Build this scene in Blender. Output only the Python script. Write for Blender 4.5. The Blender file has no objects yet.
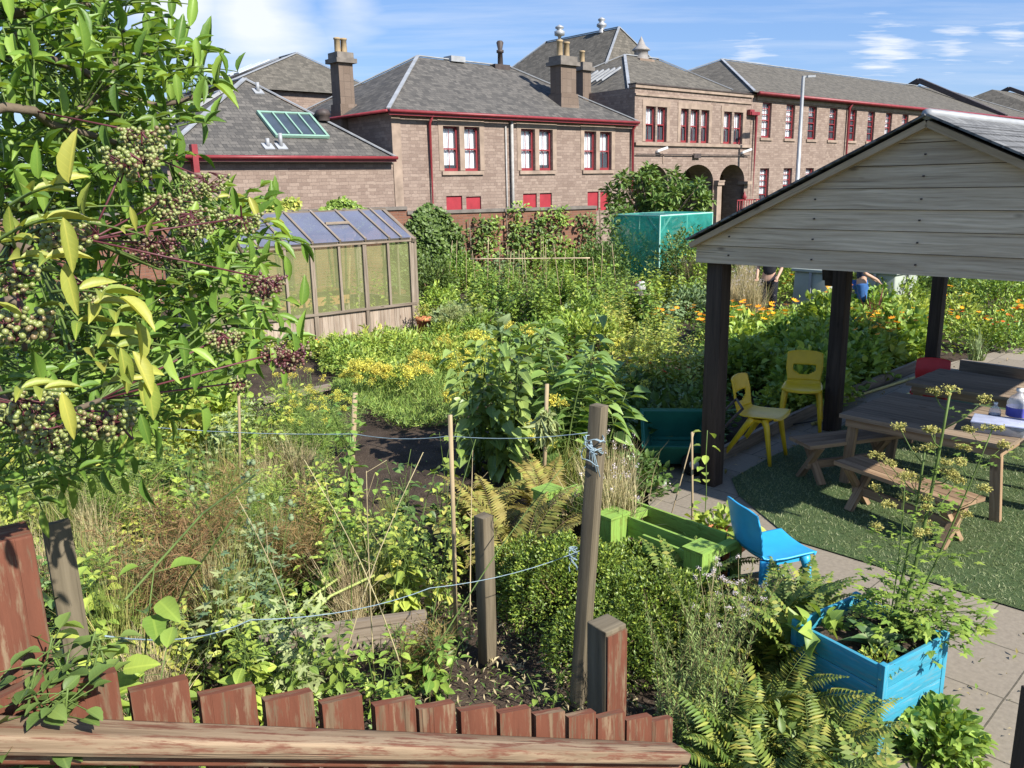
import bpy, math, random
import numpy as np
from mathutils import Vector, Matrix
random.seed(7); rng = np.random.default_rng(7)
SC = bpy.context.scene; COL = SC.collection
R_ = math.radians
# ------------------------------------------------------------------ camera model (used only to survey where things stand)
F = 830.0; PITCH = R_(13.5); ROLL = R_(1.2); EYE = 3.0
_f = np.array([0, math.cos(PITCH), -math.sin(PITCH)]); _u = np.array([0, math.sin(PITCH), math.cos(PITCH)]); _r = np.array([1., 0, 0])
CR = _r*math.cos(ROLL) - _u*math.sin(ROLL); CU = _u*math.cos(ROLL) + _r*math.sin(ROLL)
CAM = np.array([0, 0, EYE])
def ray(x, y): return _f*F + CR*(x-512) + CU*(384-y)
def atz(x, y, z=0.0):
    d = ray(x, y); return CAM + d*((z-EYE)/d[2])
def atd(x, y, r):
    d = ray(x, y); return CAM + d*(r/math.hypot(d[0], d[1]))
def proj(p):
    v = np.asarray(p, float)-CAM; w = v@_f; return 512+F*(v@CR)/w, 384-F*(v@CU)/w
# ------------------------------------------------------------------ mesh builder
def nrm(v):
    v = np.asarray(v, float); return v/(np.linalg.norm(v)+1e-12)
class MB:
    def __init__(s): s.V=[]; s.L=[]; s.C=[]; s.U=[]; s.M=[]; s.n=0
    def raw(s, V, L, C, U, m=0):
        V=np.asarray(V,float).reshape(-1,3); C=np.asarray(C,int)
        s.V.append(V); s.L.append(np.asarray(L,int)+s.n); s.C.append(C); s.U.append(np.asarray(U,float).reshape(-1,2)); s.M.append(np.full(len(C),m)); s.n+=len(V)
    def poly(s, pts, m=0, uv=None, off=(0,0)):
        P=np.asarray(pts,float)
        if uv is None:
            n=np.zeros(3)
            for i in range(len(P)): n+=np.cross(P[i],P[(i+1)%len(P)])
            n=nrm(n)
            h=np.array([1.,0,0]) if abs(n[2])>.98 else nrm(np.cross([0,0,1],n))
            v=np.cross(n,h); uv=np.stack([P@h+off[0],P@v+off[1]],1)
        s.raw(P,range(len(P)),[len(P)],uv,m)
    def obox(s, c, ax, hs, m=0, taper=1.0):
        # box: centre, 3 axes rows, half sizes; UV: u along the longest axis (grain)
        c=np.asarray(c,float); ax=[nrm(a) for a in ax]; k=int(np.argmax(hs)); o=np.array([random.random()*7,random.random()*7])
        cs=[]
        for sx in (-1,1):
            for sy in (-1,1):
                for sz in (-1,1):
                    t=taper if sz>0 else 1.0
                    cs.append(c+ax[0]*hs[0]*sx*t+ax[1]*hs[1]*sy*t+ax[2]*hs[2]*sz)
        for f,(a,b) in (((0,1,3,2),0),((4,6,7,5),0),((0,4,5,1),1),((2,3,7,6),1),((0,2,6,4),2),((1,5,7,3),2)) if False else [((0,1,3,2),(0,0)),((4,6,7,5),(0,0)),((0,4,5,1),(1,0)),((2,3,7,6),(1,0)),((0,2,6,4),(2,0)),((1,5,7,3),(2,0))]:
            others=[i for i in range(3) if i!=a]
            ua=k if k in others else others[0]; va=[i for i in others if i!=ua][0]
            P=[cs[i] for i in f]; uv=[((p-c)@ax[ua]+o[0],(p-c)@ax[va]+o[1]+a*.37) for p in P]
            s.raw(P,range(4),[4],uv,m)
    def box(s, a, b, m=0, taper=1.0):
        a=np.array(a,float); b=np.array(b,float); s.obox((a+b)/2,np.eye(3),np.abs(b-a)/2,m,taper)
    def beam(s, p0, p1, w, h, m=0, up=(0,0,1), taper=1.0):
        p0=np.array(p0,float); p1=np.array(p1,float); d=nrm(p1-p0)
        if abs(d@np.array(up))>.97: up=(0,1,0) if abs(d[1])<.9 else (1,0,0)
        x=nrm(np.cross(d,up)); y=np.cross(x,d)
        s.obox((p0+p1)/2,(x,y,d),(w/2,h/2,np.linalg.norm(p1-p0)/2),m,taper)
    def tube(s, pts, rad, n=6, m=0, cap=True):
        P=np.asarray(pts,float); k=len(P); rad=np.full(k,rad) if np.isscalar(rad) else np.asarray(rad,float)
        T=np.gradient(P,axis=0); T/= (np.linalg.norm(T,axis=1,keepdims=True)+1e-12)
        ref=np.array([0,0,1.]) if abs(T[0][2])<.9 else np.array([1.,0,0]); V=[]; d=0; D=[]
        for i in range(k):
            x=nrm(np.cross(ref,T[i])); y=np.cross(T[i],x); ref=np.cross(T[i],x) if False else ref
            a=np.arange(n)*2*math.pi/n; V.append(P[i]+rad[i]*(np.outer(np.cos(a),x)+np.outer(np.sin(a),y)))
            D.append(d); d+= np.linalg.norm(P[min(i+1,k-1)]-P[i])
        V=np.concatenate(V); L=[];U=[];C=[]
        for i in range(k-1):
            for j in range(n):
                j2=(j+1)%n; L+= [i*n+j,i*n+j2,(i+1)*n+j2,(i+1)*n+j]; c=2*math.pi*rad[i]
                U+= [(D[i],j/n*c),(D[i],(j+1)/n*c),(D[i+1],(j+1)/n*c),(D[i+1],j/n*c)]; C.append(4)
        if cap:
            L+=list(range(n))[::-1]; U+=[(math.cos(q),math.sin(q)) for q in range(n)]; C.append(n)
            L+=[(k-1)*n+j for j in range(n)]; U+=[(math.cos(q),math.sin(q)) for q in range(n)]; C.append(n)
        s.raw(V,L,C,U,m)
    def lathe(s, prof, c=(0,0,0), n=20, m=0):
        s_=[]; prof=np.asarray(prof,float); k=len(prof); a=np.arange(n)*2*math.pi/n; c=np.asarray(c,float)
        V=np.concatenate([np.stack([c[0]+r*np.cos(a),c[1]+r*np.sin(a),np.full(n,c[2]+z)],1) for r,z in prof]); L=[];U=[];C=[]
        for i in range(k-1):
            for j in range(n):
                j2=(j+1)%n; L+=[i*n+j,i*n+j2,(i+1)*n+j2,(i+1)*n+j]; C.append(4); U+=[(j/n,prof[i][1]),((j+1)/n,prof[i][1]),((j+1)/n,prof[i+1][1]),(j/n,prof[i+1][1])]
        s.raw(V,L,C,U,m)
    def leaves(s, tpl, P, D, N, Ln, W, m=0):
        tv,tf,tu=tpl; P=np.asarray(P,float).reshape(-1,3); n=len(P)
        if n==0: return
        D=np.broadcast_to(np.asarray(D,float),(n,3)); N=np.broadcast_to(np.asarray(N,float),(n,3))
        D=D/(np.linalg.norm(D,axis=1,keepdims=True)+1e-9)
        X=np.cross(D,N); X/= (np.linalg.norm(X,axis=1,keepdims=True)+1e-9); Z=np.cross(X,D)
        Ln=np.broadcast_to(np.asarray(Ln,float),(n,)); W=np.broadcast_to(np.asarray(W,float),(n,))
        V=P[:,None]+(tv[None,:,0,None]*W[:,None,None])*X[:,None]+(tv[None,:,1,None]*Ln[:,None,None])*D[:,None]+(tv[None,:,2,None]*Ln[:,None,None])*Z[:,None]
        k=len(tv); loops=np.concatenate([np.array(f) for f in tf]); cnt=np.array([len(f) for f in tf])
        L=(loops[None]+np.arange(n)[:,None]*k).ravel(); C=np.tile(cnt,n); U=np.tile(np.array(tu)[loops],(n,1))
        s.raw(V.reshape(-1,3),L,C,U,m)
    def mesh(s, name, mats, smooth=False):
        me=bpy.data.meshes.new(name)
        if s.n==0: return me
        V=np.concatenate(s.V); L=np.concatenate(s.L); C=np.concatenate(s.C); U=np.concatenate(s.U); M=np.concatenate(s.M)
        me.vertices.add(len(V)); me.vertices.foreach_set('co',V.astype(np.float32).ravel())
        me.loops.add(len(L)); me.loops.foreach_set('vertex_index',L.astype(np.int32))
        st=np.concatenate([[0],np.cumsum(C)[:-1]]).astype(np.int32)
        me.polygons.add(len(C)); me.polygons.foreach_set('loop_start',st); me.polygons.foreach_set('loop_total',C.astype(np.int32))
        me.polygons.foreach_set('material_index',M.astype(np.int32))
        uv=me.uv_layers.new(name='UVMap'); uv.data.foreach_set('uv',U.astype(np.float32).ravel())
        if not isinstance(mats,(list,tuple)): mats=[mats]
        for m in mats: me.materials.append(m)
        if smooth: me.polygons.foreach_set('use_smooth',np.ones(len(C),bool))
        me.update(calc_edges=True); me.validate(); return me
# ------------------------------------------------------------------ scene objects
def part(name, mb, mat, parent=None, smooth=False, label=None, bevel=0, local=True, weld=False):
    me = mb.mesh(name, mat, smooth) if isinstance(mb, MB) else mb
    if bevel or weld:
        import bmesh
        b=bmesh.new(); b.from_mesh(me)
        bmesh.ops.remove_doubles(b,verts=b.verts,dist=1e-5)
        if bevel:
            bmesh.ops.recalc_face_normals(b,faces=b.faces)
            bmesh.ops.bevel(b,geom=[e for e in b.edges if e.is_manifold and e.calc_face_angle(0)>.5],offset=bevel,segments=2,affect='EDGES',profile=.6,clamp_overlap=True)
        b.to_mesh(me); b.free()
    o = bpy.data.objects.new(name, me); COL.objects.link(o)
    if parent is not None: o.parent = parent
    if label: o['label']=label
    return o
def tag(o, label, cat, group=None, kind=None):
    if label: o['label']=label
    if cat: o['category']=cat
    if group: o['group']=group
    if kind: o['kind']=kind
    return o
def thing(name, label, cat, loc=(0,0,0), rz=0.0, group=None):
    o=bpy.data.objects.new(name,None); COL.objects.link(o); o.empty_display_size=.1
    o.location=tuple(float(q) for q in loc); o.rotation_euler=(0,0,rz); return tag(o,label,cat,group)
def struct(name, mb, mat, **k):
    o=part(name,mb,mat,**k); o['kind']='structure'; return o
def stuff(name, mb, mat, label, cat, **k):
    o=part(name,mb,mat,**k); return tag(o,label,cat,kind='stuff')
def dup(root, loc, rz=0.0, sc=1.0, label=None, group=None, tilt=(0,0)):
    r=root.copy(); COL.objects.link(r); r.location=tuple(float(q) for q in loc); r.rotation_euler=(tilt[0],tilt[1],rz)
    r.scale=(sc,sc,sc) if np.isscalar(sc) else sc
    if label: r['label']=label
    if group: r['group']=group
    for ch in list(root.children):
        c=ch.copy(); COL.objects.link(c); c.parent=r
        for g in ch.children:
            d=g.copy(); COL.objects.link(d); d.parent=c
    return r
# ------------------------------------------------------------------ materials
def newmat(name):
    m=bpy.data.materials.new(name); m.use_nodes=True; nt=m.node_tree; nt.nodes.clear(); return m,nt
class NT:
    def __init__(s,nt): s.nt=nt
    def n(s,t,props=None,**ins):
        nd=s.nt.nodes.new(t)
        for k,v in (props or {}).items(): setattr(nd,k,v)
        for k,v in ins.items():
            key=int(k[1:]) if k[0]=='i' and k[1:].isdigit() else k.replace('_',' ')
            if hasattr(v,'is_linked'): s.nt.links.new(v,nd.inputs[key])
            else: nd.inputs[key].default_value=v
        return nd
    def ramp(s,fac,stops,interp='LINEAR'):
        nd=s.nt.nodes.new('ShaderNodeValToRGB'); s.nt.links.new(fac,nd.inputs[0]); e=nd.color_ramp.elements; nd.color_ramp.interpolation=interp
        while len(e)<len(stops): e.new(.5)
        for i,(p,c) in enumerate(stops): e[i].position=p; e[i].color=(*c,1) if len(c)==3 else c
        return nd.outputs[0]
    def mix(s,f,a,b,mode='MIX'):
        nd=s.nt.nodes.new('ShaderNodeMix'); nd.data_type='RGBA'; nd.blend_type=mode
        for i,v in ((0,f),(6,a),(7,b)):
            if hasattr(v,'is_linked'): s.nt.links.new(v,nd.inputs[i])
            else: nd.inputs[i].default_value=v if np.isscalar(v) else (*v,1)[:4]
        return nd.outputs[2]
    def math(s,op,a,b=0.0,c=0.0):
        nd=s.nt.nodes.new('ShaderNodeMath'); nd.operation=op
        for i,v in enumerate((a,b,c)):
            if hasattr(v,'is_linked'): s.nt.links.new(v,nd.inputs[i])
            else: nd.inputs[i].default_value=v
        return nd.outputs[0]
    def noise(s,vec,scale,detail=4,rough=.55,dim='3D'):
        return s.n('ShaderNodeTexNoise',{'noise_dimensions':dim},Vector=vec,Scale=scale,Detail=detail,Roughness=rough).outputs[0]
    def uv(s,sx=1,sy=1):
        t=s.nt.nodes.new('ShaderNodeUVMap'); return s.n('ShaderNodeMapping',None,Vector=t.outputs[0],Scale=(sx,sy,1)).outputs[0]
    def obj(s): return s.nt.nodes.new('ShaderNodeTexCoord').outputs['Object']
    def pos(s): return s.nt.nodes.new('ShaderNodeNewGeometry').outputs['Position']
    def out(s,sh): 
        o=s.nt.nodes.new('ShaderNodeOutputMaterial'); s.nt.links.new(sh,o.inputs[0])
    def bump(s,h,st=.3,d=.01): return s.n('ShaderNodeBump',None,Strength=st,Distance=d,Height=h).outputs[0]
    def bsdf(s,base,rough=.6,spec=.3,normal=None,metal=0.0,**k):
        nd=s.n('ShaderNodeBsdfPrincipled')
        for key,v in (('Base Color',base),('Roughness',rough),('Specular IOR Level',spec),('Metallic',metal)):
            if hasattr(v,'is_linked'): s.nt.links.new(v,nd.inputs[key])
            else: nd.inputs[key].default_value=v if np.isscalar(v) else (*v,1)[:4]
        if normal is not None: s.nt.links.new(normal,nd.inputs['Normal'])
        for kk,v in k.items(): nd.inputs[kk.replace('_',' ')].default_value=v
        return nd.outputs[0]
def m_leaf(name,c1,c2,c3=None,trans=.38,rough=.45,spec=.35,vein=.25,patch=6.0):
    m,nt=newmat(name); N=NT(nt); wf=lambda c: None if c is None else (min(1,c[0]*1.42),min(1,c[1]*1.2),c[2]*1.35)
    if (vein>0 and name not in ('glaucous_leaf','pale_dried_leaf')) or name in ('fern_frond','feathery_leaf','grass_blade','needle_leaf'): c1,c2,c3=wf(c1),wf(c2),wf(c3)
    g=nt.nodes.new('ShaderNodeNewGeometry'); oi=nt.nodes.new('ShaderNodeObjectInfo')
    st=[(0,c1),(.55,c2),(1,c3 or c2)] if c3 else [(0,c1),(1,c2)]
    col=N.ramp(g.outputs['Random Per Island'],st)
    hsv=N.n('ShaderNodeHueSaturation',None,Color=col); 
    nt.links.new(N.math('MULTIPLY_ADD',oi.outputs['Random'],.03,.485),hsv.inputs['Hue'])
    v=N.noise(N.pos(),patch,3); nt.links.new(N.math('MULTIPLY_ADD',v,1.5,.42),hsv.inputs['Value']); trans*=.62
    t=nt.nodes.new('ShaderNodeUVMap'); sp=N.n('ShaderNodeSeparateXYZ',None,Vector=t.outputs[0])
    # midrib and side veins
    ax=N.math('ABSOLUTE',sp.outputs[0]); mid=N.math('LESS_THAN',ax,.045)
    sv=N.math('LESS_THAN',N.math('FRACT',N.math('MULTIPLY_ADD',sp.outputs[1],8.0,N.math('MULTIPLY',ax,-3.0))),.14)
    f=N.math('MULTIPLY',N.math('MAXIMUM',mid,N.math('MULTIPLY',sv,.45)),vein)
    base=N.mix(f,hsv.outputs[0],(min(1,c2[0]*2.2+.05),min(1,c2[1]*1.9+.05),c2[2]*1.8+.02))
    b=N.bsdf(base,rough,spec)
    tc=N.mix(1.0,base,(1.5,1.35,.55),'MULTIPLY'); tr=N.n('ShaderNodeBsdfTranslucent',None,Color=tc).outputs[0]
    N.out(N.n('ShaderNodeMixShader',None,i0=trans,i1=b,i2=tr).outputs[0]); return m
def m_flat(name,c,rough=.5,spec=.4,metal=0.0,var=.15,scale=9,bump=0.0):
    m,nt=newmat(name); N=NT(nt); v=N.noise(N.obj(),scale,5)
    a=tuple(x*(1-var) for x in c); b=tuple(min(1,x*(1+var)) for x in c)
    col=N.ramp(v,[(.3,a),(.7,b)]); nr=N.bump(N.noise(N.obj(),scale*8,3),bump,.003) if bump else None
    N.out(N.bsdf(col,rough,spec,nr,metal)); return m
def m_wood(name,dark,light,gs=38,rough=.8,paint=None,wear=.5,bump=.5,knots=True,damp=None):
    m,nt=newmat(name); N=NT(nt)
    w=N.noise(N.uv(.8,3),2.0,2); uvn=N.uv(1.3,gs)
    mp=N.n('ShaderNodeVectorMath',{'operation':'ADD'},i0=uvn,i1=N.n('ShaderNodeCombineXYZ',None,Y=N.math('MULTIPLY',w,1.8)).outputs[0]).outputs[0]
    gr=N.noise(mp,1.0,5,.65); col=N.ramp(gr,[(.3,dark),(.68,light)])
    big=N.noise(N.uv(1.1,4),1.7,4); col=N.mix(N.math('MULTIPLY',big,.55),col,tuple(x*.62 for x in dark))
    if knots:
        vo=N.n('ShaderNodeTexVoronoi',None,Vector=N.uv(2.4,6.5),Scale=1.0); k=N.ramp(vo.outputs['Distance'],[(.07,(1,1,1)),(.14,(0,0,0))])
        col=N.mix(N.math('MULTIPLY',k,.7),col,tuple(x*.3 for x in dark))
    gi=nt.nodes.new('ShaderNodeNewGeometry'); hv=N.n('ShaderNodeHueSaturation',None,Color=col,Value=N.math('MULTIPLY_ADD',gi.outputs['Random Per Island'],.42,.79)); col=hv.outputs[0]
    cr=N.ramp(N.noise(N.uv(.7,gs*1.6),1.0,3,.7),[(.33,(1,1,1)),(.39,(0,0,0))]); col=N.mix(N.math('MULTIPLY',cr,.6),col,tuple(x*.35 for x in dark))
    h=N.math('SUBTRACT',gr,N.math('MULTIPLY',cr,.5))
    if paint:
        pn=N.noise(N.uv(3,22),2.2,6,.7); mk=N.ramp(pn,[(wear-.05,(1,1,1)),(wear+.05,(0,0,0))])
        p2=N.mix(N.noise(N.uv(2,14),2.5,6,.7),tuple(x*.55 for x in paint),tuple(min(1,x*1.4) for x in paint))
        col=N.mix(mk,col,p2)
    if damp:
        z=N.n('ShaderNodeSeparateXYZ',None,Vector=N.pos()).outputs[2]; dn=N.math('ADD',z,N.math('MULTIPLY',big,-.5))
        col=N.mix(N.ramp(dn,[(.0,(1,1,1)),(.35,(0,0,0))]),col,damp)
    N.out(N.bsdf(col,rough,.25,N.bump(h,bump,.004))); return m
def m_brick(name,c1,c2,mortar,bw,bh,ms=.006,var=(.25,.2,.15),squash=.5,freq=3,bump=.5,stain=.35,dist=.02):
    m,nt=newmat(name); N=NT(nt); uv=N.uv(1,1)
    dn=N.n('ShaderNodeTexNoise',None,Vector=uv,Scale=3.5,Detail=3.0)
    off=N.n('ShaderNodeVectorMath',{'operation':'MULTIPLY_ADD'},i0=dn.outputs[1],i1=(dist,dist,0),i2=uv).outputs[0]
    b=N.n('ShaderNodeTexBrick',{'offset':.5,'squash':squash,'squash_frequency':freq},Vector=off,Color1=(*c1,1),Color2=(*c2,1),Mortar=(*mortar,1),Scale=1.0,Mortar_Size=ms,Mortar_Smooth=.3,Bias=0.0,Brick_Width=bw,Row_Height=bh)
    nz=N.noise(uv,1.1,5); nf=N.noise(uv,30,4)
    col=N.mix(N.math('MULTIPLY',nz,stain*1.5),b.outputs[0],tuple(x*.55 for x in c1))
    col=N.mix(.5,col,N.ramp(nf,[(.3,tuple(x*.7 for x in c1)),(.7,tuple(min(1,x*1.3) for x in c2))]))
    col=N.mix(.55,col,b.outputs[0])
    h=N.math('SUBTRACT',N.math('MULTIPLY',nf,.35),b.outputs['Fac'])
    N.out(N.bsdf(col,.88,.2,N.bump(h,bump,.012))); return m
def m_glass_pane(name,tint=(.55,.62,.62),rough=.06):
    # window of a far building: dark reflecting sheet
    return m_flat(name,tint,rough,.8,0,.3,1.5)
def m_clear(name,tint,alpha,rough=.08,spec=.6,nz=0.0,sc=6):
    m,nt=newmat(name); N=NT(nt); tr=N.n('ShaderNodeBsdfTransparent').outputs[0]
    b=N.bsdf(tint,rough,spec)
    f=alpha
    if nz: f=N.math('MULTIPLY_ADD',N.noise(N.pos(),sc,4),nz,alpha-nz/2)
    N.out(N.n('ShaderNodeMixShader',None,i0=f,i1=tr,i2=b).outputs[0]); return m
# ================================================================== MATERIALS
M={}
M['stone']=m_brick('rubble_stone',(.195,.140,.113),(.325,.250,.203),(.15,.115,.095),.34,.108,.006,squash=.5,freq=2,dist=.085,stain=.6)
M['ashlar']=m_brick('ashlar_stone',(.19,.14,.105),(.28,.21,.16),(.12,.095,.08),.85,.34,.006,dist=.01,stain=.4)
M['chim']=m_brick('sooty_stone',(.13,.095,.072),(.21,.16,.125),(.08,.065,.055),.5,.26,.006,dist=.02,stain=.7)
M['dressed']=m_flat('dressed_stone',(.29,.22,.17),.85,.2,0,.25,2.5,.3)
M['slate']=m_brick('slate',(.055,.053,.05),(.15,.138,.122),(.04,.04,.04),.26,.17,.008,dist=.02,stain=.5,bump=.7)
M['slate2']=m_brick('worn_slate',(.075,.068,.056),(.165,.148,.12),(.05,.05,.045),.28,.18,.008,dist=.02,stain=.55,bump=.7)
M['lead']=m_flat('lead_flashing',(.29,.30,.31),.5,.4,0,.2,3)
M['redpaint']=m_flat('red_paint',(.22,.03,.035),.45,.4,0,.18,4)
M['redshut']=m_flat('red_boarding',(.30,.03,.04),.6,.3,0,.15,3)
M['curtain']=m_flat('white_curtain',(.82,.84,.86),.8,.2,0,.12,6)
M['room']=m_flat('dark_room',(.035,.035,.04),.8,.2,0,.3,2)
M['pane']=m_clear('window_glass',(.25,.3,.36),.22,.05,.9,.2,.7)
M['claypot']=m_flat('buff_chimney_pot',(.36,.27,.16),.8,.2,0,.2,5)
M['rust']=m_flat('dark_iron',(.06,.045,.04),.6,.4,0,.3,6)
M['skyglass']=m_flat('skylight_glass',(.05,.065,.08),.2,.5,0,.3,1.2)
M['mint']=m_flat('verdigris_frame',(.22,.36,.28),.5,.4,0,.1,4)
M['metal']=m_flat('galvanised_metal',(.34,.35,.36),.5,.4,.3,.1,3)
M['brick']=m_brick('red_brick',(.17,.075,.048),(.26,.125,.08),(.18,.14,.11),.225,.075,.008,dist=.008,stain=.5)
M['coping']=m_flat('grey_coping',(.17,.15,.13),.85,.2,0,.25,4,.3)
M['white']=m_flat('white_fitting',(.75,.75,.73),.5,.4,0,.05,4)
# ================================================================== SKY, SUN, CAMERA
w=bpy.data.worlds.new('World'); SC.world=w; w.use_nodes=True; nt=w.node_tree; nt.nodes.clear(); N=NT(nt)
SUN=nrm((.715,-.70,0)); ELEV=R_(38.5)
sky=nt.nodes.new('ShaderNodeTexSky'); sky.sky_type='NISHITA'; sky.sun_disc=False; sky.sun_elevation=ELEV
sky.sun_rotation=math.atan2(SUN[0],SUN[1]); sky.altitude=50; sky.air_density=1.0; sky.dust_density=.4; sky.ozone_density=2.2
dr=nt.nodes.new('ShaderNodeTexCoord').outputs['Generated']
sp=N.n('ShaderNodeSeparateXYZ',None,Vector=dr)
# clouds: project the direction onto a flat layer high above
inv=N.math('DIVIDE',1.0,N.math('MAXIMUM',N.math('ADD',sp.outputs[2],.09),.03))
lay=N.n('ShaderNodeCombineXYZ',None,X=N.math('MULTIPLY',sp.outputs[0],inv),Y=N.math('MULTIPLY',sp.outputs[1],inv),Z=0.0).outputs[0]
cl=N.noise(N.n('ShaderNodeMapping',None,Vector=lay,Location=(3.1,1.7,0),Scale=(.9,1.0,1)).outputs[0],1.1,9,.55)
ci=N.noise(N.n('ShaderNodeMapping',None,Vector=lay,Location=(0.4,0,0),Rotation=(0,0,R_(25)),Scale=(.35,1.6,1)).outputs[0],1.4,8,.62)
cl2=N.noise(N.n('ShaderNodeMapping',None,Vector=lay,Location=(8.3,2.2,0),Rotation=(0,0,R_(18)),Scale=(1.0,2.6,1)).outputs[0],2.6,8,.6)
def blob(px,py,rad,st=1.0):
    d=nrm(ray(px,py)); dt=N.n('ShaderNodeVectorMath',{'operation':'DISTANCE'},i0=N.n('ShaderNodeVectorMath',{'operation':'NORMALIZE'},i0=dr).outputs[0],i1=tuple(d)).outputs['Value']
    return N.math('MULTIPLY',N.math('SMOOTH_MIN',N.math('MAXIMUM',N.math('SUBTRACT',1.0,N.math('DIVIDE',dt,rad)),0.0),1.0,.1),st)
bl=N.math('MAXIMUM',blob(255,16,.11),N.math('MAXIMUM',blob(175,4,.13,.9),blob(350,2,.08,.7)))
cm=N.ramp(N.math('ADD',N.math('MULTIPLY',bl,.62),N.math('MULTIPLY',cl,.75)),[(.56,(0,0,0)),(.9,(.88,.88,.88))])
bl2=N.math('MAXIMUM',blob(745,55,.06,.9),N.math('MAXIMUM',blob(885,52,.07,1.0),N.math('MAXIMUM',blob(955,46,.05,1.0),blob(1010,36,.05,.9))))
cm2=N.ramp(N.math('ADD',N.math('MULTIPLY',bl2,.30),N.math('MULTIPLY',cl2,.75)),[(.56,(0,0,0)),(.72,(.8,.8,.8))])
cm3=N.ramp(ci,[(.46,(0,0,0)),(.80,(.42,.42,.42))])
mk=N.mix(1.0,N.mix(1.0,cm,cm2,'LIGHTEN'),cm3,'LIGHTEN')
skc=N.mix(.62,sky.outputs[0],(.55,1.32,3.35))
col=N.mix(mk,skc,(4.7,4.85,5.1))
bg=N.n('ShaderNodeBackground',None,Color=col,Strength=.125); o=nt.nodes.new('ShaderNodeOutputWorld'); nt.links.new(bg.outputs[0],o.inputs[0])
sl=bpy.data.lights.new('sun','SUN'); sl.energy=5.0; sl.angle=R_(.55); sl.color=(1,.955,.88)
so=bpy.data.objects.new('sun',sl); COL.objects.link(so)
so.rotation_euler=Vector((-SUN[0]*math.cos(ELEV),-SUN[1]*math.cos(ELEV),-math.sin(ELEV))).to_track_quat('-Z','Y').to_euler()
cd=bpy.data.cameras.new('camera'); cd.sensor_width=36; cd.lens=F/1024*36; cd.clip_start=.05; cd.clip_end=3000
co=bpy.data.objects.new('camera',cd); COL.objects.link(co); SC.camera=co
co.matrix_world=Matrix([[CR[0],CU[0],-_f[0],0],[CR[1],CU[1],-_f[1],0],[CR[2],CU[2],-_f[2],EYE],[0,0,0,1]])
SC.view_settings.view_transform='Standard'; SC.view_settings.look='None'; SC.view_settings.exposure=.80; SC.view_settings.gamma=1
SC.cycles.max_bounces=8; SC.cycles.transparent_max_bounces=16; SC.cycles.diffuse_bounces=3; SC.cycles.transmission_bounces=4; SC.cycles.use_denoising=True
# ================================================================== STONE BUILDINGS
P0=atd(393,150,28.5); P0[2]=0; AB=49
BU=np.array([math.sin(R_(AB)),math.cos(R_(AB)),0]); BV=np.array([-BU[1],BU[0],0])
def bsz(x,y,v=0.0):
    P=P0+BV*v; d=ray(x,y); t=((P-CAM)@BV)/(d@BV); q=CAM+d*t; return (q-P)@BU,q[2]
def building(label,cat='stone building'): return thing('stone_building',label,cat,P0,R_(90-AB))
def facade(mb,x0,x1,z0,z1,ops=(),y=0.0,depth=.22,m=0,arch=()):
    xs=sorted({x0,x1,*[a for o in ops for a in (o[0],o[1])]}); zs=sorted({z0,z1,*[a for o in ops for a in (o[2],o[3])]})
    for i in range(len(xs)-1):
        for j in range(len(zs)-1):
            cx,cz=(xs[i]+xs[i+1])/2,(zs[j]+zs[j+1])/2
            if any(o[0]<cx<o[1] and o[2]<cz<o[3] for o in ops): continue
            mb.poly([(xs[i],y,zs[j]),(xs[i+1],y,zs[j]),(xs[i+1],y,zs[j+1]),(xs[i],y,zs[j+1])],m)
    for a,b,c,d in ops:
        Y=y+depth
        mb.poly([(a,y,c),(a,Y,c),(a,Y,d),(a,y,d)],m); mb.poly([(b,Y,c),(b,y,c),(b,y,d),(b,Y,d)],m)
        mb.poly([(a,y,d),(a,Y,d),(b,Y,d),(b,y,d)],m); mb.poly([(a,Y,c),(a,y,c),(b,y,c),(b,Y,c)],m)
def sash(par,a,b,c,d,y=.13,kind='sash',curt=1.0,lab=None):
    f=MB(); t=.06; e=.002
    f.box((a+e,y,c+e),(a+t,y+.07,d-e)); f.box((b-t,y,c+e),(b-e,y+.07,d-e)); f.box((a+t,y,d-t-e),(b-t,y+.07,d-e)); f.box((a+t,y,c+e),(b-t,y+.07,c+t+.04))
    mz=(c+d)/2; f.box((a+t,y-.015,mz-.025),(b-t,y+.05,mz+.025))
    if kind=='grid':
        for k in (1,2): z=c+(d-c)*(.5+k*.165); f.box((a+t,y+.01,z-.018),(b-t,y+.045,z+.018))
        z=c+(d-c)*.27; f.box((a+t,y+.01,z-.018),(b-t,y+.045,z+.018))
    xm=(a+b)/2
    if kind!='plain': f.box((xm-.009,y+.02,c+t),(xm+.009,y+.04,d-t))
    w_=part('window',f,M['redpaint'],par)
    p=MB(); p.poly([(a+t,y+.06,c+t),(b-t,y+.06,c+t),(b-t,y+.06,d-t),(a+t,y+.06,d-t)]); part('pane',p,M['pane'],w_)
    q=MB(); zt=d-t; zb=c+t+(d-c)*(1-curt)
    n=10; xs=np.linspace(a+t,b-t,n+1)
    for i in range(n):
        o1=.02*math.sin(i*2.1); o2=.02*math.sin((i+1)*2.1)
        q.poly([(xs[i],y+.12+o1,zb),(xs[i+1],y+.12+o2,zb),(xs[i+1],y+.12+o2,zt),(xs[i],y+.12+o1,zt)])
    part('curtain',q,M['curtain'],w_)
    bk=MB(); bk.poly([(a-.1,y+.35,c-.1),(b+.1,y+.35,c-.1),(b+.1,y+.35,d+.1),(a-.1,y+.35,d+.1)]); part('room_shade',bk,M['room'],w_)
    return w_
def sill(mb,a,b,z,y=0.0): mb.box((a-.12,y-.07,z-.13),(b+.12,y+.1,z-.003))
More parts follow.
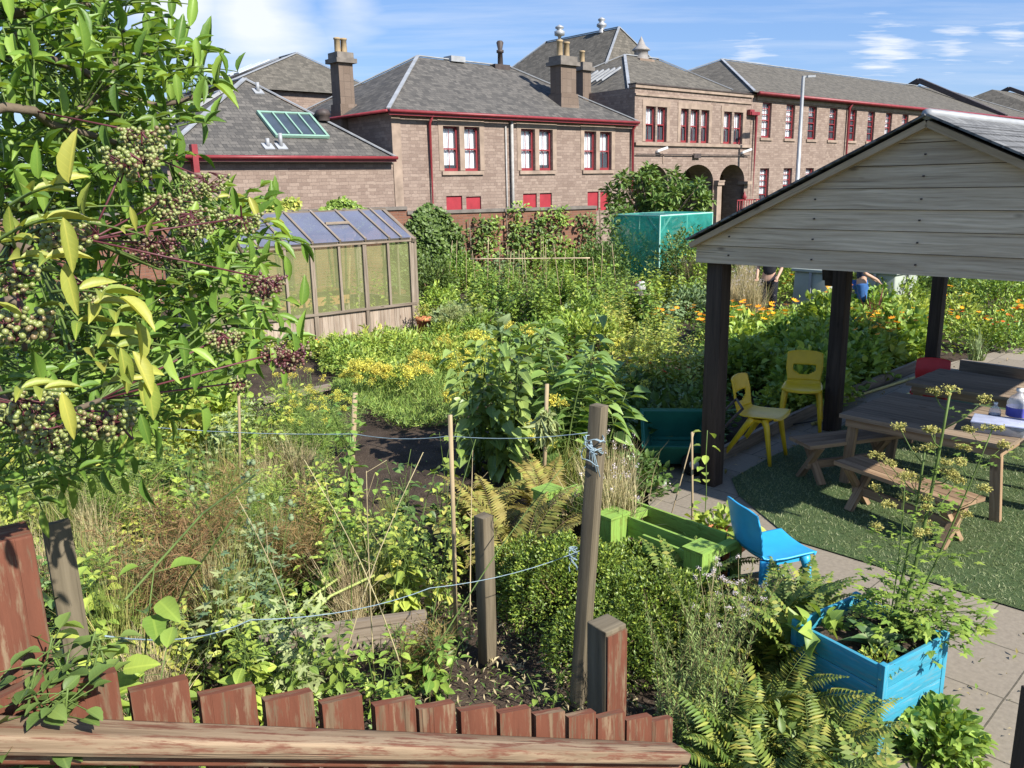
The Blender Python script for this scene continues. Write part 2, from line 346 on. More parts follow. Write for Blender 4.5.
def hiproof(mb,fl,corners,e0,e1=None,off=.0):
    # corners: 4 eave corners (front-left, front-right, back-right, back-left), ridge ends e0,e1 (e1 None: pyramid)
    a,b,c,d=corners; e1=e1 or e0
    if e0==e1:
        for p,q in ((a,b),(b,c),(c,d),(d,a)): mb.poly([p,q,e0])
    else:
        ax=abs(e1[0]-e0[0])>abs(e1[1]-e0[1])
        if ax: mb.poly([a,b,e1,e0]); mb.poly([b,c,e1]); mb.poly([c,d,e0,e1]); mb.poly([d,a,e0])
        else: mb.poly([a,b,e0]); mb.poly([b,c,e1,e0]); mb.poly([c,d,e1]); mb.poly([d,a,e0,e1])
    hips=[(a,e0),(d,e0),(b,e1),(c,e1)] if (e0==e1 or abs(e1[0]-e0[0])>abs(e1[1]-e0[1])) else [(a,e0),(b,e0),(c,e1),(d,e1)]
    for p,q in hips+([(e0,e1)] if e0!=e1 else []): fl.beam(np.array(p)+(0,0,.05),np.array(q)+(0,0,.05),.13,.04)
# ---- A: middle wing with three pairs of sash windows
A=building('stone wing with three pairs of red sash windows and chimneys on its roof')
sx=11.9; GA=5.36
wins=[(2.06,2.76),(2.98,3.66),(5.64,6.34),(6.56,7.26),(9.0,9.68),(9.9,10.6)]
ops=[(a,b,3.5,5.0) for a,b in wins]
base=[(2.1,2.8,1.9,2.66),(2.98,3.66,1.9,2.62),(5.7,6.4,1.9,2.66),(6.56,7.2,1.6,2.66),(9.2,9.85,1.9,2.66),(9.95,10.5,1.9,2.66)]
mb=MB(); facade(mb,0,sx,-.3,GA,ops+base); 
mb.poly([(0,7.6,-.3),(0,0,-.3),(0,0,GA),(0,7.6,GA)]); mb.poly([(sx,0,-.3),(sx,7.6,-.3),(sx,7.6,GA),(sx,0,GA)]); mb.poly([(sx,7.6,-.3),(0,7.6,-.3),(0,7.6,GA),(sx,7.6,GA)])
part('wall',mb,M['stone'],A)
for a,b in wins: sash(A,a,b,3.5,5.0,curt=random.choice((1.0,.9,.6)))
mb=MB()
for i in (0,2,4):
    a,b=wins[i][0],wins[i+1][1]; sill(mb,a,b,3.5)
    mb.box((a-.2,-.018,3.52),(a-.003,.0-.002,5.0)); mb.box((b+.003,-.018,3.52),(b+.2,-.002,5.0)); mb.box((a-.22,-.02,5.003),(b+.22,-.002,5.22)); mb.box((wins[i][1]+.003,-.018,3.52),(wins[i+1][0]-.003,-.002,5.0))
mb.box((-.02,-.02,-.3),(.32,-.003,GA-.1)); mb.box((.4,-.06,GA-.10),(sx,-.003,GA-.02))
part('stone_dressing',mb,M['dressed'],A)
for a,b,c,d in base:
    mb=MB(); mb.box((a+.003,.06,c),(b-.003,.1,d-.003)); part('shutter',mb,M['redshut'],A)
mb=MB(); fl=MB(); o=.28
hiproof(mb,fl,[(-o,-o,GA+.05),(sx+o-.25,-o,GA+.05),(sx+o-.25,7.6+o,GA+.05),(-o,7.6+o,GA+.05)],(3.85,3.8,7.80),(8.5,3.8,7.74))
rf=part('roof',mb,M['slate'],A); part('lead_flashing',fl,M['lead'],rf)
mb=MB(); mb.tube([(-o,-.36,GA+.02),(sx,-.36,GA+.02)],.055,8); mb.box((-o,-.32,GA-.1),(sx,-.27,GA+.02)); mb.tube([(-.36,-.3,GA+.02),(-.36,7.7,GA+.02)],.05,8); part('gutter',mb,M['redpaint'],A)
mb=MB(); mb.tube([(1.45,-.33,GA),(1.45,-.1,GA-.3),(1.45,-.1,.0)],.05,8); part('downpipe',mb,M['redpaint'],A)
mb=MB(); mb.tube([(sx-.12,-.33,GA),(sx-.12,-.12,GA-.25),(sx-.12,-.12,0)],.06,8); part('downpipe',mb,M['redpaint'],A)
mb=MB(); mb.tube([(5.1,-.12,GA-.1),(5.1,-.1,.0)],.055,8); mb.tube([(4.86,-.05,GA-.3),(4.86,-.05,0)],.03,6); part('soil_pipe',mb,m_flat('grey_pipe',(.34,.33,.31),.6,.3),A)
def chimney(par,cx,cy,w,d,z0,z1,pots,base=None,cap=.12):
    mb=MB(); mb.box((cx-w/2,cy-d/2,z0),(cx+w/2,cy+d/2,z1-.35)); 
    if base: mb.box((cx-w/2-base,cy-d/2-base,z0-.2),(cx+w/2+base,cy+d/2+base,z0+.85),taper=.86)
    c=part('chimney',mb,M['chim'],par)
    mb=MB(); mb.box((cx-w/2-cap,cy-d/2-cap,z1-.348),(cx+w/2+cap,cy+d/2+cap,z1-.2)); mb.box((cx-w/2-.04,cy-d/2-.04,z1-.198),(cx+w/2+.04,cy+d/2+.04,z1)); part('chimney_cap',mb,M['coping'],c)
    for px,h,r,cow in pots:
        mb=MB(); mb.lathe([(r,0),(r*.92,h*.85),(r*1.12,h*.87),(r*1.12,h*.97),(r*.8,h),(r*.75,h*.9)],(cx+px,cy,z1),14); pt=part('chimney_pot',mb,M['claypot'],c,smooth=True)
        if cow:
            mb=MB(); mb.lathe([(.05,h),(.07,h+.12),(.2,h+.16),(.21,h+.3),(.08,h+.36),(.17,h+.42),(.17,h+.47),(.0,h+.56)],(cx+px,cy,z1),12); part('cowl',mb,M['metal'],pt,smooth=True)
chimney(A,8.85,1.0,.84,.6,5.6,7.85,[(-.19,.62,.12,True),(.19,.58,.12,False)],.12)
s_,_=bsz(582,90,2.9); chimney(A,float(s_),2.9,.5,.6,5.6,float(bsz(582,63,2.9)[1]),[(0,.5,.12,False)])
chimney(A,.1,3.1,.56,.56,5.0,7.55,[(-.11,.5,.11,False),(.14,.5,.11,False)],.10)
mb=MB(); mb.lathe([(.12,0),(.1,.55),(.15,.56),(.15,.66),(.09,.68),(.15,.95),(.1,1.02)],(7.9,3.7,7.7),12); mb.box((7.5,3.55,7.6),(8.3,3.9,7.8)); part('vent_pipe',mb,M['rust'],A)
mb=MB(); mb.box((5.3,3.6,7.74),(6.0,4.1,7.95)); part('ridge_vent',mb,M['lead'],A)
# ---- C: left low wing with hipped roof and skylight
Cb=building('low stone wing with a plain wall, hipped slate roof and mint framed skylight')
mb=MB(); x0=-7.35; GC=3.9; x1=-.03
facade(mb,x0,x1,-.3,GC); mb.poly([(x0,9,-.3),(x0,0,-.3),(x0,0,GC),(x0,9,GC)]); mb.poly([(x0,9,-.3),(x1,9,-.3),(x1,9,GC),(x0,9,GC)])
part('wall',mb,M['stone'],Cb)
mb=MB(); fl=MB(); ap=(-3.25,3.6,6.52); bk=(-3.25,9.0,6.52)
fr=(x1-.02); q=[(x0-.25,-.2,GC+.03),(fr,-.2,GC+.03),(fr,9.,GC+.03),(x0-.25,9.,GC+.03)]
mb.poly([q[0],q[1],ap]); mb.poly([q[1],q[2],bk,ap]); mb.poly([q[3],q[0],ap,bk]); mb.poly([q[2],q[3],bk])
for p,t in ((q[0],ap),(q[1],ap),(ap,bk)): fl.beam(np.array(p)+(0,0,.05),np.array(t)+(0,0,.05),.17,.04)
rf=part('roof',mb,M['slate'],Cb); part('lead_flashing',fl,M['lead'],rf)
nC=nrm(np.cross(np.array(q[1])-q[0],np.array(ap)-q[0])); upC=nrm(np.cross(nC,(1,0,0))); upC=upC if upC[2]>0 else -upC; nC=nC if nC[2]>0 else -nC
def onroof(x,y): 
    d=ray(x,y); o_=P0+BU*q[0][0]+BV*q[0][1]+np.array([0,0,q[0][2]]); nn=BU*nC[0]+BV*nC[1]+np.array([0,0,nC[2]])
    p=CAM+d*(((o_-CAM)@nn)/(d@nn)); r_=p-P0; return np.array([r_@BU,r_@BV,p[2]])
c4=[onroof(*p) for p in ((262,115),(312,116),(321,138),(275,138))]; hw=(c4[1]-c4[0])[0]/2; hh=np.linalg.norm(c4[3]-c4[0])/2; cc=(c4[0]+c4[1]+c4[2]+c4[3])/4
mb=MB(); ax=(np.array([1.,0,0]),upC,nC)
for sgn in (-1,1): mb.obox(cc+ax[0]*sgn*hw+nC*.07,ax,(.04,hh+.04,.045)); mb.obox(cc+ax[1]*sgn*hh+nC*.07,ax,(hw-.04,.04,.04))
for k in (-.5,0,.5): mb.obox(cc+ax[0]*k*hw+nC*.08,ax,(.025,hh-.05,.05))
sk=part('skylight',mb,M['mint'],Cb); mb=MB(); mb.obox(cc+nC*.06,ax,(hw-.05,hh-.05,.02)); part('pane',mb,M['skyglass'],sk)
mb=MB(); g0=onroof(288,152); mb.box((x0-.3,-.3,GC-.1),(x1-.05,-.2,GC+.02)); mb.tube([(x0-.3,-.36,GC+.02),(x1-.05,-.36,GC+.02)],.055,8); mb.box((-6.78,-.44,GC-.4),(-6.62,-.24,GC+.35)); part('gutter',mb,M['redpaint'],Cb)
for (x,y,h) in ((281,147,.4),(268,147,.25),(258,92,.3)):
    p=onroof(x,y); mb=MB(); mb.tube([p,p+np.array([0,0,h])],.06,8); mb.obox(p+nC*.02,ax,(.16,.16,.02)); part('roof_vent',mb,M['lead'],Cb)
p=onroof(323,121); mb=MB(); mb.lathe([(.22,0),(.22,.15),(.28,.2),(.2,.34),(0,.4)],p,10); part('roof_vent',mb,M['rust'],Cb)
mb=MB(); mb.box((x0,-.05,GC-.14),(x1,-.003,GC-.08)); part('wall_course',mb,M['coping'],Cb)
# glazed strip on its left slope
nL=nrm(np.cross(np.array(q[0])-q[3],np.array(ap)-q[3])); nL=nL if nL[2]>0 else -nL; upL=nrm(np.cross((0,1,0),nL)); upL=upL if upL[2]>0 else -upL
mb=MB(); c_=np.array([-4.9,5.0,0.]); c_[2]=GC+.03+(c_[0]-q[0][0])/(ap[0]-q[0][0])*(ap[2]-GC-.03)
axL=(np.array([0,1.,0]),upL,nL)
for k in range(4): mb.obox(c_+np.array([0,(k-1.5)*.9,0])+nL*.07,axL,(.03,1.0,.05))
for sgn in (-1,1): mb.obox(c_+upL*sgn+nL*.07,axL,(1.4,.04,.05))
sk=part('skylight',mb,M['lead'],Cb); mb=MB(); mb.obox(c_+nL*.05,axL,(1.36,.97,.02)); part('pane',mb,m_flat('bright_glass',(.45,.5,.55),.1,.8),sk)
# ---- B: entrance block
B=building('taller stone entrance block with arched porch and three groups of red windows','entrance building'); b0,b1=12.02,20.5; ZP=6.95
wb=[(12.72,13.38),(13.5,14.12),(15.1,15.66),(15.82,16.44),(16.6,17.16),(18.3,18.96),(19.14,19.84)]
ops=[(a,b,4.66,6.1) for a,b in wb]
ar=[(12.15,14.3),(15.3,17.65),(18.15,20.2)]; zs_=2.95
opA=[(a,b,-.3,3.72) for a,b in ar]
mb=MB(); facade(mb,b0,b1,-.3,ZP-.15,ops+opA)
for a,b in ar:   # spandrels of the arches
    xm=(a+b)/2; hw_=(b-a)/2; hgt=3.72-zs_
    an=np.linspace(math.pi,0,17); arc=[(xm+hw_*math.cos(t),0,zs_+hgt*math.sin(t)) for t in an]
    for i in range(16):
        p,q_=arc[i],arc[i+1]; mb.poly([p,q_,(q_[0],0,3.72),(p[0],0,3.72)]); mb.poly([p,(p[0],1.2,p[2]),(q_[0],1.2,q_[2]),q_])
    mb.poly([(a,0,-.3),(a,1.2,-.3),(a,1.2,zs_),(a,0,zs_)]); mb.poly([(b,1.2,-.3),(b,0,-.3),(b,0,zs_),(b,1.2,zs_)])
mb.poly([(b0,8,-.3),(b0,0,-.3),(b0,0,ZP-.15),(b0,8,ZP-.15)]); mb.poly([(b1,0,-.3),(b1,8,-.3),(b1,8,ZP-.15),(b1,0,ZP-.15)]); mb.poly([(b0,8,-.3),(b1,8,-.3),(b1,8,ZP-.15),(b0,8,ZP-.15)])
part('wall',mb,M['stone'],B)
mb=MB(); mb.poly([(b0+.1,3.2,-.3),(b1-.1,3.2,-.3),(b1-.1,3.2,3.8),(b0+.1,3.2,3.8)]); mb.poly([(b0+.1,.1,3.8),(b1-.1,.1,3.8),(b1-.1,3.2,3.8),(b0+.1,3.2,3.8)])
part('porch_back_wall',mb,m_flat('porch_stone',(.2,.15,.12),.9,.2),B)
mb=MB(); mb.box((15.6,3.1,0),(17.0,3.19,2.4)); part('porch_door',mb,m_flat('maroon_door',(.10,.025,.025),.5,.3),B)
for a,b in wb: sash(B,a,b,4.66,6.1,curt=.62 if a>14.5 else .55,y=.12)
mb=MB()
for a,b in ((wb[0][0],wb[1][1]),(wb[2][0],wb[4][1]),(wb[5][0],wb[6][1])):
    mb.box((a-.2,-.02,4.68),(a-.003,-.002,6.1)); mb.box((b+.003,-.02,4.68),(b+.2,-.002,6.1)); mb.box((a-.22,-.022,6.103),(b+.22,-.002,6.35))
mb.box((b0,-.1,4.5),(b1,-.002,4.62)); mb.box((b0,-.06,6.5),(b1,-.002,6.58)); mb.box((b0-.05,-.08,ZP-.15),(b1+.05,.3,ZP-.02))
mb.box((13.9,-.03,3.78),(13.96,-.002,4.2)); 
for x in (14.45,17.75): mb.box((x-.05,-.25,2.78),(x+.85 if x<15 else x+.45,.3,2.93)); mb.box((x,-.18,.0),(x+.75 if x<15 else x+.35,.25,2.78))
mb.box((20.12,-.25,2.78),(b1,.3,2.93)); mb.box((17.7,-.28,2.93),(18.2,.3,3.0))
part('stone_dressing',mb,M['dressed'],B)
mb=MB(); mb.box((b0-.07,-.12,ZP-.018),(b1+.07,.34,ZP+.03)); mb.box((12.05,-.1,4.12),(20.4,-.07,4.16)); mb.box((16.0,-.12,4.0),(16.5,-.05,4.2)); part('dark_trim',mb,M['rust'],B)
mb=MB(); fl=MB(); hiproof(mb,fl,[(b0+.05,.35,6.7),(b1+1.3,.35,6.7),(b1+1.3,8.6,6.7),(b0+.05,8.6,6.7)],(16.6,4.6,8.95),(19.1,4.6,8.95))
rf=part('roof',mb,M['slate2'],B); part('lead_flashing',fl,M['lead'],rf)
s_,z_=bsz(641,62,4.6); mb=MB(); mb.box((s_-.55,4.2,8.6),(s_+.55,5.0,z_+.1)); c=part('roof_turret',mb,M['ashlar'],B)
mb=MB(); mb.lathe([(.38,z_+.1),(.34,z_+.25),(.34,z_+.5),(.44,z_+.52),(.44,z_+.58),(.22,z_+.75),(.1,z_+1.0),(0,z_+1.2)],(s_,4.6,0),8); part('turret_cap',mb,m_flat('turret_lead',(.27,.25,.23),.6,.3),c)
mb=MB(); mb.box((20.15,-.2,6.0),(20.5,-.03,6.25)); mb.tube([(20.35,-.12,6.1),(20.75,-.14,6.1),(20.8,-.12,5.8),(20.8,-.12,1.9)],.07,8); mb.box((20.2,-.25,6.0),(20.9,-.05,6.15)); part('downpipe',mb,M['redpaint'],B)
mb=MB()
for x in np.linspace(18.35,20.1,10): mb.tube([(x,-.9,1.0),(x,-.9,2.05)],.022,5)
mb.box((18.3,-.93,2.05),(20.15,-.87,2.1)); mb.box((18.3,-.93,1.2),(20.15,-.87,1.25)); mb.lathe([(.07,2.1),(.12,2.2),(.05,2.35),(0,2.5)],(18.9,-.9,0),8)
rl=tag(part('iron_railing',mb,M['redpaint']),'red iron railing in front of the right porch arch','railing'); rl.location=tuple(P0); rl.rotation_euler=(0,0,R_(90-AB))
for x in (13.4,19.75):
    mb=MB(); mb.box((x,-.12,4.22),(x+.08,-.02,4.3)); mb.beam((x+.04,-.1,4.28),(x+.35,-.4,4.42),.1,.1); part('security_camera',mb,M['white'],B)
# skylights on the left slope of the entrance roof
mb=MB(); pl=(np.array([0,-1.,0]),nrm((4.5,0,2.25)),nrm((-2.25,0,4.5)))
for k in range(5): mb.obox(np.array([13.9,3.0+k*.35,7.62+.1])+pl[2]*.06,pl,(.03,.7,.04))
part('skylight',mb,M['lead'],B)
# ---- D: big hipped roof behind
D=building('big hipped slate roof rising behind the entrance block','building behind')
q=[(19.7,9.2,8.2),(27.5,9.2,8.2),(27.5,21.3,8.2),(19.7,21.3,8.2)]
mb=MB(); mb.poly([(q[0][0]+.3,9.5,0),(q[1][0]-.3,9.5,0),(q[1][0]-.3,9.5,8),(q[0][0]+.3,9.5,8)]); mb.poly([(20,21,0),(20,9.5,0),(20,9.5,8.2),(20,21,8.2)]); part('wall',mb,M['stone'],D)
s_,z_=bsz(621,28,16.0)
# apex on the roof's centre line, where the photo's apex lies
mb=MB(); fl=MB(); best=11.2; zA=float(bsz(621,28,11.2)[1]); hiproof(mb,fl,q,(23.6,11.2,zA),(23.6,17.4,zA))
rf=part('roof',mb,M['slate2'],D); part('lead_flashing',fl,M['lead'],rf)
mb=MB(); mb.lathe([(.22,0),(.16,.2),(.12,.25),(.3,.38),(.3,.5),(.12,.6),(.22,.72),(.22,.78),(0,.9)],(23.6,12.6,float(zA)-.1),12); part('roof_ventilator',mb,M['metal'],D,smooth=True)
# ---- E: roof behind the middle wing
E_=building('hipped slate roof half hidden behind the left chimney','building behind')
mb=MB(); mb.box((.8,15,0),(9.4,23,7.6)); part('wall',mb,M['stone'],E_)
mb=MB(); fl=MB(); hiproof(mb,fl,[(.6,14.7,7.6),(9.7,14.7,7.6),(9.7,23,7.6),(.6,23,7.6)],(6.3,18.,9.85),(6.3,20.,9.85))
rf=part('roof',mb,M['slate2'],E_); part('lead_flashing',fl,M['lead'],rf)
mb=MB(); pl=(np.array([0,1.,0]),nrm((5.,0,2.2)),nrm((-2.2,0,5.)))
for k in range(3): mb.obox(np.array([3.3,17.0+k*1.0,8.8])+pl[2]*.08,pl,(.3,.9,.03))
part('skylight',mb,m_flat('bright_glass_b',(.5,.55,.6),.15,.8),E_)
# ---- F: long right wing
Fb=building('long stone wing with a row of tall narrow red windows under a red gutter','long stone building'); f0,f1=20.55,62.0; GF=7.0
up=[(21.5+2.155*k,22.32+2.155*k,5.0,6.66) for k in range(18)]
lo=[(21.55+2.155*k,22.37+2.155*k,1.8,3.54) for k in range(14)]
mb=MB(); facade(mb,f0,f1,-.3,GF,up+lo,y=.02); mb.poly([(f0,12,-.3),(f0,.02,-.3),(f0,.02,GF),(f0,12,GF)]); mb.poly([(f1,.02,-.3),(f1,12,-.3),(f1,12,GF),(f1,.02,GF)]); mb.poly([(f1,12,-.3),(f0,12,-.3),(f0,12,GF),(f1,12,GF)])
part('wall',mb,M['stone'],Fb)
for a,b,c,d in up+lo: sash(Fb,a,b,c,d,y=.14,kind='grid',curt=random.choice((1.0,1.0,.75,.5,.3)))
mb=MB()
for a,b,c,d in up+lo: sill(mb,a,b,c,.02)
mb.box((f0+.4,-.04,GF-.28),(f1,.017,GF-.1)); part('stone_dressing',mb,M['dressed'],Fb)
mb=MB(); fl=MB(); hiproof(mb,fl,[(f0-.2,-.25,GF+.04),(f1,-.25,GF+.04),(f1,12.2,GF+.04),(f0-.2,12.2,GF+.04)],(26.45,5.98,9.66),(57,5.98,9.66)); rf=part('roof',mb,M['slate2'],Fb); part('lead_flashing',fl,M['lead'],rf)
mb=MB(); mb.box((f0+.1,-.24,GF-.1),(f1,-.2,GF+.04)); mb.tube([(f0+.1,-.33,GF+.0),(f1,-.33,GF+.0)],.085,8); mb.tube([(29.8,-.3,GF),(29.8,-.12,GF-.3),(29.8,-.12,0)],.08,8); part('gutter',mb,M['redpaint'],Fb)
mb=MB(); sF=52.0
for sg in (1,): mb.beam((sF,-.35,7.0),(sF,5.98,10.1),.5,.35); mb.beam((sF,12.3,7.0),(sF,5.98,10.1),.5,.35)
part('gable_parapet',mb,M['rust'],Fb)
mb=MB(); sF=74.0; mb.poly([(63,.0,-.3),(90,.0,-.3),(90,.0,7.6),(63,.0,7.6)]); mb.poly([(63,10,-.3),(63,0,-.3),(63,0,7.6),(63,10,7.6)])
G_=building('distant slate roofed building beyond the long wing','building behind'); part('wall',mb,M['stone'],G_)
mb=MB(); fl=MB(); hiproof(mb,fl,[(62.6,-.3,7.6),(92,-.3,7.6),(92,12,7.6),(62.6,12,7.6)],(66,5.8,10.2),(88,5.8,10.2)); part('roof',mb,M['slate2'],G_)
mb=MB(); mb.beam((70,-.4,7.7),(70,5.8,10.5),.5,.3); mb.beam((70,12,7.7),(70,5.8,10.5),.5,.3); part('gable_parapet',mb,M['rust'],G_)
# ---- street lamp
s_,_=bsz(797,185,-3.0); lp=P0+BU*s_+BV*-3.0; zt=min(np.arange(4,12,.02),key=lambda z:abs(proj((lp[0],lp[1],z))[1]-77))
t=thing('street_lamp','tall pale grey street lamp in front of the long wing','street lamp',(lp[0],lp[1],0),R_(90-AB))
mb=MB(); mb.lathe([(.16,0),(.16,1.2),(.11,1.25),(.075,zt-.1),(.07,zt)],(0,0,0),10); part('pole',mb,M['metal'],t,smooth=True)
mb=MB(); mb.beam((-.05,0,zt),(.25,0,zt+.03),.08,.08); mb.beam((.2,0,zt+.02),(.85,0,zt+.08),.24,.09); part('lamp_head',mb,M['metal'],t)
# ================================================================== GARDEN WALL
W0=np.array([-13.5,20.8,0]); W1=np.array([2.75,26.45,0]); WD=nrm(W1-W0); WN=np.array([-WD[1],WD[0],0]); WL=np.linalg.norm(W1-W0)
gw=thing('garden_wall','old red brick garden wall with a grey stone coping behind the beds','wall',W0,math.atan2(WD[1],WD[0]))
mb=MB(); cp=MB(); seg=[(0,6.0,2.40),(6.0,11.2,2.36),(11.2,WL,2.22)]
for a,b,h in seg: mb.box((a,0,-.2),(b-.002,.24,h)); cp.box((a,-.05,h+.002),(b-.003,.29,h+.09))
part('brickwork',mb,M['brick'],gw); part('coping',cp,M['coping'],gw)
def onwall(x,z): p=W0+WD*x; return np.array([p[0],p[1],z])
def wallx(px):   # distance along the wall seen in a column
    d=ray(px,220); t=((W0-CAM)@WN)/(d@WN); return float((CAM+d*t-W0)@WD)
# ================================================================== GROUND
def ground_mat(name,c1,c2,scale=3,rough=.95,bump=.6,stones=None,fine=60):
    m,nt=newmat(name); N=NT(nt); p=N.pos()
    a=N.noise(p,scale,6); b=N.noise(p,fine,4); col=N.ramp(N.math('ADD',N.math('MULTIPLY',a,.5),N.math('MULTIPLY',b,.5)),[(.38,c1),(.62,c2)])
    if stones:
        vo=N.n('ShaderNodeTexVoronoi',None,Vector=p,Scale=28.0); col=N.mix(N.ramp(vo.outputs['Distance'],[(.12,(1,1,1)),(.2,(0,0,0))]),col,stones)
    N.out(N.bsdf(col,rough,.15,N.bump(N.math('ADD',a,b),bump,.02))); return m
M['soil']=ground_mat('garden_soil',(.030,.021,.015),(.085,.062,.045),stones=(.13,.10,.08))
M['grassland']=ground_mat('rough_grass',(.035,.05,.015),(.08,.10,.035))
g=MB(); g.poly([(-400,-400,-.12),(400,-400,-.12),(400,400,-.12),(-400,400,-.12)]); struct('ground',g,M['grassland'])
# soil as a gently lumpy sheet over the beds
g=MB(); nx,ny=90,90; X=np.linspace(-10,24,nx); Y=np.linspace(2.0,27,ny)
ZZ=np.array([[.012*math.sin(x*2.3+y)+.02*math.sin(y*3.1-x*1.7)+random.uniform(-.008,.008) for x in X] for y in Y])
V=[(X[i],Y[j],ZZ[j,i]-.008 if True else 0) for j in range(ny) for i in range(nx)]; L=[];U=[];C=[]
for j in range(ny-1):
    for i in range(nx-1):
        q=[j*nx+i,j*nx+i+1,(j+1)*nx+i+1,(j+1)*nx+i]; L+=q; U+=[V[k][:2] for k in q]; C.append(4)
g.raw(np.array(V)-np.array([0,0,.03]),L,C,U); struct('soil',g,M['soil'],smooth=True)
M['slabs']=m_brick('paving_slabs',(.23,.195,.15),(.31,.265,.205),(.05,.045,.03),.75,.6,.006,dist=.008,stain=.7,bump=.4)
PA=R_(46); PU=np.array([math.sin(PA),math.cos(PA),0]); PR=np.array([math.cos(PA),-math.sin(PA),0]); PL=atz(697,262,2.25); PL[2]=0
def pav(u,r,z=0.0): q=PL+PU*u+PR*r; return np.array([q[0],q[1],z])
PRZ=R_(90-46)-math.pi/2   # local x = PR, local y = PU
pg=thing  # keep name short
e=[pav(0,0)*0+atz(x,y,0) for x,y in [(585,1000),(700,690),(668,560),(648,505),(650,468),(692,462),(845,404),(925,370),(1010,350),(1250,350),(1700,500),(1500,1000)]]
g=MB()
q=[((p-PL)@PR,(p-PL)@PU,.03) for p in e]; g.poly(q); o=struct('paving',g,M['slabs']); o.location=tuple(PL); o.rotation_euler=(0,0,PRZ)
# artificial turf: base sheet + short blades
tp=[(-.60,1.42),(-.61,6.0),(6.5,6.0),(6.5,.30),(3.1,.26),(1.3,.20),(.35,.26),(.0,.55)]
m,nt=newmat('artificial_turf'); N=NT(nt); a=N.noise(N.pos(),220,3); b=N.noise(N.pos(),2.2,4)
col=N.mix(N.math('MULTIPLY',b,.6),N.ramp(a,[(.3,(.035,.055,.02)),(.7,(.13,.165,.065))]),(.04,.10,.03)); N.out(N.bsdf(col,.7,.25,N.bump(a,.9,.01))); M['turf']=m
g=MB(); g.poly([(r,u,.042) for u,r in tp]); o=struct('artificial_turf',g,M['turf']); o.location=tuple(PL); o.rotation_euler=(0,0,PRZ)
TURF=[(r,u) for u,r in tp]
# ------------------------------------------------------------------ leaf templates
def fold(rows,f=.18,droop=.2,serr=0.0,asym=0):
    # rows: (y, halfwidth); builds midrib + two halves
    V=[];U=[];Fc=[]
    for i,(y,hw_) in enumerate(rows):
        z=-droop*y*y
        V+=[(0,y,z),(-hw_,y-(serr if i%2 else 0),z+f*hw_),(hw_,y-(serr if i%2 else 0),z+f*hw_)]; U+=[(0,y),(-hw_,y),(hw_,y)]
    for i in range(len(rows)-1):
        a=i*3; b=a+3; Fc+=[(a,b,b+1,a+1),(a,a+2,b+2,b)]
    return np.array(V,float),Fc,U
T_leaf=fold([(0,.02),(.25,.38),(.55,.46),(.8,.28),(1,.02)],.3,.25)
T_big=fold([(0,.03),(.12,.32),(.3,.49),(.5,.46),(.7,.32),(.86,.16),(1,.01)],.35,.35)
T_elder=fold([(0,.02),(.1,.22),(.2,.38),(.32,.44),(.45,.48),(.58,.42),(.7,.37),(.8,.25),(.9,.15),(1,.0)],.35,.32,.012)
T_dia=(np.array([(0,0,0),(-.5,.5,.06),(0,1,-.1),(.5,.5,.06)],float),[(0,3,2,1)],[(0,0),(-.5,.5),(0,1),(.5,.5)])
T_fold=(np.array([(0,0,0),(-.42,.45,.12),(0,.5,0),(.42,.45,.12),(0,1,-.18)],float),[(0,2,1),(1,2,4),(0,3,2),(3,4,2)],[(0,0),(-.42,.45),(0,.5),(.42,.45),(0,1)])
T_strip=(np.array([(-.5,0,0),(.5,0,0),(.4,.5,.02),(-.4,.5,.02),(.05,1,-.12),(-.05,1,-.12)],float),[(0,1,2,3),(3,2,4,5)],[(-.1,0),(.1,0),(.1,.5),(-.1,.5),(.1,1),(-.1,1)])
_p=[]; 
for i,(ang,rr) in enumerate([(-150,.34),(-120,.55),(-95,.3),(-60,.62),(-38,.33),(-14,.62),(0,1.0),(14,.62),(38,.33),(60,.62),(95,.3),(120,.55),(150,.34)]):
    a=R_(ang); _p.append((rr*math.sin(a),.28+rr*.72*math.cos(a) if True else 0,-.1*rr))
T_lobed=(np.array([(0,.28,0)]+_p,float),[(0,i,i+1) for i in range(1,13)],[(0,.3)]+[(p[0],p[1]) for p in _p])
T_petal=(np.array([(0,0,0)]+[((1 if k%2 else .55)*math.sin(k*math.pi/8)*.5,(1 if k%2 else .55)*math.cos(k*math.pi/8)*.5,.1*(k%2)) for k in range(16)],float),[(0,k+1,(k+1)%16+1) for k in range(16)],[(0,0)]+[(.3,.3)]*16)
G=np.array
def cm_(*hexes): return [tuple(c) for c in hexes]
# base colours kept within real leaf values
M['elder']=m_leaf('elder_leaf',(.06,.125,.018),(.115,.21,.03),(.18,.28,.045),.5,.42,.35,.2,5)
M['elder_y']=m_leaf('elder_leaf_yellowing',(.15,.22,.035),(.24,.28,.05),(.12,.20,.03),.42,.45,.4,.2,5)
M['art']=m_leaf('artichoke_leaf',(.085,.165,.04),(.13,.23,.055),(.18,.29,.07),.42,.4,.45,.3,4)
M['box']=m_leaf('box_leaf',(.04,.09,.015),(.08,.16,.022),(.19,.29,.04),.3,.4,.4,.1,7)
M['mid']=m_leaf('mid_green_leaf',(.07,.145,.024),(.12,.22,.035),(.19,.29,.05),.4)
M['lime']=m_leaf('yellow_green_leaf',(.11,.20,.03),(.18,.29,.045),(.26,.35,.06),.4)
M['yel']=m_leaf('yellowing_leaf',(.13,.21,.04),(.22,.30,.05),(.30,.32,.07),.38)
M['dark']=m_leaf('dark_green_leaf',(.035,.075,.018),(.06,.12,.026),(.09,.16,.035),.3)
M['glau']=m_leaf('glaucous_leaf',(.10,.16,.075),(.16,.225,.10),(.21,.27,.13),.25,.7)
M['pale']=m_leaf('pale_dried_leaf',(.20,.25,.10),(.30,.34,.15),(.24,.29,.11),.3,.8)
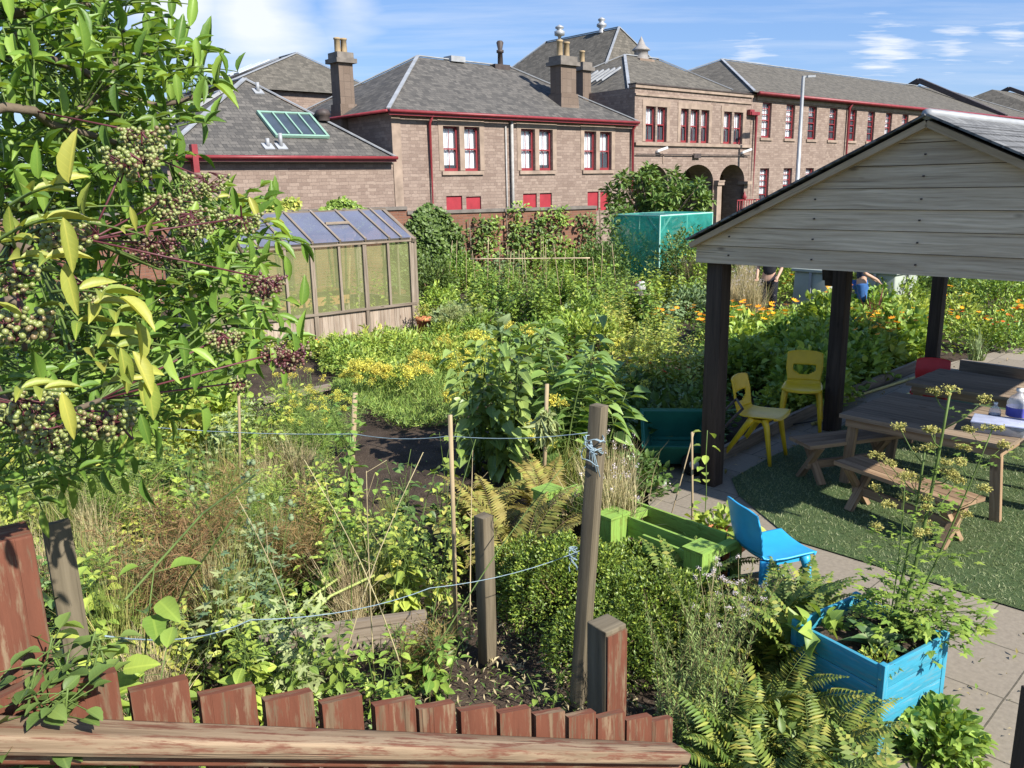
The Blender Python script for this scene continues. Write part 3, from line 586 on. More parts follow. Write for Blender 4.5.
M['fern']=m_leaf('fern_frond',(.055,.105,.018),(.10,.165,.028),(.21,.24,.045),.3,.5,.3,.0)
M['fernb']=m_leaf('browning_fern_frond',(.14,.12,.03),(.25,.21,.06),(.20,.22,.05),.3,.6,.2,.0)
M['feath']=m_leaf('feathery_leaf',(.08,.16,.03),(.13,.23,.045),(.20,.29,.06),.36,.5,.3,.0)
M['bronze']=m_leaf('bronze_fennel',(.16,.10,.05),(.26,.17,.07),(.14,.17,.06),.3,.6,.2,.0)
M['straw']=m_leaf('dry_stalk',(.26,.21,.11),(.42,.35,.20),(.34,.28,.15),.2,.7,.2,.0)
M['blade']=m_leaf('grass_blade',(.08,.14,.03),(.16,.23,.05),(.28,.28,.09),.3,.5,.3,.0)
M['rosem']=m_leaf('needle_leaf',(.08,.145,.035),(.14,.22,.06),(.21,.29,.09),.25,.6,.2,.0)
M['stem']=m_flat('green_stem',(.10,.15,.035),.6,.3,0,.3,9)
M['stemb']=m_flat('brown_stem',(.13,.09,.05),.75,.2,0,.3,9)
M['stemr']=m_flat('red_stem',(.11,.03,.035),.5,.4,0,.3,9)
M['bark']=m_flat('bark',(.13,.10,.07),.9,.2,0,.35,14,.5)
M['orange']=m_leaf('orange_petal',(.75,.22,.01),(.85,.36,.02),(.80,.14,.01),.3,.6,.2,.0)
M['yellow']=m_leaf('yellow_flower',(.50,.45,.07),(.60,.54,.09),(.36,.38,.09),.3,.6,.2,.0)
M['redf']=m_leaf('red_flower',(.60,.05,.02),(.70,.12,.03),None,.3,.6,.2,.0)
M['lilac']=m_leaf('pale_flower',(.48,.40,.42),(.62,.56,.55),(.5,.42,.5),.3,.7,.2,.0)
M['umbel']=m_leaf('umbel_seed',(.30,.27,.08),(.42,.36,.12),(.24,.26,.07),.2,.7,.2,.0)
# ------------------------------------------------------------------ plant generators (local coords, base at the origin)
def rv(n,a,b): return rng.uniform(a,b,n)
def dirs(az,el): return np.stack([np.cos(az)*np.cos(el),np.sin(az)*np.cos(el),np.sin(el)],1)
def stalk(h,lean=.12,az=None,k=7,bend=.15):
    az=random.uniform(0,6.28) if az is None else az; t=np.linspace(0,1,k)
    return np.stack([math.cos(az)*h*(lean*t+bend*t*t),math.sin(az)*h*(lean*t+bend*t*t),h*t*(1-.1*bend*t)],1)
def along(P,t):
    t=np.clip(t,0,1)*(len(P)-1); i=np.minimum(t.astype(int),len(P)-2); f=(t-i)[:,None]; return P[i]*(1-f)+P[i+1]*f
def leafy(stems=5,h=1.0,spread=.25,ll=.1,lw=.06,per=16,t0=.15,tpl=T_fold,el=(-.5,.5),lean=.15,sr=.006,pair=False,shrink=.5,pet=.04):
    st=MB(); lf=MB()
    for i in range(stems):
        hh=h*random.uniform(.7,1.05); P=stalk(hh,random.uniform(0,lean),bend=min(.15,lean*1.1))+G([random.uniform(-1,1)*spread,random.uniform(-1,1)*spread,0])
        st.tube(P,np.linspace(sr,sr*.4,len(P)),5)
        t=np.sort(rv(per,t0,1.0)); B=along(P,t); az=rv(per,0,6.28)
        if pair: az=np.arange(per)*math.pi/2+(np.arange(per)%2)*math.pi*.5+rv(per,-.3,.3); az[1::2]=az[0::2][:len(az[1::2])]+math.pi; t=np.repeat(np.linspace(t0,1,(per+1)//2),2)[:per]; B=along(P,t)
        e_=rv(per,*el)+(t-.5)*.5; D=dirs(az,e_); s=ll*(1-shrink*np.clip(t,0,1)**2)*rv(per,.7,1.15)
        B2=B+D*pet; 
        for b,c in zip(B,B2):
            if pet>.02: st.tube([b,c],sr*.3,3,cap=False)
        lf.leaves(tpl,B2,D,G([0,0,1.])+rng.normal(0,.25,(per,3)),s,s*lw/ll)
    return st,lf
def dome(n,rx,ry,h,ll,lw,tpl=T_fold,inner=.45,rough=.25,lumps=5,up=.5):
    # foliage through a lumpy half-ellipsoid volume
    az=rv(n,0,6.28); z=rv(n,0,1)**.8; r=np.sqrt(1-z*z*.95); k=inner+(1-inner)*rv(n,0,1)**.4
    lump=1+rough*np.sin(az*lumps+z*4)*np.cos(z*7+az*2)
    P=np.stack([np.cos(az)*r*k*rx*lump,np.sin(az)*r*k*ry*lump,z*k*h*lump*.98+.02],1)
    D=P/np.array([rx,ry,h])**1.2; D=D/(np.linalg.norm(D,axis=1,keepdims=True)+1e-6)+rng.normal(0,.55,(n,3)); D[:,2]+=.1
    m=MB(); s=rv(n,.65,1.2)*ll; m.leaves(tpl,P,D,G([0,0,up])+D*.3+rng.normal(0,.35,(n,3)),s,s*lw/ll); return m
def fern(n=14,L=.8,wid=.16,pin=26,up=1.0,tpl=T_dia,curl=.9,azr=(0,6.28)):
    st=MB(); lf=MB()
    for i in range(n):
        az=random.uniform(*azr); ln=L*random.uniform(.65,1.1); e0=random.uniform(.7,1.35)*up; t=np.linspace(0,1,12); ang=e0-curl*t*t-.2*t
        seg=ln/11; P=[np.zeros(3)]
        for a in ang[1:]: P.append(P[-1]+seg*G([math.cos(az)*math.cos(a),math.sin(az)*math.cos(a),math.sin(a)]))
        P=G(P); st.tube(P,np.linspace(.004,.0012,12),4,cap=False)
        tt=np.linspace(.14,.985,pin); B=along(P,tt); T=along(np.gradient(P,axis=0),tt); T/=np.linalg.norm(T,axis=1,keepdims=True)
        side=np.cross(T,[0,0,1.]); side/=np.linalg.norm(side,axis=1,keepdims=True)+1e-6; w_=wid*np.sin(np.clip(tt*1.05,0,1)**.7*math.pi)**.8+.012
        nn=np.cross(side,T)
        for sg in (-1,1):
            D=side*sg+T*.35+nn*rv(pin,-.25,.05)[:,None]
            lf.leaves(tpl,B,D,nn,w_*rv(pin,.85,1.1),ln/pin*1.05)
    return st,lf
def feathery(n=260,rx=.3,h=.6,ll=.09,w=.004,stems=6):
    st=MB(); lf=MB()
    for i in range(stems):
        P=stalk(h*random.uniform(.7,1),.1+.4*rx,bend=.2); st.tube(P,[.004]*4+[.003]*3,4,cap=False)
        k=n//stems; B=along(P,rv(k,.15,1)); az=rv(k,0,6.28); D=dirs(az,rv(k,-.1,.9)); R=rx*rv(k,0,.55)
        B=B+D*R[:,None]; lf.leaves(T_strip,B,D+rng.normal(0,.5,(k,3)),rng.normal(0,1,(k,3)),ll*rv(k,.5,1.2),w)
    return st,lf
def umbels(n=5,h=1.0,r=.06,rays=14,spread=.1,sz=.012,sr=.006,mcol=None):
    st=MB(); fl=MB()
    for i in range(n):
        P=stalk(h*random.uniform(.75,1.05),random.uniform(.02,.15+spread))+G([random.uniform(-1,1)*spread,random.uniform(-1,1)*spread,0]); st.tube(P,np.linspace(sr,sr*.4,len(P)),5)
        tips=[(P[-1],r)]
        for b in range(2):
            t=random.uniform(.55,.85); q=along(P,G([t]))[0]; d=nrm(G([random.uniform(-1,1),random.uniform(-1,1),1.2])); e=q+d*h*random.uniform(.12,.25); st.tube([q,(q+e)/2+G([0,0,-.01]),e],sr*.4,4,cap=False); tips.append((e,r*.7))
        for c,rr in tips:
            az=rv(rays,0,6.28); el=rv(rays,.35,1.5); E=c+dirs(az,el)*G([1,1,.55])*rr
            for e in E: st.tube([c,e],.0012,3,cap=False)
            k=8; Q=(np.repeat(E,k,0)+rng.normal(0,sz,(rays*k,3))); fl.leaves(T_dia,Q,rng.normal(0,1,(rays*k,3)),G([0,0,1.]),sz*1.1,sz*.9)
    return st,fl
def flowers(P,r,tpl=T_petal,up=.9):
    m=MB(); P=G(P); n=len(P); m.leaves(tpl,P,np.stack([rng.normal(0,1,n),rng.normal(0,1,n),np.zeros(n)],1),G([0,0,up])+rng.normal(0,.35,(n,3)),r*rv(n,.7,1.1),r*rv(n,.8,1.1)); return m
def plant(name,label,cat,loc,parts,group=None,rz=None):
    t=thing(name,label,cat,loc,random.uniform(0,6.28) if rz is None else rz,group)
    for n_,mb_,mt_ in parts: part(n_,mb_,mt_,t)
    return t
def within(poly,n):
    # random ground points inside a surveyed outline of picture corners, spread evenly over the ground
    W=[atz(x,y,0)[:2] for x,y in poly]; W=G(W); lo=W.min(0); hi=W.max(0); out=[]
    while len(out)<n:
        p=rng.uniform(lo,hi); c=False; j=len(W)-1
        for i in range(len(W)):
            if (W[i][1]>p[1])!=(W[j][1]>p[1]) and p[0]<(W[j][0]-W[i][0])*(p[1]-W[i][1])/(W[j][1]-W[i][1])+W[i][0]: c=not c
            j=i
        if c: out.append((p[0],p[1],0))
    return G(out)
# ================================================================== GREENHOUSE
M['oldwood']=m_wood('weathered_grey_wood',(.16,.12,.085),(.36,.30,.235),30)
M['boards']=m_wood('greenhouse_boards',(.24,.17,.12),(.48,.41,.33),22)
M['ghglass']=m_clear('greenhouse_glass',(.32,.34,.15),.40,.12,.7,.3,2.5)
M['ghroof']=m_clear('greenhouse_roof_glass',(.17,.18,.24),.78,.2,.7,.5,1.3)
M['cedar']=m_wood('cedar_gable_board',(.38,.28,.185),(.74,.59,.42),34,knots=True,bump=.8)
M['post']=m_wood('dark_stained_post',(.030,.021,.016),(.085,.06,.045),24)
GA_=R_(52); GU=G([math.sin(GA_),math.cos(GA_),0]); GP=atz(420,330,0)
gh=thing('greenhouse','timber greenhouse with glass roof and boarded base beside the brick wall','greenhouse',GP,R_(90-52))
x0,x1,yd=-4.4,-.1,2.35; ze,zr,zb=1.92,2.50,.60; ym=1.15
mb=MB(); n_=34; xs=np.linspace(x0,x1,n_+1)
for i in range(n_): mb.box((xs[i]+.002,-.0-.006*random.random(),.02),(xs[i+1]-.002,.03,zb-.01))
ys=np.linspace(0.03,yd,19)
for i in range(18):
    for X in (x0,x1): mb.box((X-.015,ys[i]+.002,.02),(X+.015,ys[i+1]-.002,zb-.01))
for i in range(n_): mb.box((xs[i]+.002,yd-.02,.02),(xs[i+1]-.002,yd+.01,zb-.01))
part('base_boarding',mb,M['boards'],gh)
mb=MB(); mu=[x0,-3.95,-3.46,-2.93,-2.38,-1.80,-1.24,-.70,-.15]
for i,x in enumerate(mu):
    wd=.085 if i%2==0 else .05; mb.box((x-wd/2,-.055,zb),(x+wd/2,.035,ze-.02))
    if i%2==0: mb.box((x-wd/2,-.05,.0),(x+wd/2,-.012,zb-.002))
    mb.box((x-wd/2,yd-.03,zb),(x+wd/2,yd+.05,ze-.02))
mb.box((x0-.05,-.06,zb-.03),(x1+.02,.05,zb+.02)); mb.box((x0-.05,-.07,ze-.02),(x1+.05,.05,ze+.06)); mb.box((x0-.05,yd-.05,ze-.02),(x1+.05,yd+.07,ze+.06)); mb.box((x0-.05,-.03,-.03),(x1+.05,.02,.018))
for X in (x0,x1):
    for y in (.0,ym,yd): mb.box((X-.045,y-.04,0),(X+.045,y+.04,ze if y!=ym else zr-.03))
    mb.beam((X,-.1,ze+.0),(X,ym,zr+.02),.09,.08); mb.beam((X,yd+.1,ze),(X,ym,zr+.02),.09,.08); mb.box((X-.03,0.04,zb-.02),(X+.03,yd-.04,zb+.03))
mb.box((x0-.05,ym-.05,zr-.01),(x1+.05,ym+.05,zr+.06))
part('frame',mb,M['oldwood'],gh)
rb=MB()
for i,x in enumerate(mu[1:-1]+[-.42]): 
    rb.beam((x,-.12,ze+.075),(x,ym,zr+.06),.045,.045); rb.beam((x,yd+.1,ze+.075),(x,ym,zr+.06),.045,.045)
rb.beam((-1.78,.52,ze+.40),(-1.26,.52,ze+.40),.05,.05)
part('glazing_bar',rb,M['lead'] if False else M['oldwood'],gh)
def ghpane(name,pts,mt): q=MB(); q.poly(pts); part(name,q,mt,gh)
for i in range(len(mu)-1):
    a,b=mu[i]+.03,mu[i+1]-.03
    ghpane('side_pane',[(a,-.005,zb+.02),(b,-.005,zb+.02),(b,-.005,ze-.02),(a,-.005,ze-.02)],M['ghglass']); ghpane('side_pane',[(a,yd,zb+.02),(b,yd,zb+.02),(b,yd,ze-.02),(a,yd,ze-.02)],M['ghglass'])
    ghpane('roof_pane',[(a,-.13,ze+.065),(b,-.13,ze+.065),(b,ym,zr+.055),(a,ym,zr+.055)],M['ghroof']); ghpane('roof_pane',[(a,yd+.13,ze+.065),(b,yd+.13,ze+.065),(b,ym,zr+.055),(a,ym,zr+.055)],M['ghroof'])
for X in (x0,x1): ghpane('gable_pane',[(X,.05,zb),(X,yd-.05,zb),(X,yd-.05,ze),(X,ym,zr),(X,.05,ze)],M['ghglass'])
mb=MB(); mb.beam((x1+.06,-.15,.0),(x1+.06,-.15,1.98),.03,.07); mb.box((x1+.05,-.72,.03),(x1+.08,-.19,.8)); mb.box((x1+.05,-.72,.8),(x1+.08,-.66,1.95)); mb.box((x1+.05,-.66,1.9),(x1+.08,-.19,1.96))
dr_=MB(); dr_.box((x1+.05,-.03,.03),(x1+.09,.05,1.98)); dr_.box((x1+.05,.7,.03),(x1+.09,.78,1.98)); dr_.box((x1+.05,.05,1.9),(x1+.09,.7,1.98)); dr_.box((x1+.05,.05,.03),(x1+.09,.7,.7)); part('door',dr_,M['oldwood'],gh)
def ghw(x,y,z=0): q=GP+GU*x+G([-GU[1],GU[0],0])*y; return G([q[0],q[1],z])
# bench inside and trays
t=thing('potting_bench','orange brown timber staging inside the greenhouse','bench',ghw(-2.6,1.75),R_(38))
mb=MB(); mb.box((-1.7,-.35,.78),(1.7,.35,.84)); part('bench_top',mb,m_flat('orange_board',(.48,.24,.09),.7),t)
mb=MB(); mb.box((-1.7,-.37,.55),(1.7,-.352,.84)); part('front_board',mb,m_flat('orange_board_b',(.46,.25,.11),.7),t)
for a in (-1.65,0,1.65):
    mb=MB(); mb.box((a-.03,-.3,0),(a+.03,-.24,.779)); part('leg',mb,M['oldwood'],t)
# ================================================================== FRUIT CAGE
P=atz(660,216,2.0); cage=thing('fruit_cage','green netted fruit cage with pale poles at the far end of the garden','fruit cage',(P[0],P[1],0),R_(90-50))
Lx,Ly,Hz=3.6,2.3,2.0
Rn=G([math.sin(R_(50)),math.cos(R_(50)),0]); 
Lx=float(min(np.arange(1,8,.02),key=lambda s:abs(proj(P+Rn*s)[0]-712))); Bn=G([-Rn[1],Rn[0],0]); Ly=float(min(np.arange(1,8,.02),key=lambda s:abs(proj(P+Bn*s)[0]-612)))
mb=MB()
for x in (0,Lx/2,Lx):
    for y in (0,Ly): mb.beam((x,y,0),(x,y,Hz-.03),.05,.05)
for y in (0,Ly): mb.beam((-.02,y,Hz),(Lx+.02,y,Hz),.05,.05)
for x in (0,Lx/2,Lx): mb.beam((x,.03,Hz),(x,Ly-.03,Hz),.05,.05)
mb.beam((0,.03,1.5),(0,.5,Hz-.03),.04,.04); mb.beam((0,Ly-.03,1.5),(0,Ly-.5,Hz-.03),.04,.04); mb.beam((.03,0,1.5),(.5,0,Hz-.03),.04,.04)
part('frame',mb,m_flat('pale_green_pole',(.42,.66,.55),.6),cage)
m,nt=newmat('green_netting'); N=NT(nt); nz=N.noise(N.pos(),2.4,4); wv=N.n('ShaderNodeTexWave',{'bands_direction':'Z'},Vector=N.pos(),Scale=18.0,Distortion=1.5).outputs[1]
b=N.bsdf(N.ramp(nz,[(.3,(.02,.27,.22)),(.7,(.05,.42,.36))]),.6,.3); tr=N.n('ShaderNodeBsdfTransparent').outputs[0]
tl=N.n('ShaderNodeBsdfTranslucent',None,Color=(.04,.38,.31,1)).outputs[0]; b=N.n('ShaderNodeMixShader',None,i0=.4,i1=b,i2=tl).outputs[0]
N.out(N.n('ShaderNodeMixShader',None,i0=N.math('MULTIPLY_ADD',wv,.2,N.math('MULTIPLY_ADD',nz,.6,.26)),i1=tr,i2=b).outputs[0]); M['net']=m
mb=MB(); k=12
def sheet(mb,a,b,c,d,amp,n1=10,n2=8):
    a,b,c,d=map(G,(a,b,c,d)); nn=nrm(np.cross(b-a,d-a)); g_=[[ (a*(1-u)+b*u)*(1-v)+(d*(1-u)+c*u)*v+nn*amp*math.sin(u*math.pi)*math.sin(v*math.pi)*(1+.6*math.sin(u*9+v*5)) for u in np.linspace(0,1,n1+1)] for v in np.linspace(0,1,n2+1)]
    for j in range(n2):
        for i in range(n1): mb.poly([g_[j][i],g_[j][i+1],g_[j+1][i+1],g_[j+1][i]])
sheet(mb,(0,-.03,.05),(Lx,-.03,.05),(Lx,-.03,Hz),(0,-.03,Hz),.05); sheet(mb,(-.03,0,.05),(-.03,Ly,.05),(-.03,Ly,Hz),(-.03,0,Hz),.05); sheet(mb,(0,Ly+.03,.05),(Lx,Ly+.03,.05),(Lx,Ly+.03,Hz),(0,Ly+.03,Hz),.05); sheet(mb,(Lx+.03,0,.05),(Lx+.03,Ly,.05),(Lx+.03,Ly,Hz),(Lx+.03,0,Hz),.05)
sheet(mb,(0,0,Hz+.03),(Lx,0,Hz+.03),(Lx,Ly,Hz+.03),(0,Ly,Hz+.03),-.12)
part('netting',mb,M['net'],cage)
# ================================================================== PAVILION
pv=thing('pavilion','open timber pavilion with boarded gable and dark posts over the picnic tables','pavilion',PL,PRZ)
W_=4.02; zb=2.25; ze=2.46; za=3.40; LEN=6.9
def rk(r): return ze+(za-ze)*(1-abs(r-W_/2)/(W_/2))
mb=MB(); zz=[2.25,2.415,2.585,2.75,2.915,3.085,3.25,3.45]
for i in range(len(zz)-1):
    a,b=zz[i],zz[i+1]-.005
    def lim(z): return 0.0 if z<=ze else (z-ze)/(za-ze)*W_/2
    la,lb=lim(a),lim(b); y=random.uniform(-.002,.002)
    if W_/2-la<.05: continue
    bott=[(la-.0,a),(W_-la,a)]; top=[(W_-lb,b),(lb,b)]
    if la==0 and lb>0: pts=[(0,a),(W_,a),(W_,ze),(W_-lb,b),(lb,b),(0,ze)]
    else: pts=bott+top
    if pts[-1][0]>=pts[-2][0]-.001: pts=[(la,a),(W_-la,a),(W_/2,min(b,za))]
    o_=random.uniform(0,9); f=[(p[0],y-.024+.012*min(1,(p[1]-a)/(b-a)),p[1]) for p in pts]; bk=[(p[0],y+.012,p[1]) for p in pts]
    mb.poly(f,uv=[(p[0]+o_,p[1]+o_) for p in pts]); mb.poly(bk[::-1],uv=[(p[0]+o_,p[1]) for p in pts[::-1]])
    for j in range(len(f)): k=(j+1)%len(f); mb.poly([f[k],f[j],bk[j],bk[k]],uv=[(f[k][0],0),(f[j][0],0),(f[j][0],.03),(f[k][0],.03)])
part('gable_board',mb,M['cedar'],pv)
mb=MB(); mb.poly([(.02,.018,2.27),(W_-.02,.018,2.27),(W_-.02,.018,ze-.02),(W_/2,.018,za-.03),(.02,.018,ze-.02)]); part('gable_light_stop',mb,M['post'],pv)  # added dark sheet: stops light leaking between the boards, keeps the gaps dark
mb=MB()
for sg in (0,1):
    x=-.03 if sg==0 else W_+.03; mb.beam((x,-.045,ze-.05),(W_/2,-.045,za-.02),.05,.10,up=(0,1,0))
part('barge_board',mb,m_wood('barge_board_wood',(.34,.24,.14),(.56,.42,.28),22),pv)
mb=MB(); bk=MB()
for sg in (-1,1):
    xe=W_/2+sg*(W_/2+.05); 
    e0=G([xe,-.07,ze-.01]); t0=G([W_/2,-.07,za+.025]); n=18
    sl_=nrm(t0-e0); nn=nrm(np.cross(sl_,(0,1,0))); nn=nn if nn[2]>0 else -nn
    for i in range(n):
        a=e0+(t0-e0)*i/n; b=e0+(t0-e0)*min(1,(i+1.25)/n)
        c=(a+b)/2+nn*(.018); c[1]=LEN/2+.06; ax=(G([0,1.,0]),sl_,nrm(nn+sl_*(-.055))); mb.obox(c,ax,(LEN/2+.18,np.linalg.norm(b-a)/2,.008))
rf=part('roof',mb,m_brick('roof_shingle',(.11,.11,.11),(.21,.21,.205),(.04,.04,.04),.3,.17,.01,dist=.01,stain=.4),pv)
mb=MB(); mb.tube([(W_/2,-.09,za+.045),(W_/2,LEN+.1,za+.045)],.042,10); part('ridge_cap',mb,M['lead'],rf,smooth=True)
mb=MB()
for z in (2.33,2.5,2.67,2.83,3.0,3.16):
    for x in (.35,1.15,2.0,2.85,3.65):
        if z<rk(x)-.06: mb.box((x-.006,-.033,z-.006),(x+.006,-.012,z+.006))
part('nail_heads',mb,M['rust'],pv)
mb=MB(); mb.poly([(-.04,-.08,ze-.025),(W_/2,-.08,za+.005),(W_/2,LEN,za+.005),(-.04,LEN,ze-.025)]); mb.poly([(W_+.04,-.08,ze-.025),(W_/2,-.08,za+.005),(W_/2,LEN,za+.005),(W_+.04,LEN,ze-.025)]); part('roof_lining',mb,M['post'],pv)
pu=[(-.06+.08,.17),(2.55,.2),(6.1,.2)]
for u_,r_ in [(.12,.17),(2.68,.22),(5.9,.2),(1.5,W_-.17),(2.6,W_-.17),(5.9,W_-.17)]:
    mb=MB(); mb.beam((r_,u_,0),(r_,u_,2.38),.165,.165); part('post',mb,M['post'],pv,bevel=.006)
mb=MB(); mb.beam((.17,.1,2.36),(.17,6.6,2.36),.10,.16); mb.beam((W_-.17,.1,2.36),(W_-.17,6.6,2.36),.10,.16)
for u_ in (2.6,5.9): mb.beam((.2,u_,2.36),(W_-.2,u_,2.36),.10,.14)
part('beam',mb,M['post'],pv)
mb=MB(); zz=list(np.arange(2.3,3.3,.17))
for z in zz:
    l=0 if z+.16<ze else (z+.16-ze)/(za-ze)*W_/2
    if W_/2-l>.1: mb.box((l,6.55,z),(W_-l,6.58,z+.16))
part('back_gable_board',mb,M['cedar'],pv)
# ================================================================== FURNITURE
M['bench']=m_wood('brown_bench_wood',(.20,.12,.065),(.44,.30,.18),24)
M['tabletop']=m_wood('grey_brown_table_wood',(.20,.14,.09),(.42,.33,.24),24)
def pboards(name,x0,x1,y0,y1,z,th,n,mat,par,gap=.008):
    mb=MB(); w_=(y1-y0)/n
    for i in range(n): mb.box((x0+random.uniform(0,.01),y0+i*w_+gap/2,z-th),(x1-random.uniform(0,.01),y0+(i+1)*w_-gap/2,z))
    return part(name,mb,mat,par)
def xbench(label,u,r,rot,L,wd=.34,h=.43,group='benches at the picnic tables'):
    t=thing('picnic_bench',label,'bench',pav(u,r,.042),PRZ+rot,group)
    pboards('seat',-L/2,L/2,-wd/2,wd/2,h,.035,3,M['bench'],t)
    for sx in (-1,1):
        for sy in (-1,1):
            mb=MB(); x=sx*(L/2-.16)+sy*.022; mb.beam((x,-sy*wd*.42,0),(x,sy*wd*.42,h-.036),.042,.075,up=(1,0,0)); part('leg',mb,M['bench'],t)
    mb=MB(); mb.beam((-L/2+.1,0,.17),(L/2-.1,0,.17),.04,.08); part('stretcher',mb,M['bench'],t); return t
xbench('bench with crossed legs along the near side of the first picnic table',.33,1.95,-R_(17),1.25)
xbench('bench with crossed legs beside the yellow chairs, left of the picnic table',1.18,1.05,R_(62),1.1,.36)
def ptable(label,u,r,rot,lx,ly):
    t=thing('picnic_table',label,'table',pav(u,r,.042),PRZ+rot)
    pboards('tabletop',-lx/2,lx/2,-ly/2,ly/2,.72,.04,7,M['tabletop'],t)
    mb=MB(); mb.box((-lx/2+.06,-ly/2+.03,.60),(lx/2-.06,-ly/2+.065,.679)); mb.box((-lx/2+.06,ly/2-.065,.60),(lx/2-.06,ly/2-.03,.679)); mb.box((-lx/2+.06,-ly/2+.066,.60),(-lx/2+.095,ly/2-.066,.679)); mb.box((lx/2-.095,-ly/2+.066,.60),(lx/2-.06,ly/2-.066,.679)); part('apron',mb,M['bench'],t)
    for sx in (-1,1):
        for sy in (-1,1):
            mb=MB(); mb.beam((sx*(lx/2-.06),sy*(ly/2-.10),0),(sx*(lx/2-.11),sy*(ly/2-.10),.599),.085,.06,up=(0,1,0)); part('leg',mb,M['bench'],t)
    return t
ptable('large brown picnic table nearest the camera under the pavilion',1.5,1.84,R_(-2),1.5,1.22)
ptable('picnic table further back with its top in deep shade beside the red chair',3.1,1.85,R_(-2),1.6,.95)
# moulded plastic chair
def chair(label,loc,rz,col,hole=True,sc=1.0,group=None,legs='splay'):
    t=thing('plastic_chair',label,'chair',loc,rz,group)
    mt=m_flat('plastic_'+col[0],col[1],.38,.45,0,.08,12)
    # profile in the side plane: x forward, z up; from seat front edge to the top of the back
    prof=[(.23,.425),(.215,.445),(.12,.44),(0,.43),(-.1,.428),(-.165,.44),(-.2,.48),(-.215,.54),(-.225,.60),(-.235,.66),(-.25,.72),(-.262,.77),(-.27,.80)]
    seat=MB(); back=MB(); nj=16
    def pt(i,j):
        x,z=prof[i]; f=j/nj*2-1; 
        hw_=.205 if i<4 else (.20 if i<7 else .195-.012*(i-7)/5)
        if i>=5: hw_-=.03*math.exp(-((i-6)/1.2)**2)
        dz=.022*f*f if i<6 else 0; dx=.03*f*f if i>=6 else 0
        if i==0: x-=.03*f**4
        if i==12: z-=.025*f**4
        return (x+dx,f*hw_,z+dz)
    fine=[]
    def P_(a,b):   # bilinear position on fine grid
        i=min(int(a),11); f=a-i; j=min(int(b),nj-1); g_=b-j
        p=G(pt(i,j))*(1-f)*(1-g_)+G(pt(i+1,j))*f*(1-g_)+G(pt(i,j+1))*(1-f)*g_+G(pt(i+1,j+1))*f*g_; return p
    def holeat(a,b):
        if not hole: return False
        f=(b/nj*2-1)/.62; zc=a-8.1
        return abs(f)<1 and zc<.75 and zc>-1.0*(1-f*f)**.5*1.1+.1*0
    for mb,(a0,a1) in ((seat,(0,6)),(back,(6,12))):
        st=.25
        for a in np.arange(a0,a1,st):
            for b in np.arange(0,nj,.5):
                if mb is back and holeat(a+st/2,b+.25): continue
                mb.poly([P_(a,b),P_(a,b+.5),P_(a+st,b+.5),P_(a+st,b)])
    import bmesh
    for nm,mb in (('seat',seat),('backrest',back)):
        o=part(nm,mb,mt,t,smooth=True,weld=True); md=o.modifiers.new('s','SOLIDIFY'); md.thickness=.012; md.offset=0
    for sx in (-1,1):
        for sy in (-1,1):
            mb=MB(); fx=.30 if sx>0 else -.30
            if legs=='splay':
                top=G([sx*.10,sy*.165,.425]); knee=G([sx*.13,sy*.18,.36]); foot=G([fx*.98,sy*.21,0]) if sx<0 else G([.19,sy*.21,0])
                if sx<0: top[0]=-.02; knee=G([-.08,sy*.18,.34])
            else: top=G([sx*.15,sy*.17,.43]); knee=G([sx*.165,sy*.18,.36]); foot=G([sx*.20,sy*.20,0])
            mb.tube([top+G([0,0,.01]),top*.5+knee*.5,knee,knee*.5+foot*.5,foot],[.036,.033,.030,.024,.018],8); part('leg',mb,mt,t,smooth=True)
    mb=MB(); mb.box((-.06,-.17,.40),(.12,.17,.424)); part('under_frame',mb,mt,t)
    t.scale=(sc,)*3; return t
Y_=('yellow',(.80,.52,.02)); B_=('blue',(.03,.34,.60)); RD=('red',(.62,.03,.035))
c1=G([2.69,8.65,0]); chair('yellow plastic chair on the left, standing at the edge of the turf',(c1[0],c1[1],.04),R_(-38),Y_,sc=1.12,group='yellow chairs')
c2=atz(800,427,.03); chair('yellow plastic chair on the right, tucked against the middle dark post',(c2[0],c2[1],.04),R_(-112),Y_,sc=1.12,group='yellow chairs')
c3=pav(3.55,1.0); zt3=min(np.arange(.3,1.2,.01),key=lambda z:abs(proj((c3[0],c3[1],z))[1]-361)); chair('bright red plastic chair behind the far picnic table',(c3[0],c3[1],.04),R_(-120),RD,hole=False,sc=float(np.clip(zt3/.80,.6,1)))
c4=G([1.78,5.36,.03]); bc=chair('bright blue plastic chair beside the lime green planter',(c4[0],c4[1],.05),R_(16),B_,hole=False,legs='straight',sc=1.02)
# painted box the blue chair stands on
t=thing('painted_crate','worn pale blue and white wooden crate underneath the blue chair','crate',(c4[0],c4[1],.03),R_(16)); t.scale=(.62,.62,1.3)
for k,z in enumerate((.0,.06,.12)):
    mb=MB(); mb.box((-.24,-.23,z),(.24,-.21,z+.05)); mb.box((-.24,.21,z),(.24,.23,z+.05)); mb.box((.22,-.209,z),(.24,.209,z+.05)); mb.box((-.24,-.209,z),(-.22,.209,z+.05)); part('slat',mb,m_wood('crate_paint_%d'%k,(.30,.28,.25),(.5,.47,.43),20,paint=(.10,.38,.62),wear=.45),t)
mb=MB(); mb.box((-.24,-.23,.155),(.24,.23,.168)); part('lid',mb,M['oldwood'],t)
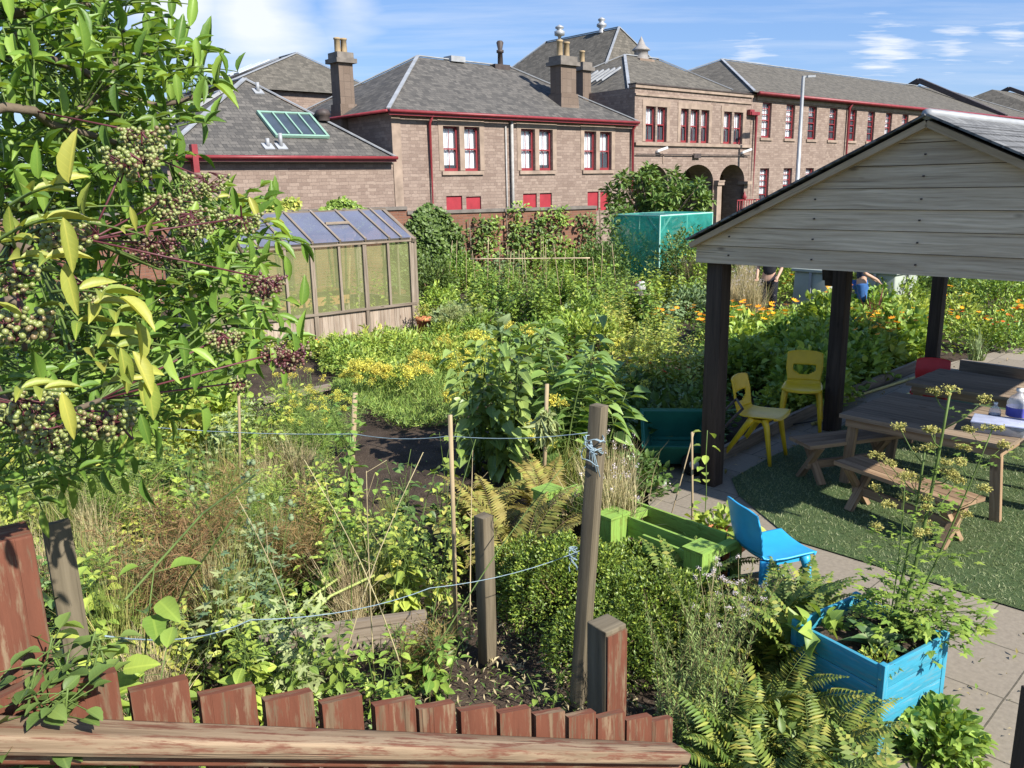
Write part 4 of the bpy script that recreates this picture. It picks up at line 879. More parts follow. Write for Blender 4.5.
# things on the tables
M['clearp']=m_clear('cloudy_plastic',(.62,.64,.70),.42,.15,.7,.2,14)
def bottle(label,u,r,h,rr,lab=(.12,.12,.5),z=.762):
    t=thing('plastic_bottle',label,'bottle',pav(u,r,z)); mb=MB(); mb.lathe([(0,0),(rr,.005),(rr,h*.62),(rr*.8,h*.75),(rr*.3,h*.86),(rr*.28,h*.94)],(0,0,0),14); part('body',mb,M['clearp'],t,smooth=True)
    mb=MB(); mb.lathe([(rr*.34,h*.93),(rr*.34,h),(0,h)],(0,0,0),10); part('cap',mb,M['white'],t); mb=MB(); mb.lathe([(rr*1.01,h*.25),(rr*1.01,h*.5)],(0,0,0),14); part('label',mb,m_flat('bottle_label',lab,.5),t)
bottle('large cloudy water bottle on the near picnic table',1.62,2.42,.34,.095); bottle('small clear bottle with a dark label on the near picnic table',1.45,2.28,.22,.05,(.05,.06,.12)); 
t=thing('plastic_tub','shallow cloudy plastic tub with a pale blue lid on the near picnic table','tub',pav(1.27,2.38,.762),PRZ+.2)
mb=MB(); mb.box((-.2,-.13,0),(.2,.13,.09),taper=1.08); part('body',mb,M['clearp'],t,bevel=.012); mb=MB(); mb.box((-.22,-.15,.091),(.22,.15,.107)); part('lid',mb,m_flat('pale_blue_lid',(.42,.46,.62),.4),t,bevel=.004)
# green garden cart
P=atz(668,468,0); t=thing('garden_cart','dark green plastic garden cart standing beside the front left pavilion post','garden cart',(P[0]+.05,P[1]-.05,0.03),R_(-6))
M['dgreen']=m_flat('dark_green_plastic',(.02,.14,.10),.4,.4,0,.15,6)
mb=MB(); o1,i1=G([[-.34,-.26],[.34,-.26],[.34,.26],[-.34,.26]]),None
def ring(mb,s0,z0,s1,z1,t=.0):
    for k in range(4):
        a,b=o1[k]*s0,o1[(k+1)%4]*s0; c,d=o1[(k+1)%4]*s1,o1[k]*s1; mb.poly([(a[0],a[1],z0),(b[0],b[1],z0),(c[0],c[1],z1),(d[0],d[1],z1)])
ring(mb,.74,.26,1.0,.60); ring(mb,1.0,.60,1.06,.62); ring(mb,1.06,.62,1.06,.59); ring(mb,.70,.28,.96,.60); ring(mb,.96,.60,1.0,.605); 
for z,s in ((.28,.70),(.26,.74)): q=o1*s; mb.poly([(x,y,z) for x,y in q])
tr0=part('tray',mb,M['dgreen'],t); tr0.rotation_euler=(R_(30),0,0); tr0.location=(0,.16,-.05)
mb=MB()
for k in range(4): mb.box((-.22,-.15+k*.09,.282),(.22,-.11+k*.09,.30))
part('tray_rib',mb,M['dgreen'],tr0)
mb=MB(); mb.box((-.24,-.05,.10),(.24,.28,.24),taper=1.05); part('body',mb,M['dgreen'],t,bevel=.02)
for sy in (-1,1):
    mb=MB(); mb.tube([(.18,sy*.24,.13),(.18,sy*.29,.13)],.13,18); wl=part('wheel',mb,m_flat('black_rubber',(.02,.02,.02),.8),t); mb=MB(); mb.tube([(.18,sy*.235,.13),(.18,sy*.295,.13)],.05,12); part('hub',mb,M['white'],wl)
    mb=MB(); mb.tube([(-.2,sy*.2,.26),(-.24,sy*.2,0)],.015,6); part('leg',mb,M['rust'],t)
mb=MB(); mb.tube([(.3,-.2,.3),(.62,-.2,.66),(.66,-.2,.7),(.66,.2,.7),(.62,.2,.66),(.3,.2,.3)],.014,6); part('handle',mb,M['rust'],t)
# ---- lime green trough planter
M['limew']=m_wood('lime_painted_wood',(.16,.22,.04),(.26,.34,.07),20,knots=False,bump=.5,paint=(.22,.36,.07),wear=.56)
a_=atz(552,489,.60); b_=atz(712,549,.60); d_=b_-a_; Lg=float(np.linalg.norm(d_[:2])); LIMERZ=math.atan2(d_[1],d_[0]); LA=a_; LB=b_
t=thing('lime_green_planter','long lime green wooden trough planter on boxed legs beside the box hedge','planter',tuple((G([(a_+b_)[0]/2,(a_+b_)[1]/2,0])+.17*nrm(G([-d_[1],d_[0],0])))),math.atan2(d_[1],d_[0]))
def lg(): return MB()
mb=lg(); mb.box((-Lg/2+.05,.15,.42),(Lg/2-.12,.172,.575)); part('side_board',mb,M['limew'],t); mb=lg(); mb.box((-.12+Lg/4-.02,-.262,.42),(Lg/2-.06,-.24,.56)); part('side_board',mb,M['limew'],t)
mb=lg(); mb.box((-Lg/2+.076,-.13,.43),(Lg/2-.126,-.108,.585)); part('side_board',mb,M['limew'],t)
for x in (-Lg/2,-Lg/2+.70,Lg/2-.05):
    for y in (-.19,):
        mb=lg(); mb.box((x-.075,y-.12,.02),(x-.055,y+.06,.6)); mb.box((x+.055,y-.12,.02),(x+.075,y+.06,.6)); mb.box((x-.053,y-.12,.02),(x+.053,y-.10,.60)); mb.box((x-.085,y-.13,.602),(x+.085,y+.075,.622)); part('leg',mb,M['limew'],t)
    mb=lg(); mb.box((x-.035,-.105,.50),(x+.035,.148,.555)); part('cross_board',mb,M['limew'],t)
    mb=lg(); mb.box((x-.035,.175,.02),(x+.035,.205,.53)); part('leg',mb,M['limew'],t)
mb=lg(); mb.box((-Lg/2+.06,-.10,.1),(Lg/2-.13,.145,.40)); part('soil',mb,M['soil'],t)
limeT=t
# ---- terracotta pots
M['terra']=m_flat('terracotta',(.48,.19,.09),.8,.2,0,.2,7)
def pot(label,loc,r=.16,h=.26):
    t=thing('terracotta_pot',label,'plant pot',loc); mb=MB(); mb.lathe([(0,0),(r*.68,0),(r*.92,h*.8),(r*1.04,h*.8),(r*1.04,h),(r*.92,h),(r*.88,h*.88),(0,h*.86)],(0,0,0),22); part('body',mb,M['terra'],t,smooth=False); mb=MB(); mb.lathe([(r*.87,h*.885),(0,h*.9)],(0,0,0),16); part('soil',mb,M['soil'],t); return t
pp=atz(735,600,.03); strawP=G([pp[0]-.06,pp[1]+.30,.03]); pot('terracotta pot of strawberry plants beside the blue chair',strawP,.2,.38)
gp=atz(424,334,0); pot('weathered terracotta pot at the corner of the greenhouse',gp,.16,.36)
# ---- turquoise planter box
M['turq']=m_wood('turquoise_painted_wood',(.05,.20,.27),(.16,.36,.44),14,knots=False,bump=.6,paint=(.04,.27,.385),wear=.56,damp=None)
q0=atz(885,668,.55); q1=atz(945,636,.55); q2=atz(790,622,.55); uu=nrm((q1-q0)*G([1,1,0])); vv=G([-uu[1],uu[0],0]); l1=.58; l2=float(abs((q2-q0)@vv)); l2=max(.52,min(.72,l2))
bx=thing('turquoise_planter_box','square turquoise painted planter box on the paving full of herbs','planter',(q0[0],q0[1],.03),math.atan2(uu[1],uu[0]))
for k in range(4):
    z0=.0+k*.13; 
    for nm,a,b in (('front_board',(0.03,0,z0),(l1-.03,.022,z0+.126)),('side_board',(0,.03,z0),(.022,l2-.03,z0+.126)),('back_board',(.03,l2-.022,z0),(l1-.03,l2,z0+.126)),('side_board',(l1-.022,.03,z0),(l1,l2-.03,z0+.126))):
        mb=MB(); mb.box(a,b); part(nm,mb,M['turq'],bx,bevel=.003)
for x,y in ((-.004,-.004),(l1-.034,-.004),(-.004,l2-.034),(l1-.034,l2-.034)):
    mb=MB(); mb.box((x,y,0),(x+.038,y+.038,.53)); part('corner_post',mb,M['turq'],bx,bevel=.003)
mb=MB(); mb.box((.035,.035,.02),(l1-.037,l2-.037,.44)); part('soil',mb,M['soil'],bx)
def bxw(x,y,z): q=G([q0[0],q0[1],0])+uu*x+vv*y; return G([q[0],q[1],z])
# ================================================================== NEAR FENCE, POSTS, CANES, STRINGS
M['redfence']=m_wood('worn_red_fence',(.08,.05,.028),(.30,.205,.125),34,paint=(.140,.050,.028),wear=.54,bump=.9,knots=False)
M['rail']=m_wood('worn_red_rail',(.10,.065,.038),(.35,.255,.165),30,paint=(.150,.062,.038),wear=.45,bump=.9,knots=False)
M['greypost']=m_wood('grey_green_post',(.085,.068,.042),(.22,.18,.12),26,bump=.6)
def adep(x,y,dp): d=ray(x,y); return CAM+d*(dp/(d@_f))
x_l=G([-.745,0,0]); 
fence=thing('stair_fence','worn red picket fence with a handrail along the stair in front of the garden','fence',(0,0,0))
px=[-12,48,130,200,265,322,375,419,461,500,536,569,598,627,652]; pw=[56,69,58,55,48,40,40,36,35,31,29,27,27,25,21]
tl=[705,690,693,697,702,705,707,710,712,714,716,718,719,721,722]; tr_=[676,672,679,686,692,695,699,703,706,708,711,712,712,716,718]
A0=adep(48,760,1.30); A1=adep(652,770,2.26); fd=(A1-A0)*G([1,1,0]); fd=nrm(fd); fn=G([fd[1],-fd[0],0])
def onf(x,y,off=0.0):
    P=A0+fn*off; d=ray(x,y); t_=((P-CAM)@fn)/(d@fn); return CAM+d*t_
for i in range(len(px)):
    a=onf(px[i],tl[i]); b=onf(px[i]+pw[i],tr_[i]); zlo=onf(px[i],765)[2]-.35
    mb=MB(); th=fn*-.02; lo_a=G([a[0],a[1],zlo]); lo_b=G([b[0],b[1],zlo]); o_=random.uniform(0,5)
    for P_,rev in (((lo_a,lo_b,b,a),0),((lo_a+th,lo_b+th,b+th,a+th),1)):
        mb.poly(P_,uv=[(p[2]+o_,(p-a)@fd+o_) for p in P_])
    for p,q in ((a,b),(b,lo_b),(a,lo_a)): mb.poly([p,q,q+th,p+th],uv=[(0+o_,0),(.1+o_,0),(.1+o_,.02),(o_,.02)])
    part('picket',mb,M['redfence'],fence)
r0=onf(-40,716,.022); r1=onf(672,744,.022); mb=MB(); dn=G([0,0,-.028]); mb.beam(r0+fn*.034+dn*.35,r1+fn*.034+dn*.35,.066,.032,up=(0,0,1)); part('handrail',mb,M['rail'],fence,bevel=.008)
mb=MB(); mb.beam(r0+fn*.020+G([0,0,-.042]),r1+fn*.020+G([0,0,-.042]),.036,.030,up=(0,0,1)); part('lower_rail',mb,M['redfence'],fence,bevel=.004)
mb=MB(); mb.beam(r0+fn*.02+G([0,0,-.45]),r1+fn*.02+G([0,0,-.45]),.04,.07); part('lower_rail',mb,M['redfence'],fence)
# newel posts
def npost(P,z0,z1,w_,mat,lab,name='fence_post',lean=(0,0),slant=0,rz=None,cat='post',group=None,mat2=None):
    rz=math.atan2(fd[1],fd[0]) if rz is None else rz
    t=thing(name,lab,cat,(P[0],P[1],z0),rz,group); mb=MB(); h=z1-z0
    mb.beam((0,0,0),(lean[0]*h,lean[1]*h,h),w_,w_); part('shaft',mb,mat,t,bevel=.004)
    if mat2: mb=MB(); mb.box((-w_/2+.002,-w_/2-.006,.02),(w_/2-.002,-w_/2-.001,h-.012)); part('painted_face',mb,mat2,t)
    return t
p=onf(606,700,-.19); zt=min(np.arange(1,2.4,.005),key=lambda z:abs(proj((p[0],p[1],z))[1]-622)); npost(p,.0,zt,.078,M['greypost'],'square post painted red on one face at the foot of the stair fence',mat2=M['redfence'])
p=onf(20,640,-.12); zt=min(np.arange(1.5,2.8,.005),key=lambda z:abs(proj((p[0],p[1],z))[1]-535)); npost(p,0.0,zt,.078,M['redfence'],'thick red weathered fence post beside the potato leaves at the left')
P=atd(78,600,2.0); zt=min(np.arange(1.2,2.8,.005),key=lambda z:abs(proj((P[0],P[1],z))[1]-520)); t=thing('wooden_stake','pale green weathered board standing behind the left fence post','stake',(P[0],P[1],0),R_(40)); mb=MB(); mb.beam((.0,0,0),(-.02,0,zt),.055,.018); part('board',mb,M['greypost'],t)
P=atz(578,705,0); T_=atd(599,405,float(np.linalg.norm(P[:2]))+.05); tp_=thing('garden_post','tall leaning grey post with blue twine tied near its top','post',P,0)
v=T_-P; mb=MB(); mb.beam((0,0,-.0),tuple(v),.078,.078,up=(.6,.8,0)); part('shaft',mb,M['greypost'],tp_,bevel=.004); PT=T_
P=atz(488,662,0); zt=min(np.arange(.5,2,.005),key=lambda z:abs(proj((P[0],P[1],z))[1]-515)); npost(P,0,zt,.088,M['greypost'],'shorter grey green post standing left of the box hedge',name='garden_post',rz=R_(45))
# canes
M['cane']=m_wood('bamboo_cane',(.30,.22,.12),(.50,.40,.25),12,knots=False,bump=.2)
def cane(lab,bx_,by_,tx,ty,dr=0.0,r=.011,mat=None,group='canes pushed into the beds',name='garden_cane'):
    P=atz(bx_,by_,0); T=atd(tx,ty,float(np.linalg.norm(P[:2]))+dr); o_=MB(); v=T-P; o_.tube([(0,0,0),tuple(v*.5+G([.004,.004,0])),tuple(v)],r,7); o=part(name,o_,mat or M['cane']); o.location=tuple(P); tag(o,lab,'cane',group); return P,T
cane('long pale cane left of the short grey green post',456,640,450,415,-.0,.015)
cane('brown cane with a bean plant at its foot, left of the bare soil',350,500,355,393,0,.026)
cane('thin cane among the fennel leaning left, below the elder',152,470,142,408,0,.02)
cane('whitish cane under the elder berries beside the greenhouse bed',289,430,288,352,0,.02)
cane('short cane left of the fennel under the hanging berries',240,500,238,362,0,.014)
cane('pair of canes bound together with dry leaves by the artichokes',543,500,547,384,0,.02)
cane('slim cane standing in the strawberry pot',692,560,692,432,0,.009)
cane('thin cane leaning against the end of the lime green planter',662,548,694,432,.1,.005)
# strings and a bundle of blue twine
M['twine']=m_flat('blue_twine',(.24,.32,.36),.8,.2,0,.2,20)
def string(lab,pts,r=.0035,mat=None,sag=.03):
    P=[G(p) for p in pts]; o_=MB(); Q=[]
    for a,b in zip(P[:-1],P[1:]):
        for t_ in np.linspace(0,1,9)[:-1]: Q.append(a*(1-t_)+b*t_-G([0,0,4*sag*t_*(1-t_)]))
    Q.append(P[-1]); o_.tube(Q,r,5); return tag(part('twine_line',o_,mat or M['twine']),lab,'twine')
string('blue twine line running left from the top of the tall leaning post',[atd(592,432,5.1),atd(450,436,5.6),atd(355,434,6.2),atd(120,424,7.5)],.003)
string('lower blue twine line running left from the middle of the leaning post',[atd(586,548,4.7),atd(430,588,3.9),atd(250,620,3.0),atd(105,636,2.3)],.0022,sag=.04)
o_=MB()
for k in range(7):
    a=rng.normal(0,.02,3); c_=PT+(P*0)+G([-.03,-.05,-.17])+a*.6; th=np.linspace(0,6,12); o_.tube([c_+G([.05*math.cos(q+k),.05*math.sin(q+k),-.01*q*(k%4)+.01*math.sin(3*q)]) for q in th],.003,4,cap=False)
for k in range(4): o_.tube([PT+G([-.05,-.06,-.18]),PT+G([-.06+.02*k,-.07,-.3-.03*k])],.003,4)
tag(part('twine_knot',o_,M['twine']),'tangle of blue twine tied round the top of the leaning post','twine')
o_=MB(); hk=atd(573,548,4.65)
for k in range(9):
    th=np.linspace(0,5,8); o_.tube([hk+G([.025*math.cos(q+k),.02*math.sin(q+k),-.015*q*(k%3)]) for q in th],.003,4,cap=False)
tag(part('twine_knot',o_,M['twine']),'small knot of blue twine hanging on the lower line','twine')
# timber edgings
def edging(lab,pts,h=.16,w_=.04,mat=None,z=0):
    o_=MB()
    for a,b in zip(pts[:-1],pts[1:]):
        a=atz(*a,0); b=atz(*b,0); o_.beam(a+G([0,0,h/2+z-.02]),b+G([0,0,h/2+z-.02]),w_,h)
    return tag(part('bed_edging',o_,mat or M['oldwood']),lab,'edging')
edging('pale timber board edging the bed behind the poppies',[(262,668),(345,652),(428,640)],.24,.05)
edging('timber board edging the bed behind the yellow chairs',[(700,474),(770,438),(845,402),(925,368)],.2,.05)
edging('timber sill on the ground along the greenhouse front',[(312,352),(380,344),(470,332)],.10,.12)
edging('broad timber beam edging the bed at the far right',[(960,372),(1024,382),(1100,394)],.22,.09)
edging('weathered board laid beside the compost soil near the greenhouse',[(262,402),(330,388)],.08,.1)
# yellow canes and black hose on the path
for k,(a,b) in enumerate((((790,417),(926,374)),((812,424),(915,392)))):
    o_=MB(); o_.tube([atz(*a,.05),atz(*b,.055)],.02,6); tag(part('long_pole',o_,m_flat('yellow_cane',(.50,.42,.14),.6)),('pale yellow pole lying against the bed edging','pale yellow pole lying on the paving nearer the tables')[k],'pole')
string('thin black cable lying across the paving behind the yellow chairs',[atz(705,455,.05),atz(745,447,.05),atz(790,425,.05),atz(850,415,.05)],.008,m_flat('black_cable',(.015,.015,.015),.5),0.0)
# ================================================================== PLANTS
random.seed(11); rng=np.random.default_rng(11)
def cover(name,label,cat,poly,n,h,ll,mats,tpl=T_fold,clump=1.6,lw=.55,parent=None,base=0):
    # low ground cover nobody could count: small leaves in uneven clumps
    P=within(poly,n); k=np.sin(P[:,0]*clump*2.1+1.3*np.sin(P[:,1]*clump))*np.cos(P[:,1]*clump*1.7+P[:,0]); dens=.5+.5*k
    keep=rng.random(n)<(.35+.65*dens); P=P[keep]; dens=dens[keep]; m=len(P); P[:,2]=base+.01+h*(.25+.75*dens)*rv(m,0,1)**1.2
    mb=MB(); D=dirs(rv(m,0,6.28),rv(m,-.3,1.1)); s=ll*rv(m,.5,1.3)
    idx=rng.integers(0,len(mats),m)
    for i in range(len(mats)):
        q=idx==i; mb.leaves(tpl,P[q],D[q],G([0,0,1.])+rng.normal(0,.4,(int(q.sum()),3)),s[q],s[q]*lw,m=i)
    return stuff(name,mb,mats,label,cat)
def many(proto,pts,label,group,scr=(.8,1.2),first=True,labels=None):
    out=[]
    for i,p in enumerate(pts):
        s=random.uniform(*scr); 
        if i==0 and first: proto.location=tuple(p); proto.rotation_euler=(0,0,random.uniform(0,6)); proto.scale=(s,)*3; o=proto
        else: o=dup(proto,p,random.uniform(0,6.28),(s,s,s*random.uniform(.88,1.12)),tilt=(random.uniform(-.06,.06),random.uniform(-.06,.06)))
        o['label']=labels[i] if labels else label; o['group']=group; out.append(o)
    return out
def PT_(*l): return [atz(x,y,0) for x,y in l]
# --- ground cover
cover('ground_cover','tangle of low weeds and small leaves covering the near left bed','weeds',[(40,440),(230,420),(330,440),(345,520),(440,560),(470,640),(430,690),(420,760),(60,790),(-60,700),(-60,470)],34000,.26,.055,[M['mid'],M['lime'],M['dark'],M['feath']])
cover('ground_cover','low mixed foliage filling the far beds between greenhouse and brick wall','weeds',[(425,345),(600,330),(690,320),(700,262),(600,262),(430,268)],20000,.4,.10,[M['mid'],M['dark'],M['lime'],M['glau']])
cover('ground_cover','low mixed foliage filling the beds behind the pavilion','weeds',[(700,440),(845,400),(925,362),(1100,345),(1100,262),(640,262),(640,330)],34000,.42,.085,[M['mid'],M['lime'],M['mid'],M['dark']])
cover('ground_cover','mown looking low green weeds left of the compost soil','weeds',[(120,430),(250,430),(335,438),(330,405),(250,402),(230,350),(60,350),(60,420)],16000,.16,.05,[M['mid'],M['feath'],M['glau']])
cover('ground_cover','sparse small weeds dotting the bare soil patches','weeds',[(380,480),(470,440),(470,420),(400,430),(330,400),(250,400),(250,350),(330,350),(700,350),(700,400),(600,400),(520,480),(440,520)],1500,.06,.04,[M['mid'],M['lime']])
cover('ground_cover','dry litter and small weeds under the box hedge and behind the stair fence','litter',[(380,640),(430,560),(560,560),(700,640),(700,760),(560,770),(400,780)],3500,.04,.05,[M['straw'],M['dark'],M['mid'],M['straw']],lw=.3)
# carrot tops and parsnips
def fine(poly,n,h,ll,w,mat,name,label,cat):
    P=within(poly,n); r=np.sin(P[:,0]*3.1+P[:,1]*2.0)*.5+.5; mb=MB(); P[:,2]=h*(.35+.65*r)*rv(n,.1,1); D=dirs(rv(n,0,6.28),rv(n,.0,1.4)); mb.leaves(T_strip,P,D,rng.normal(0,1,(n,3)),ll*rv(n,.5,1.3),w)
    return stuff(name,mb,mat,label,cat)
fine([(330,400),(340,376),(470,372),(488,392),(470,425),(400,432)],13000,.30,.09,.011,M['feath'],'carrot_tops','bright feathery carrot tops in the bed in front of the greenhouse','carrot tops')
fine([(322,376),(318,348),(480,336),(498,352),(492,380)],5000,.30,.10,.014,M['lime'],'carrot_tops','yellow green feathery tops nearest the greenhouse sill','carrot tops')
cover('parsnip_leaves','leafy yellow green salad crop in front of the greenhouse','leaf crop',[(322,374),(318,350),(478,338),(498,352),(492,378)],9000,.38,.075,[M['lime'],M['feath'],M['lime']])
# --- turf blades
n=42000; X=rng.uniform(0,3.9,n); Yv=rng.uniform(-.9,3.6,n)
def inpoly(x,y,poly):
    c=np.zeros(len(x),bool); j=len(poly)-1
    for i in range(len(poly)):
        xi,yi=poly[i]; xj,yj=poly[j]; cond=((yi>y)!=(yj>y))&(x<(xj-xi)*(y-yi)/(yj-yi+1e-9)+xi); c^=cond; j=i
    return c
k=inpoly(X,Yv,TURF); X=X[k]; Yv=Yv[k]; n=len(X); P=PL+np.outer(X,PR)+np.outer(Yv,PU); P[:,2]=.043
mb=MB(); mb.leaves(T_strip,P,dirs(rv(n,0,6.28),rv(n,.2,1.3)),rng.normal(0,1,(n,3)),rv(n,.018,.04),.004)
M['tblade']=m_leaf('turf_blade',(.095,.125,.045),(.17,.20,.085),(.28,.29,.16),.15,.5,.3,0,3); stuff('turf_blades',mb,M['tblade'],'short green blades of the artificial turf under the tables','turf')
# --- artichoke clump
st,lf=leafy(3,1.75,.12,.26,.155,30,.12,T_big,(-.55,.25),.1,.014,True,.35,.07); pr=plant('artichoke_plant','x','plant',(0,0,0),[('stem',st,M['stem']),('foliage',lf,M['art'])])
st,lf=leafy(3,1.5,.14,.29,.18,26,.1,T_big,(-.6,.2),.14,.014,True,.35,.08); pr2=plant('artichoke_plant','x','plant',(0,0,0),[('stem',st,M['stem']),('foliage',lf,M['art'])])
A1p=PT_((478,470),(500,478),(520,486),(545,476),(565,484),(585,474),(600,468),(512,450),(540,448))+[]
A2p=PT_((492,458),(530,466),(556,458),(578,450),(560,440),(600,452),(610,478),(525,440))
many(pr,A1p,'tall leafy artichoke stem in the clump behind the leaning post','artichoke clump',(.78,1.02))
many(pr2,A2p,'broad leaved shorter artichoke stem in the clump behind the leaning post','artichoke clump',(.8,1.02))
# --- shrubs made of domes
def shrub(label,px,py,rx,h,n,ll,mat,lw=None,tpl=T_fold,name='shrub',cat='shrub',ry=None,z=0,inner=.4,lumps=5,group=None,pos=None,stem='stemb'):
    mb=dome(n,rx,ry or rx,h,ll,lw or ll*.55,tpl,inner=inner,lumps=lumps); st=MB()
    for i in range(9): 
        a=random.uniform(0,6.28); e=G([math.cos(a)*rx*.6,math.sin(a)*rx*.6,h*.75]); st.tube([(0,0,0),e*.5+G([0,0,.1*h]),e],[.012*h+.004,.008,.004],5)
    p=atz(px,py,0) if pos is None else pos
    return plant(name,label,cat,(p[0],p[1],z),[('stem',st,M[stem]),('foliage',mb,mat)],group)
# box hedge: three merged mounds, one clipped shrub
mb=MB(); st=MB()
for (cx,cy,rx,ry,h,n_) in ((0,0,.55,.45,.56,12000),(.55,-.30,.48,.45,.56,11000),(-.35,.25,.42,.4,.42,6000),(.42,.25,.5,.4,.46,6000),(.9,-.25,.32,.35,.40,4000),(.3,-.6,.4,.3,.45,4500)):
    d_=dome(n_,rx,ry,h,.028,.017,T_fold,inner=.72,rough=.12,lumps=7); 
    for V_ in d_.V: V_+=G([cx,cy,0])
    for V_,L_,C_,U_ in zip(d_.V,d_.L,d_.C,d_.U): mb.raw(V_,L_,C_,U_)
    for i in range(14): a=random.uniform(0,6.28); st.tube([(cx,cy,0),(cx+math.cos(a)*rx*.5,cy+math.sin(a)*ry*.5,h*.6)],[.012,.005],5)
p=atz(575,618,0); plant('box_hedge','rounded bright green box hedge behind the leaning post','hedge',p,[('stem',st,M['stemb']),('foliage',mb,M['box'])],rz=R_(-15))
# --- rosemary
st,lf=leafy(42,.88,.19,.042,.0075,120,.12,T_strip,(.3,1.1),.28,.003,shrink=.3,pet=0); fl=MB(); 
t_=plant('rosemary_bush','upright needle leaved rosemary beside the square red faced post','shrub',atz(690,752,0),[('stem',st,M['stemb']),('foliage',lf,M['rosem'])])
st,lf=leafy(26,.8,.16,.038,.007,100,.12,T_strip,(.3,1.1),.3,.003,shrink=.3,pet=0)
plant('rosemary_bush','shorter grey green rosemary in front of the lime green planter','shrub',atz(712,700,0),[('stem',st,M['stemb']),('foliage',lf,M['rosem'])])
st,fl=umbels(9,.85,.018,5,.12,.006,.0022); plant('seed_heads','pinkish dry seed stalks rising behind the rosemary','plant',atz(722,705,0),[('stem',st,M['straw']),('seed_head',fl,M['lilac'])])
# --- ferns
fs,ff=fern(18,.95,.15,32,1.0,tpl=T_fold); F1=plant('fern','x','fern',(0,0,0),[('stem',fs,M['stem']),('frond',ff,M['fern'])])
fs,ff=fern(13,.7,.11,26,1.2,curl=.9); F2=plant('fern','x','fern',(0,0,0),[('stem',fs,M['stem']),('frond',ff,M['fern'])])
fs,ff=fern(13,.85,.15,34,1.1,curl=1.0); F3=plant('fern','x','fern',(0,0,0),[('stem',fs,M['stemb']),('frond',ff,M['fernb'])])
many(F1,PT_((765,735),(812,792),(742,800),(780,850)),'',"ferns around the turquoise planter",(.68,.82),labels=['large arching fern left of the turquoise planter box','large fern in front of the turquoise planter box corner','large fern at the bottom edge beside the rosemary','low spreading fern at the bottom edge, in front of the turquoise planter'])
many(F2,PT_((775,690),(800,705),(730,668),(782,652),(690,640),(885,860)),'',"ferns around the turquoise planter",(.9,1.1),labels=['upright fern between the blue chair and the turquoise planter','fern leaning against the shaded side of the turquoise planter','small fern under the near end of the lime green planter','upright fern standing below the blue chair seat','narrow fern reaching up past the lime green planter leg','small bright fern at the bottom edge right of the planter'])
many(F3,PT_((500,560),(470,535),(545,520),(690,600),(520,590)),'',"browning ferns",(.85,1.1),labels=['browning fern behind the short grey green post','browning fern left of the long pale cane','tall browning fern under the artichoke clump','yellowing fern fronds in front of the lime green planter','browning fern in the shade beside the box hedge'])
shrub('bright leafy clump at the foot of the turquoise planter, on the paving side',935,752,.25,.22,800,.06,M['mid'],.045,T_leaf,'leafy_clump','plant',inner=.3)
shrub('dark leafy clump in the shadow between rosemary and ferns',760,775,.4,.3,700,.07,M['dark'],.04,T_leaf,'leafy_clump','plant',inner=.3)
# --- planter box herbs
t=plant('lovage','tall lovage with yellow seed heads growing in the turquoise planter','herb',bxw(.49,.24,.42),[],rz=.3)
st=MB(); fl=MB(); lf=MB(); pod=[]
for (tx,ty,r_,b) in ((950,392,.0125,(.0,0)),(925,450,.010,(-.04,.02)),(992,430,.0065,(.03,.03)),(905,480,.005,(-.06,0))):
    base=bxw(.49,.24,.42)+G([b[0],b[1],0]); top=atd(tx,ty,float(np.linalg.norm(base[:2]))+random.uniform(-.1,.15)); c_,s_=math.cos(-.3),math.sin(-.3)
    def loc_(p): q=p-bxw(.49,.24,.42); return G([q[0]*c_-q[1]*s_,q[0]*s_+q[1]*c_,q[2]])
    a=loc_(base); z=loc_(top); P=G([a+(z-a)*k+G([.02,0,0])*math.sin(k*3.1) for k in np.linspace(0,1,9)]); st.tube(P,np.linspace(r_,r_*.5,9),8); H_=np.linalg.norm(z-a)
    tips=[(z,.07)]
    for i in range(7):
        k=.50+.5*i/7; q=along(P,G([k]))[0]; az=i*2.4; d=G([math.cos(az),math.sin(az),1.1*random.uniform(.6,1.2)]); e=q+nrm(d)*random.uniform(.12,.32)*(1.3-k*.5); st.tube([q,(q+e)/2+G([0,0,-.02]),e],[r_*.35,r_*.3,r_*.2],5); tips.append((e,.045))
    for c,rr in tips:
        E=c+dirs(rv(13,0,6.28),rv(13,.2,1.4))*G([1,1,.45])*rr*.8
        for e in E: st.tube([c,e],.0016,3,cap=False)
        k=14; Q=np.repeat(E,k,0)+rng.normal(0,.0065,(13*k,3)); fl.leaves(T_dia,Q,rng.normal(0,1,(13*k,3)),G([0,0,1.]),.013,.009)
    for k in np.linspace(.15,.9,9):
        q=along(P,G([k]))[0]; az=random.uniform(0,6.28); 
        for m_ in range(7): d=dirs(G([az+random.uniform(-.7,.7)]),G([random.uniform(-.1,.5)])); lf.leaves(T_lobed,q+d*random.uniform(.05,.2),d,G([0,0,1.]),.07*(1.1-k*.6),.06*(1.1-k*.6))
n=330; az=rv(n,0,6.28); rr=rv(n,.03,.33); P=np.stack([np.cos(az)*rr+.14,np.sin(az)*rr-.04,.08+.22*rv(n,0,1)-.25*np.clip(rr-.25,0,1)],1); D=dirs(az,rv(n,-.4,.4)); lf.leaves(T_lobed,P,D,G([0,0,1.])+rng.normal(0,.25,(n,3)),rv(n,.045,.085),rv(n,.04,.075))
for p_ in P[::3]: st.tube([(0,0,0),p_*.6+G([0,0,.06]),p_],.002,4,cap=False)
part('stem',st,M['stem'],t); part('seed_head',fl,M['umbel'],t); part('foliage',lf,M['mid'],t)
mb=MB(); st=MB(); 
for i in range(9): a=i*.7; mb.leaves(T_big,G([[0,0,.02]]),dirs(G([a]),G([random.uniform(.3,.9)])),G([0,0,1.]),random.uniform(.16,.24),.085)
